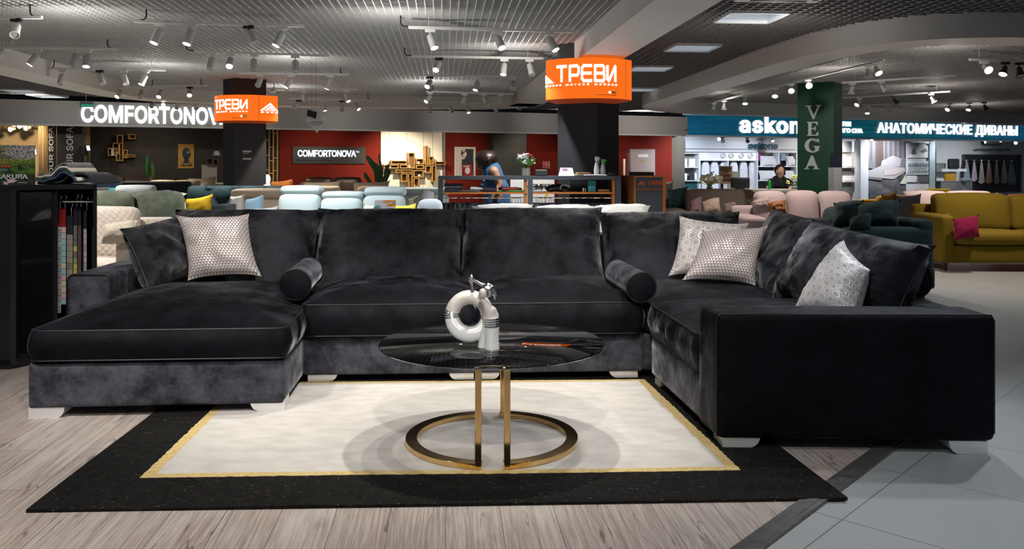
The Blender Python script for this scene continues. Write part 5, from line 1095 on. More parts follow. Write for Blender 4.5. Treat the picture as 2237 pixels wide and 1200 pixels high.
# things on the counter
def slab(px0, px1, py1, h, Y, d, m, name, label, cat, rz=0, group=None):
    z = P(0, py1, Y).z if py1 else zs; x0, x1 = (px0-CX)*Y/F, (px1-CX)*Y/F
    mb = MB(); mb.rbox(-(x1-x0)/2, -d/2, 0, (x1-x0)/2, d/2, h, min(h*.3, .01), 3, wr=.003)
    o = mb.build(name, m); o.matrix_basis = Matrix.Translation(((x0+x1)/2, Y+d/2+.02, z)) @ Matrix.Rotation(rz, 4, 'Z'); return tag(o, label, cat, group)
cols = [(.05, .06, .08), (.12, .13, .15), (.03, .04, .06), (.2, .2, .22), (.08, .09, .12), (.04, .05, .07)]
nth = ['lowest', 'second lowest', 'third', 'fourth', 'fifth', 'topmost']
def sit(x0, x1, z, h, d, m, name, label, cat, rz=0, grp=None, y=.06, wr=.004):
    mb = MB(); w_ = X(x1)-X(x0); mb.rbox(-w_/2, -d/2, 0, w_/2, d/2, h, min(h*.4, .012), 4, wr=wr)
    o = mb.build(name, m); o.matrix_basis = Matrix.Translation(((X(x0)+X(x1))/2, Yc+y+d/2, z)) @ Matrix.Rotation(rz, 4, 'Z'); return tag(o, label, cat, grp)
for i, c in enumerate(cols): sit(966+random.uniform(2, 5), 1006+random.uniform(-4, 6), zs+.001+i*.0165, .015, .26, fabric('folded_%d' % i, c), 'folded_fabric', 'dark folded fabric, %s in the stack on the left end of the shelf' % nth[i], 'fabric', random.uniform(-.1, .1), 'folded fabrics on the shelf')
sit(1010, 1048, zs+.002, .02, .25, fabric('grey_heap', (.16, .16, .17)), 'folded_fabric', 'grey rumpled fabric under the white one on the shelf', 'fabric'); sit(1023, 1052, zs+.024, .035, .22, fabric('white_heap', (.7, .66, .62)), 'folded_fabric', 'white crumpled fabric on the shelf left of the woman', 'fabric', .2, wr=.012)
sit(1054, 1084, zs+.002, .045, .28, fabric('dark_heap', (.05, .045, .07)), 'folded_fabric', 'dark fabric bundle on the shelf below the woman', 'fabric', wr=.012)
sit(1088, 1144, zs+.002, .02, .26, fabric('green_folder', (.08, .3, .1)), 'sample_book', 'green sample book lying on the shelf, lower one', 'book'); sit(1092, 1136, zs+.024, .03, .24, fabric('red_folder', (.35, .05, .04)), 'sample_book', 'red sample book on top of the green one', 'book', .25)
mb = MB(); 
for a in range(5): mb.ball((X(1205+8*a), Yc+.17, zs+.035+.02*math.sin(a)), .07, .1, .045-.004*abs(a-2))
tag(mb.build('bag', mat('black_bag', (.012, .012, .014), rough=.45, bump=.3, scale=20), remesh=.012), 'slumped black bag lying on the right shelf bay', 'bag')
mb = MB(); mb.tube([(X(1235)+.06*math.cos(t_), Yc+.05, zs+.05+.035*math.sin(t_)) for t_ in [.5*k for k in range(8)]], .006, 7); tag(mb.build('cable_coil', mat('grey_cable', (.2, .2, .2))), 'grey cable loop lying on the black bag', 'cable')
tag(sit(1286, 1303, zs+.001, .145, .1, mat('turquoise_box', (.03, .22, .24), rough=.5, var=.15, scale=10), 'storage_box', 'turquoise box standing on the right shelf', 'box'), 'turquoise box standing on the right shelf', 'box')
sit(1274, 1277, zs+.001, .05, .03, FB['stone'], 'small_bottle', 'tiny cream bottle left of the turquoise box', 'bottle', wr=0); sit(1279, 1281, zs+.001, .045, .03, FB['beige'], 'small_bottle', 'tiny brown bottle beside the turquoise box', 'bottle', wr=0)
sit(1308, 1334, zs+.001, .03, .2, mat('ochre_book', (.3, .15, .03)), 'sample_book', 'ochre sample book right of the turquoise box', 'book')
sit(1190, 1198, zs-.05, .028, .01, mat('yellow_tag', (.6, .35, .02)), 'shelf_tag', 'small yellow tag on the front of the right shelf', 'tag', y=-.008, wr=0)
# flowers in a vase on the counter
t = thing('flower_vase', 'glass vase with white flowers and green sprigs on the counter', 'vase', (X(1150), Yc+.16, ztop)); v0 = Vector((X(1150), Yc+.16, ztop))
mb = MB(); mb.lathe(v0, [(.05, .001), (.055, .03), (.05, .08), (.056, .1)], 18); mb.build('vase', mat('frosted_vase', (.6, .6, .5), rough=.15, trans=.5), t)
random.seed(3)
for k in range(40):
    a = random.uniform(0, 6.28); e = random.uniform(.2, 1.1); L = random.uniform(.10, .17); tip = v0+Vector((math.cos(a)*math.sin(e)*L, math.sin(a)*math.sin(e)*L*.7, .1+math.cos(e)*L))
    if k < 9:
        mb = MB(); mb.ball(tip, .022, .022, .02, 8, 6)
        for q in range(9): mb.ball(tip+Vector((random.uniform(-.028, .028), random.uniform(-.028, .028), random.uniform(-.018, .022))), .015, .015, .011, 7, 5)
        mb.build('blossom', mat('white_petal', (.75, .75, .72)) if k == 0 else bpy.data.materials['white_petal'], t)
    elif k < 13: mb = MB(); mb.ball(tip+Vector((.03, 0, .05)), .018, .018, .018, 7, 5); mb.build('red_bud', mat('red_petal', (.35, .02, .03)) if k == 9 else bpy.data.materials['red_petal'], t)
    else:
        mb = MB(); d = (tip-v0-Vector((0, 0, .1))).normalized(); s = d.cross(Vector((0, 1, 0))).normalized()*.018; b0 = v0+Vector((0, 0, .1)); mb.add([b0, b0+d*.07+s, b0+d*.18, b0+d*.07-s, b0+Vector((0, .004, 0)), b0+d*.07+s+Vector((0, .004, 0)), b0+d*.18+Vector((0, .004, 0)), b0+d*.07-s+Vector((0, .004, 0))], [(0, 1, 2, 3), (7, 6, 5, 4), (0, 4, 5, 1), (1, 5, 6, 2), (2, 6, 7, 3), (3, 7, 4, 0)])
        mb.build('leaf', mat('leaf_green', (.12, .25, .05)) if k == 13 else bpy.data.materials['leaf_green'], t)
# other things on the counter top
t = thing('desk_calendar', 'white tent-shaped desk calendar on the counter by the large pillar', 'calendar', (X(1238), Yc+.15, ztop))
x0, x1 = X(1222), X(1256); y0 = Yc+.08; mb = MB(); mb.hexa([(x0, y0, ztop), (x1, y0, ztop), (x1, y0+.16, ztop), (x0, y0+.16, ztop)], [(x0+.02, y0+.075, ztop+.1), (x1-.02, y0+.075, ztop+.1), (x1-.02, y0+.085, ztop+.1), (x0+.02, y0+.085, ztop+.1)]); mb.build('tent_card', mat('calendar_white', (.65, .65, .68)), t, smooth=False)
mb = MB(); mb.hexa([(x0+.04, y0+.045, ztop+.065), (x0+.11, y0+.045, ztop+.065), (x0+.11, y0+.049, ztop+.065), (x0+.04, y0+.049, ztop+.065)], [(x0+.045, y0+.066, ztop+.092), (x0+.105, y0+.066, ztop+.092), (x0+.105, y0+.069, ztop+.092), (x0+.045, y0+.069, ztop+.092)]); mb.build('printed_heading', mat('purple_print', (.3, .12, .25)), t, smooth=False)
mb = MB(); mb.hexa([(x1-.08, y0+.015, ztop+.02), (x1-.03, y0+.015, ztop+.02), (x1-.03, y0+.019, ztop+.02), (x1-.08, y0+.019, ztop+.02)], [(x1-.08, y0+.04, ztop+.05), (x1-.03, y0+.04, ztop+.05), (x1-.03, y0+.044, ztop+.05), (x1-.08, y0+.044, ztop+.05)]); mb.build('picture', mat('grey_print2', (.2, .2, .22)), t, smooth=False)
for i, (a, b, h, c) in enumerate(((1258, 1292, .02, (.45, .38, .28)), (1262, 1290, .018, (.3, .14, .08)))): sit(a, b, ztop+.001+i*.022, h, .2, fabric('papers_%d' % i, c), 'paper_stack', ['lower cream', 'upper brown'][i]+' paper pad on the counter right of the calendar', 'papers', .1, y=.05)
sit(1276, 1325, ztop+.001, .018, .12, fabric('loose_papers', (.6, .6, .6)), 'loose_paper', 'loose white papers lying in front of the spray bottles', 'papers', .06, y=-.01)
sit(1330, 1346, ztop+.001, .035, .14, fabric('dark_cloth', (.05, .05, .04)), 'cleaning_cloth', 'dark crumpled cloth at the right end of the counter', 'cloth', wr=.012)
sit(1170, 1197, ztop+.001, .075, .2, mat('grey_box', (.05, .05, .055)), 'small_box', 'low dark box on the counter right of the flowers', 'box', wr=0)
def spray(px, h, mbody, mhead, label, y=.14):
    c = Vector((X(px), Yc+y, ztop+.001)); t = thing('spray_bottle', label, 'bottle', c); mb = MB(); mb.lathe(c, [(.03, 0), (.034, .01), (.034, h*.35), (.022, h*.62), (.013, h*.72), (.013, h*.78)], 18); mb.build('body', mbody, t)
    mb = MB(); z = c.z+h*.78; mb.rbox(c.x-.022, c.y-.014, z, c.x+.03, c.y+.014, c.z+h, .008, 3); mb.tube([c+Vector((.026, 0, h*.9)), c+Vector((.045, 0, h*.9))], .008, 8); mb.tube([c+Vector((.02, 0, h*.84)), c+Vector((.034, 0, h*.66))], .005, 6); mb.build('trigger_head', mhead, t)
spray(1306, .235, mat('white_bottle', (.6, .62, .65), rough=.35), mat('white_trigger', (.7, .7, .7), rough=.4), 'white spray bottle with white trigger on the counter'); spray(1320, .205, bpy.data.materials['white_bottle'], mat('green_trigger', (.05, .5, .06), rough=.4), 'white bottle with green trigger beside the taller spray bottle', .16)
# branded cabinet
Yb = 10.2; t = thing('reception_cabinet', 'dark cabinet with orange wood edges and an orange logo, right of pillar', 'cabinet', (P(1420, 370, Yb).x, Yb, 0))
def XB(px): return (px-CX)*Yb/F
zt_ = P(0, 384, Yb).z; x0, x1 = XB(1386), XB(1454)
mb = MB(); mb.box(x0, Yb+.02, 0, x1, Yb+.5, zt_-.02); mb.build('body', mat('cabinet_inner', (.10, .04, .012)), t, smooth=False)
for a, b in ((x0, x0+.014), (x1-.035, x1)):
    mb = MB(); mb.box(a, Yb, 0, b, Yb+.02, zt_-.02); mb.build('front_edge', M['orangewood'], t, smooth=False)
mb = MB(); mb.box(x0, Yb-.001, zt_-.02, x1, Yb+.5, zt_); mb.build('top', M['orangewood'], t, smooth=False)
mb = MB(); mb.hexa([(XB(1365), Yb+.45, 0), (x0-.001, Yb+.02, 0), (x0-.001, Yb+.5, 0), (XB(1365), Yb+.9, 0)], [(XB(1365), Yb+.45, zt_), (x0-.001, Yb+.02, zt_), (x0-.001, Yb+.5, zt_), (XB(1365), Yb+.9, zt_)]); mb.build('side_panel', mat('dark_orange_wood', (.16, .05, .015), rough=.5), t, smooth=False)
z1 = P(0, 412, Yb).z; z2 = P(0, 416, Yb).z
mb = MB(); mb.box(x0+.015, Yb+.004, z1, x1-.036, Yb+.018, zt_-.022); mb.build('logo_panel', M['graphite'], t, smooth=False)
mb = MB(); mb.box(x0+.015, Yb, z2, x1-.036, Yb+.018, z1-.001); mb.build('orange_strip', mat('rust_strip', (.25, .07, .03)), t, smooth=False)
mb = MB(); mb.box(x0+.015, Yb+.004, .1, x1-.036, Yb+.018, z2-.001); mb.build('door', M['graphite'], t, smooth=False)
lo = mat('orange_logo', (.5, .1, .02), emit=(.5, .09, .01), es=.15)
def flat(px0, py0, px1, py1, Y):
    o = P(px0, py1, Y); u = P(px1, py1, Y)-o; v = P(px0, py0, Y)-o
    return lambda a, b, c: o+u*a+v*b+Vector((0, -.004*c, 0))
mb = MB(); trevi(mb, flat(1415, 396, 1447, 404, Yb+.003)); mb.build('lettering', lo, t, smooth=False); mb = MB(); chevron(mb, flat(1392, 396, 1411, 404, Yb+.003)); mb.build('emblem', lo, t, smooth=False)
tag(MB().rbox(XB(1384), Yb+.05, zt_+.001, XB(1431), Yb+.4, zt_+.045, .012).build('laptop', M['black']), 'closed black laptop on the orange-edged cabinet', 'laptop')
# white board with black capitals, behind the counter
t = thing('brand_board', 'white board with black capitals, seen through the counter frame', 'sign', (P(1170, 400, 11.3).x, 11.3, .6))
mb = MB(); mb.box(P(1115, 0, 11.3).x, 11.3, .55, P(1211, 0, 11.3).x, 11.33, P(0, 391, 11.3).z); mb.build('board', M['white'], t, smooth=False)
mb = MB(); text_mesh(mb, 'COMFORTONOVA', P(1152, 411, 11.29), P(1262, 411, 11.29)-P(1152, 411, 11.29), (0, 0, .055), (0, -.004, 0), .03, .9)
mb.v = [Vector((min(v.x, P(1210, 0, 11.29).x), v.y, v.z)) for v in mb.v]; mb.build('lettering', M['black'], t, smooth=False)
# price card
def cardmat():
    m, N, L = new_mat('price_card_print'); b = N['Principled BSDF']; g = NG(m); u, v, _ = g.uv(); n = g.noise(9, 2, stretch=(1, 1, 2)); c = g.mix(g.rng(n, .52, .56, 0, 1), (.75, .75, .74, 1), (.10, .35, .42, 1)); n2 = g.noise(6, 2, stretch=(1, 1, 4)); c = g.mix(g.rng(n2, .58, .6, 0, 1), c, (.85, .3, .05, 1)); L.new(c, b.inputs['Base Color']); b.inputs['Roughness'].default_value = .3; return m
cm = cardmat()
def price_card(px0, py0, px1, py1, Y, label, m=cm):
    a = P(px0, py1, Y); b = P(px1, py0, Y); t = thing('price_stand', label, 'sign', ((a.x+b.x)/2, Y, 0)); mb = MB(); mb.hexa([(a.x, Y, a.z), (b.x, Y, a.z), (b.x, Y+.008, a.z), (a.x, Y+.008, a.z)], [(a.x+.01, Y+.05, b.z), (b.x+.01, Y+.05, b.z), (b.x+.01, Y+.058, b.z), (a.x+.01, Y+.058, b.z)]); mb.build('card', m, t, smooth=False)
    mb = MB(); mb.tube([((a.x+b.x)/2, Y+.05, 0), ((a.x+b.x)/2, Y+.05, a.z+.03)], .012, 8); mb.lathe(((a.x+b.x)/2, Y+.05, 0), [(.12, 0), (.12, .01), (.02, .015)], 20); mb.build('stand', M['black'], t)
price_card(815, 438, 862, 464, 8.6, 'colourful printed price card on a stand behind the black sofa')
# device by the green pillar
tag(MB().box(P(1822, 0, 16.0).x, 16.0, 0, P(1840, 0, 16.0).x, 16.3, P(0, 366, 16.0).z).build('floor_unit', M['whitemetal'], smooth=False, bevel=.01), 'slim white standing unit at the right side of green pillar', 'appliance')
tag(MB().box(P(1823, 0, 16.0).x, 16.05, P(0, 365.5, 16.0).z, P(1838, 0, 16.0).x, 16.2, P(0, 335, 16.0).z).build('leaflet_holder', mat('navy_leaflets', (.03, .04, .08), var=.6, scale=14), smooth=False), 'navy leaflet holder on top of the slim white unit', 'leaflet holder')
# ================================================================ black gloss cabinet at the left edge
def ZP(py, Y): return P(0, py, Y).z
t = thing('sample_cabinet', 'tall black gloss cabinet with open bay of hanging swatches at left edge', 'cabinet', (-2.9, 5.4, 0))
A = Vector((P(22, 0, 5.05).x, 5.05, 0)); Bq = Vector((P(126, 0, 5.3).x, 5.3, 0)); Cq = Vector((P(212, 0, 5.36).x, 5.36, 0)); back = Vector((-.36, .6, 0)); zt1 = 1.105
up = Vector((0, 0, 1))
def wallseg(p, q, n, z0, z1, th, m, nm, par, smooth=False, bevel=0):
    mb = MB(); mb.hexa([p+up*z0, q+up*z0, q+n*th+up*z0, p+n*th+up*z0], [p+up*z1, q+up*z1, q+n*th+up*z1, p+n*th+up*z1]); return mb.build(nm, m, par, smooth=smooth, bevel=bevel)
nA = Vector((0, 1, 0)); L0 = A+Vector((-1.1, -.02, 0))
bp = mat('cabinet_black', (.009, .009, .01), rough=.25, spec=.5)
wallseg(L0, A, nA, .03, zt1-.03, .5, bp, 'side_panel', t)
wallseg(A+Vector((.004, .01, 0)), Bq+Vector((-.03, .004, 0)), nA, .06, zt1-.045, .02, M['blackgloss'], 'glass_door', t)
wallseg(A+Vector((0, 0, 0)), A+Vector((.03, .01, 0)), nA, .03, zt1-.03, .04, bp, 'door_frame', t)
wallseg(Bq+Vector((-.03, 0, 0)), Bq, back, .03, zt1-.03, .95, bp, 'partition', t)
wallseg(Cq+Vector((-.022, 0, 0)), Cq, back, .03, zt1-.03, 1, bp, 'side_panel', t)
wallseg(Bq+back*.95, Cq+back*.95, nA, .03, zt1-.03, .02, bp, 'back_panel', t)
mb = MB(); mb.prism([L0+up*(zt1-.03)+Vector((0, -.01, 0)), A+up*(zt1-.03)+Vector((0, -.012, 0)), Bq+up*(zt1-.03)+Vector((0, -.012, 0)), Cq+up*(zt1-.03)+Vector((.005, -.012, 0)), Cq+back*1.05+up*(zt1-.03), L0+back+up*(zt1-.03)], up*.03); mb.build('top', bp, t, smooth=False)
mb = MB(); mb.prism([L0+up*.0, A, Bq, Cq, Cq+back, L0+back], up*.06); mb.build('base', bp, t, smooth=False)
mb = MB(); mb.tube([P(127, 440, 5.42), P(206, 440, 5.5)], .008, 8); mb.build('rail', M['chrome'], t)
# hanging swatch boards in the bay
def sw_mat(i, cs):
    m, N, L = new_mat('swatch_board_%d' % i); b = N['Principled BSDF']; g = NG(m); x, y, z = g.uv('Object'); k = g.m('FLOOR', g.m('MULTIPLY', z, 26)); wv = N.new('ShaderNodeTexWhiteNoise'); wv.noise_dimensions = '1D'; L.new(k, wv.inputs[1]); rp = N.new('ShaderNodeValToRGB'); rp.color_ramp.interpolation = 'CONSTANT'
    el = rp.color_ramp.elements; el[0].color = c4(cs[0]); el[1].color = c4(cs[1]); el[1].position = .3
    for j, c in enumerate(cs[2:]): e = el.new(.5+.5*j/max(1, len(cs)-2)); e.color = c4(c)
    L.new(wv.outputs[0], rp.inputs[0]); edge = g.m('LESS_THAN', g.m('FRACT', g.m('MULTIPLY', z, 26)), .08); L.new(g.mix(edge, rp.outputs[0], (.08, .07, .07, 1)), b.inputs['Base Color']); b.inputs['Roughness'].default_value = .8; return m
sets = [((.5, .5, .5), (.6, .58, .55), (.42, .4, .4)), ((.62, .4, .42), (.5, .45, .5), (.3, .5, .55), (.6, .55, .4)), ((.2, .17, .13), (.14, .12, .1), (.3, .26, .2)), ((.25, .3, .1), (.4, .38, .3), (.15, .15, .14), (.5, .45, .1)), ((.12, .06, .05), (.2, .1, .08), (.1, .05, .05)), ((.3, .3, .3), (.2, .2, .22), (.4, .38, .36))]
spot((-1.9, 4.3, 2.7), (-2.65, 5.5, .8), 60, 30, .8)
for i, (px0, px1, y0, y1, tp) in enumerate(((126, 137, 455, 684, 'r'), (137, 148, 455, 665, 'r'), (149, 163, 472, 640, 'd'), (164, 172, 452, 628, 'd'), (173, 181, 452, 612, 'd'), (186, 193, 460, 600, 'd'))):
    Y = 5.46+.012*i; c = Vector((P((px0+px1)/2, 0, Y).x, Y, max(.08, ZP(y1, Y)))); z1 = ZP(y0, Y)
    r_ = thing('swatch_board', ['pale grey', 'pink and turquoise', 'brown woven', 'yellow-green woven', 'dark brown', 'grey'][i]+' hanging swatch board, '+['first', 'second', 'third', 'fourth', 'fifth', 'last'][i]+' from left in the black cabinet', 'fabric sample', c, 0, 'swatch boards in the black cabinet')
    hw = (px1-px0)*Y/F/2; mb = MB(); l_, r0_ = Vector((c.x-hw*.92, Y-.02, 0)), Vector((c.x+hw*.92, Y-.02, 0)); bk = back*.5; mb.hexa([p+up*c.z for p in (l_, r0_, r0_+bk, l_+bk)], [p+up*(z1-.12) for p in (l_, r0_, r0_+bk, l_+bk)]); mb.build('swatches', sw_mat(i, sets[i]), r_, smooth=False)
    mb = MB(); mb.hexa([p+up*(z1-.119) for p in (l_, r0_, r0_+bk, l_+bk)], [p+up*z1 for p in (l_, r0_, r0_+bk, l_+bk)]); mb.build('header', mat('red_header', (.3, .02, .02)) if tp == 'r' and i == 0 else (bpy.data.materials['red_header'] if tp == 'r' else M['anth']), r_, smooth=False)
    mb = MB(); mb.tube([(c.x, Y, z1), (c.x, Y, z1+.05), (c.x+.01, Y, z1+.075), (c.x, Y, z1+.09), (c.x-.01, Y, z1+.08)], .003, 6); mb.build('hook', M['chrome'], r_)
# things on the cabinet: picture card with temple scene, fabric stack
def temple_mat():
    m, N, L = new_mat('garden_print'); b = N['Principled BSDF']; g = NG(m); u, v, _ = g.uv(); n = g.noise(7, 6, coord='UV'); n2 = g.noise(28, 4, coord='UV')
    c = g.mix(g.rng(n, .4, .62, 0, 1), (.015, .035, .015, 1), (.10, .19, .02, 1)); c = g.mix(g.m('MULTIPLY', g.rng(v, .45, .6, 0, 1), g.rng(n2, .4, .6, 0, 1)), c, (.25, .33, .04, 1))
    bl_m = g.m('MULTIPLY', g.m('MULTIPLY', g.rng(v, .62, .7, 0, 1), g.rng(u, .45, .6, 0, 1)), g.rng(n2, .42, .55, 0, 1)); c = g.mix(bl_m, c, (.45, .36, .48, 1))
    sky = g.m('MULTIPLY', g.rng(v, .9, .97, 0, 1), g.rng(u, .35, .3, 0, 1)); c = g.mix(sky, c, (.2, .28, .3, 1)); c = g.mix(g.rng(v, .2, .32, .8, 0), c, (.02, .02, .02, 1))
    L.new(c, b.inputs['Base Color']); b.inputs['Roughness'].default_value = .35; return m
Y = 5.22; t = thing('picture_card', 'upright catalogue card with garden temple picture and white lettering on cabinet', 'card', (P(20, 0, Y).x, Y, zt1))
def fl(px, py, dy=0): return P(px, py, Y-dy)
mb = MB(); vs = [fl(-60, 405), fl(73, 405), fl(73, 318), fl(-60, 316)]; mb.add(vs+[p+Vector((0, .02, 0)) for p in vs], [(0, 1, 2, 3), (7, 6, 5, 4), (0, 4, 5, 1), (1, 5, 6, 2), (2, 6, 7, 3), (3, 7, 4, 0)], [(0, 0), (1, 0), (1, 1), (0, 1)]*2); mb.build('card', temple_mat(), t, smooth=False)
def decal(nm, m, polys, dd=.003):
    mb = MB()
    for p in polys: mb.prism([fl(x, y, dd) for x, y in p], (0, .002, 0))
    mb.build(nm, m, t, smooth=False)
decal('temple_roof', mat('temple_grey', (.16, .11, .10)), [[(-40, 329), (8, 331), (2, 325), (-20, 320)], [(-40, 344), (30, 346), (22, 340), (-10, 337)]])
decal('temple_walls', mat('temple_red', (.36, .08, .03)), [[(-40, 352), (0, 352), (0, 346), (-40, 346)], [(-40, 366), (24, 366), (24, 362), (-40, 360)], [(3, 362), (6, 362), (6, 346), (3, 346)], [(18, 362), (20, 362), (20, 348), (18, 348)]], .005)
decal('pond', mat('pond_blue', (.08, .2, .24)), [[(-40, 374), (16, 374), (16, 369), (-40, 369)]])
decal('blossom', mat('orchid_pink', (.7, .5, .6)), [[(13+6*math.cos(a)*(1+.4*math.cos(5*a)), 400+3.6*math.sin(a)*(1+.4*math.cos(5*a))) for a in [k*.3 for k in range(21)]], [(24+11*math.cos(a)*(1+.25*math.cos(5*a)), 401-4-2+5*math.sin(a)) for a in [k*.3 for k in range(21)]]])
mb = MB(); text_mesh(mb, 'SAKURA', fl(-8, 391, .004), fl(61, 391, .004)-fl(-8, 391, .004), (0, 0, 10*Y/F), (0, -.003, 0), .02); mb.build('lettering', mat('card_lettering', (.7, .7, .68)), t, smooth=False)
mb = MB(); text_mesh(mb, 'extetbio', fl(40, 400, .004), fl(59, 400, .004)-fl(40, 400, .004), (0, 0, 2*Y/F), (0, -.003, 0), 0); mb.build('small_lettering', bpy.data.materials['card_lettering'], t, smooth=False)
def drape(px0, px1, py, h, m, label, i):
    Yd = 5.3; mb = MB(); n = 18; vs = []; fs = []; x0, x1 = P(px0, 0, Yd).x, P(px1, 0, Yd).x; z = zt1+.002+h
    for j in range(2):
        for k in range(n+1):
            f = k/n; zz = z+.05*math.exp(-((f-.72)/.25)**2)*(1+.1*i)-.02*max(0, f-.9)*8+.004*math.sin(f*20+i)
            for yy in (Yd+.01*i-.03*f, Yd+.34): vs.append((x0+(x1-x0)*f, yy, zz+.012*j))
    for k in range(n):
        a = 2*k; fs += [(a, a+1, a+3, a+2)]; bq = 2*(n+1)+a; fs += [(bq, bq+2, bq+3, bq+1), (a, a+2, bq+2, bq), (a+1, bq+1, bq+3, a+3)]
    e = 2*n; fs += [(0, 2*(n+1), 2*(n+1)+1, 1), (e, e+1, 2*(n+1)+e+1, 2*(n+1)+e)]
    mb.add(vs, fs); tag(mb.build('fabric_sheet', m), label, 'fabric', 'fabric sheets stacked on the black cabinet')
tweed = fabric('grey_tweed', (.2, .19, .19), var=.6, scale=70, bump=.4)
drape(76, 206, 405, .0, M['anth'], 'dark grey sheet, lowest of the fabrics on the black cabinet', 3)
for i, (m, nm) in enumerate(((fabric('navy_sheet', (.05, .07, .14)), 'navy sheet, second from below in the stack'), (fabric('green_sheet', (.03, .06, .05)), 'dark green sheet in the middle of the stack'), (FB['cream'], 'cream sheet under the grey tweed on top'), (tweed, 'grey tweed sheet on top of the stack')), 1):
    drape(74, 172-4*i, 400, .014*i, m, nm+' on the cabinet', i)
tag(MB().rbox(P(168, 0, 5.35).x, 5.3, zt1+.018, P(186, 0, 5.35).x, 5.45, zt1+.045, .01).build('paper_tag', mat('tag_white', (.7, .68, .62))), 'white paper tag behind the folded sheets on the cabinet', 'tag')
# ================================================================ left shop interior
def wplane(nm, px0, py0, px1, py1, off, m, label, cat, th=.03, bevel=0, group=None):
    mb = MB(); wrect(mb, px0, py0, px1, py1, off, th); return tag(mb.build(nm, m, smooth=False, bevel=bevel), label, cat, group)
O1 = 1.2
for k, (px0, px1) in enumerate(((104, 122), (124, 179))):
    pm_ = mat('black_banner_%d' % k, (.018, .018, .018), rough=.6); t = thing('text_column', ['narrow black panel with sideways grey lettering at left', 'wide black panel with sideways grey lettering beside the curtain'][k], 'panel', W((px0+px1)/2, 395, O1)*Vector((1, 1, 0)))
    mb = MB(); wquad(px0, px1, 0, 2.3, O1, .12, mb); mb.build('panel', pm_, t, smooth=False)
    x0, x1 = ((107, 117), (145, 160))[k]; Yw = W((x0+x1)/2, 0, O1).y; o = W(x1, (376, 372)[k]+20, O1)+WN*.004; u = W(x1, 277, O1)-W(x1, (376, 372)[k]+20, O1); v = W(x0, 300, O1)-W(x1, 300, O1); v.z = 0; u.x = u.y = 0
    mb = MB(); text_mesh(mb, 'YOUR SOFA', o, u, v, WN*.01, .02); mb.build('lettering', mat('grey_lettering_%d' % k, (.5, .5, .49)), t, smooth=False)
cur = mat('beige_curtain', (.62, .52, .38), rough=.8)
def curtain(px0, px1, off, label, m=cur):
    a, b = W(px0, 0, off), W(px1, 0, off); mb = MB(); n = 40; vs = []; fs = []
    for k in range(n+1):
        p = a+(b-a)*(k/n)+WN*(.05*math.sin(k*1.3)); vs += [(p.x, p.y, .02), (p.x, p.y, 2.4), (p.x-WN.x*.01, p.y-WN.y*.01, 2.4), (p.x-WN.x*.01, p.y-WN.y*.01, .02)]
    for k in range(n):
        for j in range(4): fs.append((4*k+j, 4*k+4+j, 4*k+4+(j+1) % 4, 4*k+(j+1) % 4))
    mb.add(vs, fs); tag(mb.build('curtain', m), label, 'curtain')
curtain(178, 198, 1.6, 'beige curtain panel right of the black lettered panels'); curtain(84, 104, 1.5, 'beige curtain left of the narrow black panel')
# lamps in the shop
def tlamp(px, py0, py1, pyb, off, label, shade, r0=.2, r1=.27):
    p = W(px, py1, off); Y = p.y; h = (py1-py0)*Y/F; t = thing('floor_lamp', label, 'lamp', (p.x, p.y, 0)); mb = MB(); mb.lathe(p, [(r1, 0), (r0, h), (r0-.01, h), (r1-.01, 0)], 24); mb.build('lamp_shade', shade, t)
    mb = MB(); mb.tube([(p.x, p.y, 0), (p.x, p.y, p.z+h*.6)], .015, 8); mb.lathe((p.x, p.y, 0), [(.14, 0), (.14, .02), (.02, .03)], 20); mb.build('stand', M['black'], t)
tlamp(181, 320, 339, 395, .9, 'black-shaded floor lamp in front of the beige curtain', M['anth'], .08, .13); tlamp(192, 319, 328, 395, 1.0, 'small glowing white lamp right of the black-shaded lamp', M['lamp_warm'], .03, .05); tlamp(75, 327, 337, 400, 1.0, 'small bright lamp beside the temple picture card', M['lamp_on'], .03, .04)
tlamp(473, 330, 340, 360, 2.0, 'white-shaded lamp left of the slim dark pillar', FB['white'], .06, .1)
# cube shelves
def cubes(lst, off, label, m, dep=.22, books=()):
    p = W(lst[0][0], lst[0][3], off); t = thing('wall_shelf', label, 'shelf', p)
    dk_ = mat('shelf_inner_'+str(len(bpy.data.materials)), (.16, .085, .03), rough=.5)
    for (x0, y0, x1, y1) in lst:
        a, b = W(x0, (y0+y1)/2, off), W(x1, (y0+y1)/2, off); Y = (a.y+b.y)/2; z1, z0 = H-(y0-HY)*Y/F, H-(y1-HY)*Y/F; th = .022; d = WN*dep
        def slabp(p, q, za, zb):
            mb.hexa([Vector((p.x, p.y, za))+d, Vector((q.x, q.y, za))+d, Vector((q.x, q.y, za)), Vector((p.x, p.y, za))], [Vector((p.x, p.y, zb))+d, Vector((q.x, q.y, zb))+d, Vector((q.x, q.y, zb)), Vector((p.x, p.y, zb))])
        e = (b-a).normalized()*th; mb = MB(); slabp(a, b, z0, z0+th); slabp(a, b, z1-th, z1); slabp(a, a+e, z0+th, z1-th); slabp(b-e, b, z0+th, z1-th); ob = mb.build('cube', m, t, smooth=False)
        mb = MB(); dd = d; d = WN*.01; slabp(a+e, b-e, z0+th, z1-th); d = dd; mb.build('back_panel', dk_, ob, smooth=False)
    return t
cubes([(257, 296, 270, 315), (248, 313, 262, 335), (237, 324, 258, 341), (262, 313, 270, 352), (255, 335, 264, 352), (271, 328, 280, 346), (281, 294, 297, 305), (275, 338, 296, 344)], OFF-.02, 'cluster of honey oak wall cubes on the dark brown wall', M['oak'], .3)
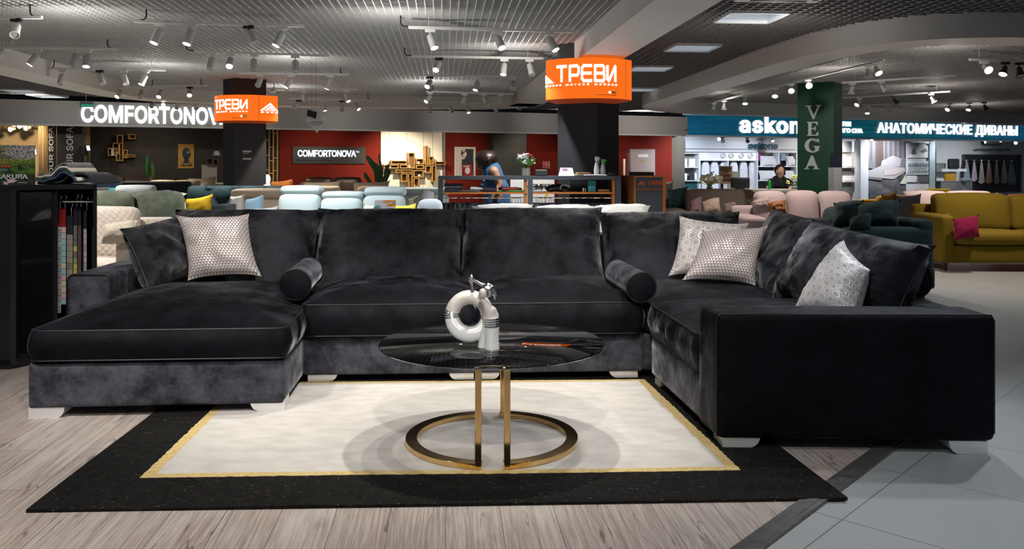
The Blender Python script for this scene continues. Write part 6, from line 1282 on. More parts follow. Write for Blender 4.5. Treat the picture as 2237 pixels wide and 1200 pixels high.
cubes([(835, 360, 867, 368), (851, 351, 885, 359), (870, 360, 887, 368), (860, 371, 897, 377), (888, 334, 902, 368), (905, 347, 922, 359), (905, 361, 922, 369), (925, 319, 931, 360), (933, 342, 943, 360), (946, 353, 969, 360), (873, 379, 886, 397), (888, 379, 897, 412), (900, 372, 921, 387), (900, 389, 911, 408), (925, 362, 938, 378), (940, 362, 949, 397)], OFF-.08, 'large cluster of honey oak wall boxes on the cream panel wall', M['oak'], .24)
def onshelf(px, py, w_, h, off, m, label, kind='ornament'):
    p = W(px, py, off); mb = MB(); 
    if kind == 'ball': mb.ball(p+up*h/2, w_/2, w_/2, h/2, 10, 7)
    else: mb.obox(p+up*h/2, WU, WN, up, w_, .1, h)
    tag(mb.build('ornament' if kind == 'ball' else 'book', m, smooth=kind == 'ball'), label, kind if kind != 'ball' else 'ornament', 'ornaments in the wall boxes')
for px, py, w_, h, lb in ((852, 367, .09, .1, 'round white ornament in the left box of the oak wall boxes'), (894, 367, .07, .09, 'small white ornament at the foot of the tall oak box'), (914, 358, .09, .08, 'white bowl-like ornament in the upper middle oak box'), (927, 358, .06, .16, 'white bottle-shaped ornament in the tallest narrow oak box'), (916, 386, .1, .07, 'white ornament in the big lower oak box'), (878, 376, .06, .05, 'tiny white ornament in the flat wide oak box'), (929, 377, .1, .07, 'beige ornament in the right middle oak box'), (905, 407, .06, .06, 'tiny white ornament in the lowest oak box')): onshelf(px, py, w_, h, OFF-.22, FB['white'], lb, 'ball')
for px, lb in ((936, 'first'), (939.5, 'second')): onshelf(px, 359, .04, .14, OFF-.2, FB['gold'], lb+' yellow book standing in the right upper oak box', 'book')
for px, py, lb in ((247, 340, 'white books'), (253, 340, 'dark books')): onshelf(px, py, .08, .2, OFF-.25, FB['white'] if px == 247 else M['anth'], lb+' in the lower left cube of the oak cluster on brown wall', 'book')
# poster on the brown wall
t = thing('wall_poster', 'orange poster with dark portrait silhouette on the dark brown wall', 'poster', W(406, 368, OFF-.04))
mb = MB(); wrect(mb, 389, 315, 424, 368, OFF-.04, .03); mb.build('sheet', mat('orange_poster', (.62, .32, .04), rough=.5), t, smooth=False)
def onwall(off, pts): return [W(x, y, off) for x, y in pts]
mb = MB(); mb.prism(onwall(OFF-.08, [(407+9*math.cos(a), 335+12*math.sin(a)) for a in [k*.26 for k in range(24)]]), WN*.004); mb.prism(onwall(OFF-.08, [(403, 343), (411, 343), (412, 352), (420, 362), (395, 362), (402, 352)]), WN*.004); mb.build('silhouette', mat('poster_black', (.012, .012, .015)), t, smooth=False)
mb = MB(); mb.prism(onwall(OFF-.1, [(394, 355)]+[(406.5+12*math.cos(a), 354+7*math.sin(a)) for a in [math.pi-k*.26 for k in range(13)]]+[(420, 355)]+[(406.5+10*math.cos(a), 353+4.5*math.sin(a)) for a in [k*.26 for k in range(13)]]), WN*.004); mb.build('collar', mat('poster_gold', (.45, .3, .1)), t, smooth=False)
mb = MB(); mb.prism(onwall(OFF-.1, [(408, 332), (415, 330), (414, 335), (409, 336)]), WN*.004); mb.build('eye_band', mat('poster_grey', (.3, .3, .32)), t, smooth=False)
# white chest, shelf tower
t = thing('white_cabinet', 'tall white two-door cabinet left of the slim dark pillar', 'cabinet', W(457, 400, 1.9)*Vector((1, 1, 0)))
mb = MB(); wquad(441, 474, 0, wz(457, 360, 1.9), 1.9, .45, mb); mb.build('body', mat('cabinet_cream', (.6, .55, .45)), t, smooth=False)
for a, b in ((441.5, 457), (457.7, 473.5)): mb = MB(); wquad(a, b, .08, wz(457, 360, 1.9)-.02, 1.88, .02, mb); mb.build('door', bpy.data.materials['cabinet_cream'], t, smooth=False)
cubes([(450, 346, 464, 360), (464, 348, 475, 361)], 1.95, 'pair of dark oak boxes standing on the tall white cabinet', mat('dark_oak', (.12, .06, .02)), .3)
t = thing('open_shelf', 'tall open oak shelving with many uprights between dark pillar and red wall', 'shelf', W(590, 395, OFF-.4)*Vector((1, 1, 0)))
for px, m in ((573, M['oak']), (578, M['oak']), (588, M['oak']), (597, M['oak']), (606, M['oak'])):
    mb = MB(); wquad(px-1.3, px+1.3, 0, 2.5, OFF-.1, .4, mb); mb.build('upright', m, t, smooth=False)
for a, b, ys in ((573, 588, (306, 340, 372)), (588, 597, (322, 352, 380)), (597, 606, (292, 346, 374))):
    for y in ys: mb = MB(); z = wz((a+b)/2, y, OFF-.3); wquad(a+1.3, b-1.3, z, z+.03, OFF-.1, .36, mb); mb.build('shelf_board', M['oak'], t, smooth=False)
tag(MB().ball(W(583, 392, OFF-.9), .1, .1, .14).build('glowing_lamp', M['lamp_warm']), 'small amber glowing lamp on the tall oak shelving', 'lamp')
# red wall sign
t = thing('wall_sign', 'black wall sign with white capitals and a grey second line on red wall', 'sign', W(718, 358, OFF-.03))
mb = MB(); wrect(mb, 639, 321, 798, 358, OFF-.06, .05); mb.build('board', M['black'], t, smooth=False)
def wt2(nm, s, x0, y0, x1, y1, off, m, bold, par, depth=.02, space=1.0):
    a, b = W(x0, y1, off), W(x1, y1, off); mid = W((x0+x1)/2, 0, off).y; o = Vector((a.x, a.y, H-(y1-HY)*mid/F)); mb = MB(); text_mesh(mb, s, o, Vector((b.x-a.x, b.y-a.y, 0)), up*((y1-y0)*mid/F), WN*depth, bold, space); return mb.build(nm, m, par, smooth=False)
wt2('lettering', 'COMFORTONOVA', 650, 328, 778, 343, OFF-.1, M['signwhite2'], .03, t, .02, .94); wt2('trademark', 'TM', 777, 330, 784, 334, OFF-.1, M['signwhite2'], 0, t); wt2('small_lettering', 'МОДУЛЬНАЯ СИСТЕМА', 651, 346, 725, 351, OFF-.1, mat('grey_sign_text', (.07, .075, .09)), 0, t)
# cacti
def cactus(px, py0, py1, off, label, arms):
    b0 = W(px, py1, off); b0.z = 0; t = thing('cactus_plant', label, 'plant', b0)
    mb = MB(); mb.lathe(b0, [(.16, 0), (.2, .35), (.18, .36), (.16, .33), (.01, .32)], 20); mb.build('pot', M['black'], t)
    for k, pts in enumerate(arms):
        mb = MB(); q = [W(x, y, off) for x, y, r in pts]; rs = [r*q[0].y/F for x, y, r in pts]; mb.tube([q[0]-up*.6]+q, [rs[0]*.7]+rs, 10); mb.build('stem', mat('cactus_green_%d' % len(bpy.data.materials), (.03+.02*(k % 2), .12, .03), rough=.5, bump=.3, scale=20), t)
cactus(820, 340, 400, 1.3, 'tall green cactus before the red wall left of the cream panels', [[(825, 398, 5), (822, 372, 6.5), (812, 356, 6), (804, 345, 4.5), (801, 340, 1.5)], [(826, 398, 5), (828, 375, 6), (822, 362, 5), (818, 357, 2)], [(808, 398, 4), (800, 386, 5), (796, 377, 2)], [(834, 398, 4), (833, 370, 3.5), (827, 336, 1)]])
cactus(845, 360, 400, 1.5, 'shorter cactus with two pads in front of the cream panels', [[(840, 398, 5), (846, 380, 6), (850, 374, 5), (852, 371, 2)], [(840, 396, 4), (844, 372, 4), (848, 362, 3), (849, 359, 1.2)]])
cactus(330, 350, 400, 2.6, 'dark green plant with upright stems in front of dark brown wall', [[(322, 398, 5), (320, 365, 6), (322, 345, 4), (322, 340, 1.5)], [(333, 398, 6), (334, 370, 7), (332, 356, 3)]])
# poster with woman on red wall
t = thing('framed_poster', 'white-framed fashion poster with red flyer on the red wall', 'poster', W(1016, 387, OFF-.05))
mb = MB(); wrect(mb, 993, 321, 1039, 388, OFF-.05, .03); mb.build('frame', mat('poster_frame', (.72, .66, .6)), t, smooth=False)
mb = MB(); wrect(mb, 996, 324, 1036, 387, OFF-.085, .004); mb.build('print', mat('poster_cream', (.66, .56, .48)), t, smooth=False)
mb = MB(); wrect(mb, 1016, 326, 1034, 387, OFF-.095, .004); mb.build('dark_ground', mat('poster_navy', (.02, .02, .035)), t, smooth=False)
mb = MB(); mb.prism(onwall(OFF-.11, [(1014+5.5*math.cos(a), 337+7.5*math.sin(a)) for a in [k*.3 for k in range(21)]]), WN*.004); mb.prism(onwall(OFF-.11, [(1010, 340), (1016, 343), (1014, 350), (1009, 350)]), WN*.004); mb.build('figure', mat('poster_skin', (.68, .55, .45)), t, smooth=False)
mb = MB(); mb.prism(onwall(OFF-.12, [(1009, 349), (1016, 347), (1032, 354), (1032, 387), (1010, 387)]), WN*.004); mb.build('garment', mat('poster_dark', (.02, .025, .03)), t, smooth=False)
mb = MB(); mb.prism(onwall(OFF-.12, [(1007, 331), (1012, 327), (1010, 333), (1018, 329), (1011, 338), (1008, 340)]), WN*.006); mb.build('hair', bpy.data.materials['poster_dark'], t, smooth=False)
t = thing('red_flyer', 'tilted red flyer with a white oval in front of the framed poster', 'flyer', W(1022, 386, OFF-.2)); mb = MB(); mb.prism(onwall(OFF-.2, [(1010, 360), (1030, 359), (1033, 384), (1013, 385)]), WN*.01); mb.build('sheet', mat('flyer_red', (.4, .01, .03)), t, smooth=False)
mb = MB(); mb.prism(onwall(OFF-.22, [(1021.5+5.5*math.cos(a), 373+7.5*math.sin(a)) for a in [k*.3 for k in range(21)]]), WN*.005); mb.build('oval', FB['white'], t, smooth=False)
mb = MB(); mb.prism(onwall(OFF-.22, [(1012, 362.2), (1027, 361.6), (1027, 363), (1012, 363.6)]), WN*.005); mb.prism(onwall(OFF-.22, [(1012, 364.4), (1026, 363.8), (1026, 364.6), (1012, 365.2)]), WN*.005); mb.build('heading', bpy.data.materials['poster_skin'], t, smooth=False)
# fire hose sign, electric panel
t = thing('fire_button', 'square red and white fire alarm sign on the red wall', 'sign', W(1194, 368, OFF-.03)); mb = MB(); wrect(mb, 1186, 353, 1201, 368, OFF-.05, .04); mb.build('plate', mat('alarm_pink', (.62, .3, .28)), t, smooth=False)
def wdisc(px, py, r, off, m, nm, par): mb = MB(); mb.prism(onwall(off, [(px+r*math.cos(a), py+r*math.sin(a)) for a in [k*.3 for k in range(21)]]), WN*.006); mb.build(nm, m, par, smooth=False)
mb = MB(); wrect(mb, 1187.5, 354.5, 1199.5, 366.5, OFF-.08, .004); mb.build('red_square', mat('alarm_red', (.5, .04, .04)), t, smooth=False); wdisc(1193.5, 360.5, 5, OFF-.1, bpy.data.materials['alarm_pink'], 'ring', t); wdisc(1193.5, 360.5, 3.6, OFF-.12, bpy.data.materials['alarm_red'], 'disc', t); wdisc(1193.5, 360.5, 1.5, OFF-.14, FB['white'], 'button', t)
t = thing('electric_panel', 'grey-pink metal electric cabinet on the red wall behind orange-edged cabinet', 'cabinet', W(1403, 387, OFF-.05)); mb = MB(); wrect(mb, 1376, 326, 1431, 387, OFF-.22, .2); mb.build('body', mat('panel_metal', (.40, .31, .29), rough=.45), t, smooth=False)
mb = MB(); wrect(mb, 1378, 328, 1429.5, 386, OFF-.252, .012); mb.build('door', bpy.data.materials['panel_metal'], t, smooth=False)
wt2('inscription', 'ЩСО', 1401, 331, 1409, 334, OFF-.27, FB['white'], 0, t, .004); mb = MB(); wrect(mb, 1394, 337, 1416, 344, OFF-.27, .006); mb.build('label_plate', FB['white'], t, smooth=False); mb = MB(); mb.prism(onwall(OFF-.28, [(1402, 353), (1408, 353), (1405, 349)]), WN*.004); mb.build('warning_mark', FB['gold'], t, smooth=False)
# board on the slim pillar
t = thing('notice_plaque', 'small notice plaque with two silver bars on slim dark pillar', 'plaque', P(543, 350, 15.2))
for y0, y1 in ((329, 333), (345, 349)):
    mb = MB(); mb.hexa([P(530, y1, 15.36), P(557, y1, 15.50), P(557, y1, 15.6), P(530, y1, 15.46)], [P(530, y0, 15.36), P(557, y0, 15.50), P(557, y0, 15.6), P(530, y0, 15.46)]); mb.build('bar', mat('plaque_silver', (.5, .5, .5)) if y0 == 329 else bpy.data.materials['plaque_silver'], t, smooth=False)
mb = MB(); mb.hexa([P(531, 345, 15.38), P(556, 345, 15.51), P(556, 345, 15.6), P(531, 345, 15.47)], [P(531, 333, 15.38), P(556, 333, 15.51), P(556, 333, 15.6), P(531, 333, 15.47)]); mb.build('plate', M['graphite'], t, smooth=False)
for y, x1 in ((335.5, 544), (339, 536)): mb = MB(); mb.hexa([P(532, y+.8, 15.37), P(x1, y+.8, 15.43), P(x1, y+.8, 15.46), P(532, y+.8, 15.4)], [P(532, y-.6, 15.37), P(x1, y-.6, 15.43), P(x1, y-.6, 15.46), P(532, y-.6, 15.4)]); mb.build('text_line', FB['lgrey'], t, smooth=False)
# ================================================================ pale shop at right: shelves, samples, photo wall
QO = 4.1
whs = mat('shelf_white', (.62, .64, .68), rough=.5)
gri = mat('shelf_grey_back', (.17, .175, .18), rough=.7)
t = thing('shop_sign', 'pale header panel with small dark teal name over the shop shelves', 'sign', W(1620, 340, QO-.05)); mb = MB(); wrect(mb, 1497, 309, 1738, 333, QO-.05, .05); mb.build('panel', lg, t, smooth=False); wt2('lettering', 'askona', 1635, 312, 1699, 325, QO-.12, mat('teal_letter', (.01, .07, .1)), .03, t); mb = MB(); wrect(mb, 1497, 325.5, 1738, 326.6, QO-.11, .01); mb.build('joint', gri, t, smooth=False)
def shelfunit(label, px0, px1, py0, off, divs, boards, m=whs, back=gri, dep=.35, pybot=425):
    t = thing('shelf_unit', label, 'shelf', W((px0+px1)/2, 0, off)*Vector((1, 1, 0)))
    zt_ = wz((px0+px1)/2, py0, off)
    mb = MB(); wquad(px0, px1, 0, zt_, off, .02, mb); mb.build('back_panel', back, t, smooth=False)
    for px in [px0]+divs+[px1]: mb = MB(); wquad(px-.9, px+.9, 0, zt_, off-.01-dep, dep, mb); mb.build('upright', m, t, smooth=False)
    for a, b, y in boards: mb = MB(); z = wz((a+b)/2, y, off-.2); wquad(a+1, b-1, z-.015, z+.015, off-.02-dep, dep, mb); mb.build('shelf_board', m, t, smooth=False)
    return t
shelfunit('white shelf with small boxes at left of the pale shop', 1495, 1527.5, 334, QO-.15, [], [(1495, 1527, 335), (1495, 1527, 366), (1495, 1527, 395)])
shelfunit('white display bay with upright padded samples in the pale shop', 1529.5, 1653, 350, QO-.1, [1591], [(1529, 1591, 350.5), (1591, 1653, 350.5)])
mb = MB(); wrect(mb, 1529, 334, 1654, 350, QO-.43, .3); t = tag(mb.build('icon_board', mat('icon_panel_white', (.66, .68, .72)), smooth=False), 'white panel with four faint round icons over the padded samples', 'panel')
icm = mat('icon_grey', (.42, .44, .47))
for i, px in enumerate((1580, 1598, 1620, 1640)):
    mb = MB(); c = [(px+5*math.cos(a), 340.5+5*math.sin(a)) for a in [k*math.pi/10 for k in range(20)]]; mb.tube(onwall(QO-.46, c), .012, 5, closed=True); mb.tube(onwall(QO-.46, [(px-2, 341), (px, 343), (px+2.5, 338)]), .01, 5); tag(mb.build('icon', icm), 'round grey icon, %s of four on the white panel' % ['first', 'second', 'third', 'last'][i], 'icon', 'round icons on the white panel')
for i, px in enumerate((1539, 1559, 1579, 1601, 1622, 1642)):
    w_ = 8.3; pts = [(px-w_, 425), (px+w_, 425), (px+w_, 372)]+[(px+w_*math.cos(a)**.8, 372-20*math.sin(a)) for a in [k*math.pi/16 for k in range(1, 8)]]+[(px, 351.5)]+[(px-w_*abs(math.cos(a))**.8, 372-20*math.sin(a)) for a in [k*math.pi/16 for k in range(7, 0, -1)]]+[(px-w_, 372)]
    mb = MB(); mb.prism([W(x, y, QO-.2) for x, y in pts], WN*.1); tag(mb.build('padded_sample', mat('padded_white_%d' % i, (.6, .63, .7), rough=.7, bump=.5, scale=9, var=.2), bevel=.02), 'pointed white padded sample, %s from left in the display bay' % ['first', 'second', 'third', 'fourth', 'fifth', 'sixth'][i], 'sample', 'pointed padded samples')
for x0, y0, x1, y1, lb in ((1495, 347, 1501, 365, 'narrow white box at the left end of the upper white shelf'), (1506, 347, 1519, 365, 'wide white box on the upper white shelf'), (1495, 379, 1501, 393, 'rounded white pack at the left end of the lower white shelf'), (1518, 379, 1525, 393, 'white pack at the right end of the lower white shelf')):
    wplane('packing_box', x0, y0, x1, y1, QO-.35, FB['white'], lb, 'box', .15, .01)
wplane('framed_card', 1506, 379, 1517, 393.5, QO-.36, M['anth'], 'dark rounded card with white rim on the lower white shelf', 'card', .05, .01)
wplane('teal_board', 1494, 397, 1527, 425, QO-.4, mat('teal_board', (.005, .06, .08)), 'dark teal board below the white shelf', 'board', .05)
shelfunit('dark shelf with white pillows in the pale shop beside green pillar', 1655, 1741, 334, QO-.15, [1702], [(1655, 1702, 364), (1702, 1741, 364), (1655, 1702, 394.5), (1702, 1741, 394.5)], whs, mat('dark_shelf_back', (.04, .04, .05)))
for x0, y0, x1, y1, lb in ((1661, 340, 1699, 363, 'upper left'), (1718, 340, 1742, 363, 'upper right'), (1660, 372, 1700, 394, 'lower left'), (1712, 372, 1742, 394, 'lower right')):
    a, b = W(x0, y1, QO-.4), W(x1, y1, QO-.4); mid = W((x0+x1)/2, 0, QO-.4).y; h = (y1-y0)*mid/F
    mb = MB(); mb.pillow([a, b, b+up*h-WN*.12, a+up*h-WN*.12], .2, 10, .5, .04, .01, x0); tag(mb.build('bed_pillow', fabric('pillow_pale_%d' % x0, (.5, .52, .57)) ), 'pale bed pillow on the dark shop shelf, '+lb, 'pillow', 'bed pillows on the shop shelf')
wplane('purple_pack', 1655, 336, 1661, 351, QO-.45, mat('purple_print2', (.2, .02, .12)), 'purple pack at the top left of the pillow shelf', 'pack', .04); wplane('blue_pack', 1707, 336, 1715, 351, QO-.45, mat('blue_print', (.1, .18, .28)), 'blue pack between the two upper pale pillows', 'pack', .04)
# desk of the pale shop
Yd = 17.6
def D(px): return (px-CX)*Yd/F
t = thing('sales_desk', 'low white sales desk in the pale shop behind the taupe sofa', 'desk', (D(1620), Yd, 0)); mb = MB(); mb.box(D(1508), Yd, 0, D(1738), Yd+.04, .74); mb.build('front_panel', whs, t, smooth=False); mb = MB(); mb.box(D(1506), Yd-.03, .74, D(1740), Yd+.75, .78); mb.build('top', mat('desk_cream', (.6, .56, .48)), t, smooth=False)
for q in (1508, 1732): mb = MB(); mb.box(D(q), Yd+.05, 0, D(q+5), Yd+.7, .739); mb.build('side_panel', whs, t, smooth=False)
t = thing('computer_monitor', 'back of a black computer monitor on the sales desk', 'monitor', (D(1620), Yd+.15, .78)); mb = MB(); mb.rbox(D(1600), Yd+.12, .80, D(1642), Yd+.16, ZP(388, Yd), .02, 4, (0, .012, 0)); mb.build('screen', M['black'], t); mb = MB(); mb.box(D(1616), Yd+.17, .80, D(1626), Yd+.2, 1.0); mb.build('stand', M['black'], t, smooth=False); mb = MB(); mb.rbox(D(1611), Yd+.1, .781, D(1631), Yd+.26, .80, .008); mb.build('foot', M['black'], t)
t = thing('notice_sheet', 'orange-brown printed notice sheet standing left of the monitor', 'notice', (D(1585), Yd+.3, .78)); mb = MB(); mb.hexa([P(1572, 402, Yd+.3), P(1599, 402, Yd+.3), P(1599, 402, Yd+.31), P(1572, 402, Yd+.31)], [P(1571, 363, Yd+.3), P(1600, 363, Yd+.3), P(1600, 363, Yd+.31), P(1571, 363, Yd+.31)]); mb.build('sheet', mat('notice_tan', (.48, .3, .19)), t, smooth=False)
mb = MB(); mb.box(D(1583), Yd+.32, .781, D(1589), Yd+.36, ZP(402, Yd)); mb.build('stand', M['anth'], t, smooth=False)
for i, (x0, x1, y) in enumerate(((1573, 1598, 366), (1573, 1598, 369), (1573, 1597, 372), (1579, 1592, 376), (1574, 1597, 381), (1574, 1597, 384.5), (1577, 1596, 390), (1575, 1597, 394))):
    mb = MB(); mb.hexa([P(x0, y+.9, Yd+.29), P(x1, y+.9, Yd+.29), P(x1, y+.9, Yd+.297), P(x0, y+.9, Yd+.297)], [P(x0, y-.7, Yd+.29), P(x1, y-.7, Yd+.29), P(x1, y-.7, Yd+.297), P(x0, y-.7, Yd+.297)]); mb.build('text_line', mat('notice_brown', (.1, .03, .015)) if i == 0 else bpy.data.materials['notice_brown'], t, smooth=False)
tag(MB().box(D(1605), Yd+.55, .781, D(1629), Yd+.6, ZP(375, Yd+.5)).build('card_holder', mat('holder_cream', (.5, .48, .42)), smooth=False), 'cream card holder peeking above the monitor', 'holder')
tag(MB().tube([(D(1644), Yd+.3, .781), (D(1644), Yd+.3, 1.02), (D(1645.5), Yd+.3, 1.1)], [.03, .03, .012], 12).build('spray_can', FB['lgrey']), 'pale bottle right of the monitor', 'bottle')
tag(MB().lathe((D(1684), Yd+.1, .781), [(.03, 0), (.03, .17), (.02, .18), (.02, .2)], 16).build('green_bottle', mat('bright_green', (.02, .35, .05), rough=.3)), 'bright green bottle before the woman in black', 'bottle')
def bouquet(c, label, n, L, col, seed, vcol, stem):
    random.seed(seed); t = thing('flower_vase', label, 'vase', c); mb = MB(); mb.lathe(c, [(.05, .001), (.07, .03), (.05, .07), (.055, .085)], 18); mb.build('vase', vcol, t); base = c+up*.075
    for k in range(n):
        a = random.uniform(0, 6.28); e = random.uniform(.15, 1.3); l = L*random.uniform(.75, 1.1); tip = base+Vector((math.cos(a)*math.sin(e)*l, math.sin(a)*math.sin(e)*l*.5, math.cos(e)*l)); mid = base+(tip-base)*.5+Vector((math.cos(a)*.05, 0, .02))
        mb = MB(); mb.tube([base, mid, tip], .007, 5); ob = mb.build('stem', stem, t); mb = MB()
        for q in range(5): mb.ball(tip+Vector((random.uniform(-.03, .03), random.uniform(-.03, .03), random.uniform(-.025, .03))), .02, n=7, m=5)
        mb.build('blossom', col, ob)
bouquet(Vector((D(1556), Yd+.25, .781)), 'spreading bouquet of cream blossoms on the sales desk', 30, .27, mat('cream_blossom', (.8, .72, .52)), 5, mat('dark_vase', (.1, .08, .05), rough=.2), mat('straw_stem', (.55, .42, .2)))
bouquet(Vector((D(1748), Yd+.3, .781)), 'small bouquet of yellow-white flowers at the green pillar', 9, .2, mat('yellow_blossom', (.75, .7, .25)), 8, mat('clear_vase', (.4, .45, .5), rough=.1, trans=.6), mat('green_stem', (.1, .2, .05)))
# right of the green pillar
t = shelfunit('white shelf with yellow side and white bedding behind the green pillar', 1836, 1873, 334, 2.6, [], [(1836, 1873, 366), (1836, 1873, 397)], whs, mat('cream_back', (.5, .46, .4))); mb = MB(); wquad(1870, 1873.2, 0, wz(1872, 336, 2.6), 2.18, .05, mb); mb.build('yellow_edge', FB['mustard'], t, smooth=False)
for y0, y1, lb in ((342, 364.5, 'upper'), (374, 396, 'middle'), (408, 422, 'lower')): wplane('bedding_pack', 1840, y0, 1864, y1, 2.42, FB['white'], 'white bedding pack on the yellow-edged shelf, '+lb+' one', 'pack', .16, .04, 'white bedding packs')
wplane('header_board', 1836, 309, 1876, 333, 2.5, FB['lgrey'], 'pale header board over the yellow-edged shelf', 'board', .3)
wplane('dark_jamb', 1874, 303, 1880, 430, 2.4, M['anth'], 'dark vertical strip right of the yellow-edged shelf', 'panel', .1)
# photo wall with bedroom picture
def bedroom_mat():
    m, N, L = new_mat('bedroom_print'); b = N['Principled BSDF']; g = NG(m); u, v, _ = g.uv(); n = g.noise(6, 5, coord='UV'); cu = g.m('SINE', g.m('MULTIPLY', u, 90))
    wall_ = g.mix(g.rng(cu, -1, 1, 0, 1), (.09, .085, .10, 1), (.2, .18, .19, 1)); br_ = g.m('MULTIPLY', g.rng(u, .12, .13, 0, 1), g.rng(u, .22, .23, 1, 0)); wall_ = g.mix(br_, wall_, (.08, .055, .045, 1)); wall_ = g.mix(g.rng(u, .58, .6, 0, 1), wall_, (.34, .33, .34, 1))
    fl_ = g.mix(g.rng(n, .4, .6, 0, 1), (.055, .055, .06, 1), (.13, .125, .13, 1)); c = g.mix(g.rng(v, .33, .36, 0, 1), fl_, wall_); L.new(c, b.inputs['Base Color']); b.inputs['Roughness'].default_value = .5; return m
t = thing('photo_wall', 'large printed wall showing a grey bedroom, right of green pillar', 'poster', W(1965, 425, 2.0)*Vector((1, 1, 0)))
a, b_ = W(1895, 0, 2.0), W(2045, 0, 2.0); mb = MB(); q = [Vector((a.x, a.y, .3)), Vector((b_.x, b_.y, .3)), Vector((b_.x, b_.y, 2.28)), Vector((a.x, a.y, 2.28))]; mb.add(q+[p-WN*.08 for p in q], [(0, 1, 2, 3), (7, 6, 5, 4), (0, 4, 5, 1), (1, 5, 6, 2), (2, 6, 7, 3), (3, 7, 4, 0)], [(0, 0), (1, 0), (1, 1), (0, 1)]*2); mb.build('print', bedroom_mat(), t, smooth=False)
def wdecal(nm, m, polys, off, par):
    mb = MB()
    for p in polys: mb.prism(onwall(off, p), WN*.006)
    mb.build(nm, m, par, smooth=False)
wdecal('printed_bed', mat('print_bed', (.33, .32, .33)), [[(1896, 374), (1926, 362), (1976, 366), (1980, 374), (1952, 392), (1897, 386)], [(1926, 352), (1950, 340), (1978, 350), (1976, 364), (1924, 364)]], 1.97, t)
wdecal('printed_bed_shadow', mat('print_shadow', (.15, .15, .16)), [[(1897, 386), (1926, 390), (1926, 394), (1897, 391)], [(1895, 352), (1908, 352), (1908, 368), (1895, 368)], [(1968, 350), (1980, 344), (1980, 368), (1966, 364)]], 1.955, t)
wdecal('printed_blanket', mat('print_pink', (.42, .36, .35)), [[(1930, 374), (1976, 366), (1978, 372), (1956, 382), (1932, 384)]], 1.955, t); wdecal('printed_cushion', FB['pale'], [[(1966, 402), (1978, 382), (1980, 402)]], 1.955, t)
t = thing('roll_up_banner', 'white banner with grey name and sofa word before the bedroom wall', 'banner', W(2005, 425, 1.7)*Vector((1, 1, 0)))
mb = MB(); wquad(1980, 2030, .25, 2.2, 1.7, .02, mb); mb.build('panel', mat('banner_grey', (.40, .40, .41)), t, smooth=False)
wdecal('printed_room', mat('banner_light', (.55, .55, .56)), [[(1982, 345), (2008, 318), (2028, 318), (2028, 345)]], 1.66, t); wdecal('printed_plant', mat('banner_dark', (.1, .1, .11)), [[(1990, 335), (1996, 322), (2000, 330), (2002, 336), (1994, 338)], [(2012, 330), (2022, 324), (2026, 331), (2016, 334)]], 1.64, t)
wdecal('name_field', mat('banner_mint', (.42, .47, .47)), [[(1980, 352), (2041, 352), (2041, 382), (1980, 382)]], 1.64, t)
wt2('lettering', 'askona', 1984, 355, 2028, 363, 1.6, mat('banner_text', (.12, .16, .17)), .02, t, .004); wt2('lettering', 'ДИВАНЫ', 1983, 370, 2028, 378, 1.6, bpy.data.materials['banner_text'], .0, t, .004); wdecal('rule', bpy.data.materials['banner_text'], [[(1985, 365.6), (2028, 365.6), (2028, 366.4), (1985, 366.4)]], 1.6, t)
wdecal('printed_photos', bpy.data.materials['banner_light'], [[(1981, 384), (2003, 384), (2003, 398), (1981, 398)], [(1981, 402), (2030, 402), (2030, 418), (1981, 418)]], 1.64, t); wdecal('printed_photo', bpy.data.materials['banner_dark'], [[(2006, 385), (2028, 385), (2028, 398), (2006, 398)]], 1.64, t); wdecal('printed_face', bpy.data.materials['poster_skin'], [[(2007+6*math.cos(k*.5), 412+5*math.sin(k*.5)) for k in range(13)]], 1.62, t)
t = thing('glass_screen', 'pale upright glass panel at the right end of the bedroom wall', 'panel', W(2037, 425, 1.6)*Vector((1, 1, 0))); mb = MB(); wquad(2031, 2043, 0, 2.28, 1.6, .02, mb); mb.build('glass', mat('pale_glass', (.62, .74, .78), rough=.08, trans=.6), t, smooth=False); mb = MB(); wquad(2043.3, 2045.5, 0, 2.28, 1.6, .05, mb); mb.build('frame', M['anth'], t, smooth=False)
# fabric niche
t = thing('fabric_niche', 'black wall niche frame with a rail for hanging fabrics at right', 'display', W(2170, 420, 4.0)); mb = MB(); wrect(mb, 2107, 339, 2230, 419, 4.15, .05); mb.build('back_panel', mat('niche_black', (.018, .018, .02)), t, smooth=False)
for r in ((2105, 337.5, 2108, 420), (2229, 337.5, 2232, 420), (2108.2, 337.5, 2228.8, 339.5), (2108.2, 418, 2228.8, 420)): mb = MB(); wrect(mb, *r, 4.09, .12); mb.build('frame', mat('niche_frame', (.08, .08, .085)) if r[0] == 2105 else bpy.data.materials['niche_frame'], t, smooth=False)
mb = MB(); mb.tube([W(2109, 351.5, 3.95), W(2228, 352.5, 3.95)], .012, 8); mb.build('rail', M['chrome'], t)
cols7 = [(.42, .45, .52), (.58, .5, .56), (.6, .57, .52), (.45, .33, .27), (.35, .36, .36), (.36, .34, .33), (.13, .19, .24)]
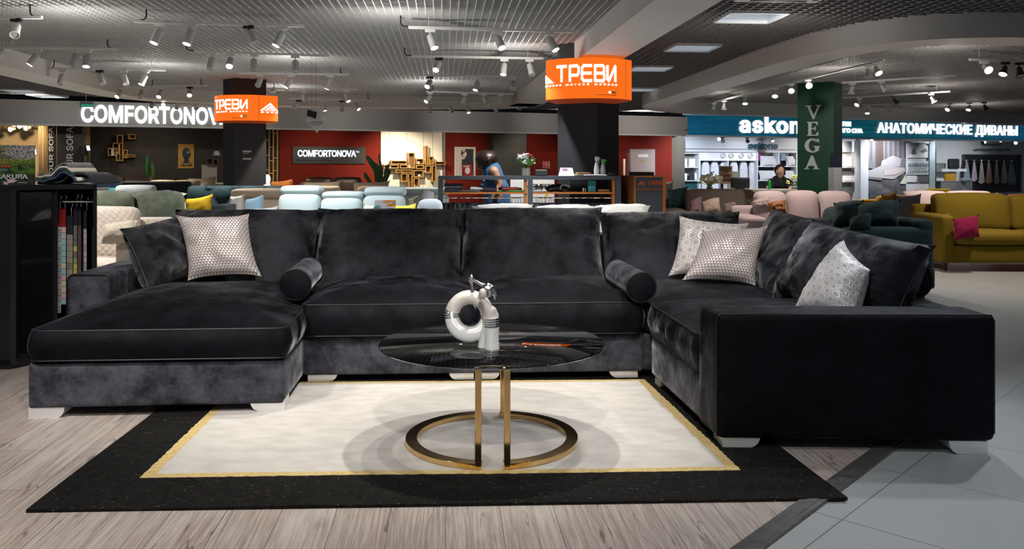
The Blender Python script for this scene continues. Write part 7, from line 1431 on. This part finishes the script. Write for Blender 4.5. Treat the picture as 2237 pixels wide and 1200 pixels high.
for i, (px, w0, y1, c) in enumerate(zip((2112, 2128, 2144, 2160, 2177, 2193, 2209), (7, 7, 7, 8, 6, 8, 11), (393, 397, 402, 402, 402, 402, 404), cols7)):
    yt = 352+i*.25; mb = MB(); n = 14; vs = []; fs = []
    for j in range(9):
        for k in range(n+1):
            s = -1+2*k/n; y = yt+(y1-yt)*j/8-(abs(s)**1.5)*(6 if j else 0)*j/8; x = px+s*(1.2+(w0-1.2)*(j/8)**.8); p = W(x, y, 3.9); p = p+WN*(.04*math.cos(k*1.7)*(.3+j/8)); vs.append(p)
    for j in range(8):
        for k in range(n): a = j*(n+1)+k; fs.append((a, a+n+1, a+n+2, a+1))
    N0 = len(vs); vs2 = [v-WN*.012 for v in vs]; mb.add(vs+vs2, fs+[tuple(q+N0 for q in reversed(f)) for f in fs]); r_ = thing('hanging_fabric', '%s fabric hanging in the black niche, %s from left' % (['pale blue', 'lilac', 'ivory', 'tan brown', 'silver grey', 'taupe grey', 'slate blue'][i], ['first', 'second', 'third', 'fourth', 'fifth', 'sixth', 'seventh'][i]), 'fabric', W(px, y1, 3.9), 0, 'fabrics hanging in the black niche')
    mb.build('cloth', fabric('niche_cloth_%d' % i, c), r_); mb = MB(); p = W(px, 351, 3.9); mb.ball(p, .05, .05, .06, 8, 6); mb.build('hook', M['chrome'], r_)
wtext('wall_lettering', 'Выберите', 2149, 313, 2187, 320, 4.0, mat('grey_wall_text', (.12, .13, .15)), .03, 'grey upper word on the white wall above the black niche', .02)
wtext('wall_lettering', 'материал отделки', 2132, 325, 2206, 331, 4.0, bpy.data.materials['grey_wall_text'], .03, 'grey lower words on the white wall above the black niche', .02)
wplane('wall_shelf', 2058, 369, 2112, 375, 3.6, FB['white'], 'white wall shelf left of the black niche', 'shelf', .3); wplane('square_cushion', 2074, 347, 2097, 369, 3.5, M['black'], 'black square cushion standing on the white wall shelf', 'cushion', .12, .05); wplane('square_cushion', 2066, 380, 2090, 396, 2.6, FB['mustard'], 'mustard cushion standing on the grey counter', 'cushion', .12, .05)
t = thing('grey_counter', 'plain grey counter block in front of the fabric niche', 'counter', W(2090, 425, 2.0)*Vector((1, 1, 0))); mb = MB(); wquad(2056, 2124, 0, wz(2090, 397, 2.0), 2.0, .6, mb); mb.build('body', mat('counter_grey', (.2, .2, .2)), t, smooth=False); mb = MB(); z = wz(2090, 397, 2.0); wquad(2055.5, 2124.5, z, z+.03, 1.98, .64, mb); mb.build('top', mat('counter_top_grey', (.3, .3, .3)), t, smooth=False)
tag(MB().ball(W(2110, 393, 1.9), .22, .15, .1, 12, 8).build('glass_dish', mat('blue_glass', (.3, .4, .5), rough=.15, trans=.4)), 'pale blue glass dish on the grey counter', 'dish')
# hanging back of the red-wall strip etc.
wplane('stool_seat', 2042, 413, 2078, 422, 1.2, FB['gold'], 'low golden stool top before the grey counter', 'stool', .4, .03)
# ================================================================ people
skin = mat('skin', (.42, .22, .14), rough=.5, var=.1, scale=30); skin2 = mat('skin_light', (.48, .27, .19), rough=.5, var=.1, scale=30)
def limb(mb, pts):
    for (p, r), (q, s) in zip(pts, pts[1:]):
        p, q = Vector(p), Vector(q); n = 4
        mb.tube([p+(q-p)*k/n for k in range(n+1)], [r+(s-r)*k/n for k in range(n+1)], 12)
    for p, r in pts: mb.ball(p, r, n=12, m=8)
def hand(mb, w_, d, side, sc=1.0, curl=.5):
    """palm with four bent fingers and a thumb; w_ wrist, d pointing direction, side = thumb direction"""
    w_ = Vector(w_); d = Vector(d).normalized(); s = Vector(side); s = (s-d*s.dot(d)).normalized(); nn = d.cross(s)
    pc = w_+d*.05*sc; mb.ball(pc, .040*sc, .040*sc, .040*sc, 10, 7, Matrix((s*1.0, d*1.1, nn*.42)).transposed())
    for k, L in enumerate((.07, .078, .072, .056)):
        b = w_+d*.082*sc+s*(.028-.019*k)*sc; j1 = b+d*L*.45*sc-nn*curl*.012; j2 = j1+d*L*.33*sc-nn*curl*.024; j3 = j2+d*L*.2*sc-nn*curl*.026
        mb.tube([b, j1, j2, j3], [.0095*sc, .009*sc, .0082*sc, .006*sc], 7)
    b = w_+d*.03*sc+s*.032*sc; mb.tube([b, b+s*.03*sc+d*.022*sc, b+s*.04*sc+d*.05*sc], [.013*sc, .0105*sc, .007*sc], 7)
def head(mb, c, f, upv, sc=1.0):
    """skull, jaw, nose, ears, eye sockets; f = facing"""
    c = Vector(c); f = Vector(f).normalized(); upv = Vector(upv); upv = (upv-f*upv.dot(f)).normalized(); s = f.cross(upv)
    R = Matrix((s, f, upv)).transposed()
    mb.ball(c+upv*.02*sc, .075*sc, .093*sc, .10*sc, 16, 12, R); mb.ball(c+f*.022*sc-upv*.055*sc, .054*sc, .062*sc, .062*sc, 14, 10, R)
    mb.tube([c+f*.088*sc+upv*.015*sc, c+f*.108*sc-upv*.022*sc], [.009*sc, .014*sc], 8); mb.ball(c+f*.104*sc-upv*.024*sc, .017*sc, .013*sc, .012*sc, 8, 6, R)
    mb.ball(c+f*.083*sc-upv*.058*sc, .026*sc, .01*sc, .011*sc, 8, 6, R); mb.ball(c+f*.07*sc-upv*.092*sc, .024*sc, .018*sc, .018*sc, 8, 6, R)
    for q in (-1, 1): mb.ball(c+s*q*.078*sc-upv*.005*sc, .01*sc, .022*sc, .03*sc, 8, 6, R)
    return s, f, upv
# woman in blue behind the counter, bending over the shelf, facing left
Yw = 11.2
def Q(px, py, dy=0.0): return P(px, py, Yw+dy)
wr_ = thing('person', 'woman with dark bob in a blue sleeveless dress bending over the counter', 'person', (Q(1090, 400).x, Yw, 0))
hipc = Vector((Q(1086, 0).x, Yw, .93)); shl, shr = Q(1078, 372, .16), Q(1079, 375, -.15); nk = Q(1071, 364); hd = Q(1060, 356)
mb = MB(); limb(mb, [(hipc, .13), (hipc+(nk-hipc)*.5, .115), (hipc+(nk-hipc)*.86, .12)]); limb(mb, [(Q(1076, 370), .07), (nk, .052), (Q(1067, 359), .05)]); head(mb, hd, (-.80, -.28, -.5), (-.45, -.05, .9), 1.12)
for sgn, sh in ((1, shl), (-1, shr)):
    el = Q(1092 if sgn < 0 else 1084, 400, sgn*-.2 if sgn < 0 else .22) if sgn < 0 else Q(1080, 402, .2); wrs = Q(1068, 416, -.12) if sgn < 0 else Q(1050, 414, .08)
    if sgn < 0: el = Q(1092, 402, -.16); wrs = Q(1086, 419, -.2)
    limb(mb, [(Q(1077, 371), .075), (sh, .062), (el, .046), (wrs, .031)]); hand(mb, wrs, (wrs-el)+Vector((-.06, -.05, 0)), (0, -1, .4), 1.0, .6)
for q in (-1, 1): hp_ = hipc+Vector((0, .085*q, -.06)); limb(mb, [(hp_, .10), (Vector((hp_.x+.02, hp_.y, .5)), .068), (Vector((hp_.x, hp_.y, .1)), .045), (Vector((hp_.x, hp_.y, .05)), .04), (Vector((hp_.x-.15, hp_.y, .035)), .032)])
mb.build('body', skin, wr_, remesh=.012)
mb = MB(); limb(mb, [(Vector((hipc.x, Yw, .58)), .2), (hipc+Vector((.0, 0, .0)), .165), (hipc+(nk-hipc)*.45, .14), (hipc+(nk-hipc)*.82, .135), (Q(1077, 369), .095)]); limb(mb, [(Q(1077, 369.5, .1), .055), (Q(1077, 369.5, -.085), .055)]); mb.build('dress', fabric('blue_dress', (.05, .15, .30), var=.3, scale=25), wr_, remesh=.014)
for k in range(3):
    mb = MB(); mb.tube([Q(1066-4*k, 384+8*k, -.13), Q(1060-4*k, 388+8*k, -.15), Q(1058-4*k, 396+8*k, -.15)], [.02, .035, .015], 8, sy=.4); mb.build('ruffle', bpy.data.materials['fabric'] if 'fabric' in bpy.data.materials else bpy.data.materials['blue_dress'], wr_)
mb = MB(); mb.ball(Q(1064, 347), .155, .15, .115, 16, 12); limb(mb, [(Q(1058, 348), .125), (Q(1054, 356, -.02), .085), (Q(1052, 366, -.03), .035)]); limb(mb, [(Q(1071, 346), .11), (Q(1073, 354), .07)]); limb(mb, [(Q(1060, 352, -.1), .05), (Q(1056, 362, -.1), .03)]); limb(mb, [(Q(1066, 350, -.11), .05), (Q(1070, 357, -.1), .03)]); mb.build('hair', mat('dark_brown_hair', (.022, .01, .008), rough=.4, bump=.4, scale=40, stretch=(1, 1, .2)), wr_, remesh=.014)
# woman in black at the sales desk, facing left-down
Ys = 18.55
def R_(px, py, dy=0.0): return P(px, py, Ys+dy)
sr = thing('person', 'dark-haired woman in a black short-sleeved top leaning at the sales desk', 'person', (R_(1703, 0).x, Ys, 0))
hipc = Vector((R_(1704, 0).x, Ys+.1, .84)); nk = R_(1703, 386); hd = R_(1704, 376, -.06)
mb = MB(); limb(mb, [(hipc, .16), (hipc+(R_(1703, 397)-hipc)*.6, .16), (R_(1703, 400), .14)]); limb(mb, [(R_(1703, 396), .08), (nk, .058), (R_(1703, 381, -.03), .06)]); head(mb, hd, (.25, -.9, -.35), (0, -.3, .95), 1.15)
for q in (-1, 1):
    sh = R_(1703+17*q, 399); el = R_(1703+25*q, 410, -.15); wrs = R_(1703+21*q, 417.5, -.5); limb(mb, [(R_(1703+8*q, 398), .08), (sh, .075), (el, .055), (wrs, .038)]); hand(mb, wrs, Vector((-.05*q, -.12, -.02)), (-q, 0, .2), 1.05, .5)
    hp_ = hipc+Vector((.1*q, 0, -.06)); limb(mb, [(hp_, .11), (Vector((hp_.x, hp_.y, .48)), .075), (Vector((hp_.x, hp_.y, .1)), .05), (Vector((hp_.x, hp_.y, .05)), .042), (Vector((hp_.x, hp_.y-.15, .035)), .034)])
mb.build('body', skin2, sr, remesh=.012)
mb = MB(); limb(mb, [(hipc+Vector((0, 0, -.1)), .2), (hipc+(R_(1703, 397)-hipc)*.6, .19), (R_(1703, 402), .175)]); limb(mb, [(R_(1703, 400), .13), (R_(1703, 397.5), .085)])
for q in (-1, 1): limb(mb, [(R_(1703+7*q, 400.5), .1), (R_(1703+9*q, 400), .105), (R_(1703+17*q, 400), .105), (R_(1703+23*q, 408, -.11), .095)])
mb.build('top', fabric('black_top', (.012, .012, .014), var=.4, scale=14), sr, remesh=.016)
mb = MB()
for q in (-1, 1): limb(mb, [(hipc+Vector((.1*q, 0, -.1)), .13), (Vector((hipc.x+.1*q, hipc.y, .48)), .095), (Vector((hipc.x+.1*q, hipc.y, .12)), .08)])
mb.build('trousers', M['anth'], sr, remesh=.016)
mb = MB(); mb.ball(R_(1704, 371, 0), .125, .125, .12, 16, 12); limb(mb, [(R_(1696.5, 372, -.03), .045), (R_(1696, 380, -.04), .03)]); limb(mb, [(R_(1711.5, 371, -.03), .05), (R_(1712.5, 380, -.03), .038)]); limb(mb, [(R_(1699, 366.5, -.1), .035), (R_(1708, 366.5, -.1), .035)]); mb.build('hair', mat('black_hair', (.012, .009, .009), rough=.4, bump=.4, scale=40), sr, remesh=.014)
for who, c, f, u_, sc in ((wr_, Q(1060, 356), (-.80, -.28, -.5), (-.45, -.05, .9), 1.12), (sr, hd, (.25, -.9, -.35), (0, -.3, .95), 1.15)):
    f = Vector(f).normalized(); u_ = Vector(u_); u_ = (u_-f*u_.dot(f)).normalized(); s = f.cross(u_)
    for q in (-1, 1):
        mb = MB(); mb.ball(c+f*.078*sc+s*q*.031*sc+u_*.012*sc, .0115*sc, n=10, m=8); mb.build('eye', mat('eye_dark', (.03, .02, .015), rough=.2) if 'eye_dark' not in bpy.data.materials else bpy.data.materials['eye_dark'], who)
    if who is wr_: continue
    mb = MB(); R = Matrix((s, f, u_)).transposed(); mb.ball(c+f*.086*sc-u_*.058*sc, .022*sc, .006*sc, .007*sc, 10, 6, R); mb.build('lips', mat('lip_red', (.38, .15, .11)) if 'lip_red' not in bpy.data.materials else bpy.data.materials['lip_red'], who)
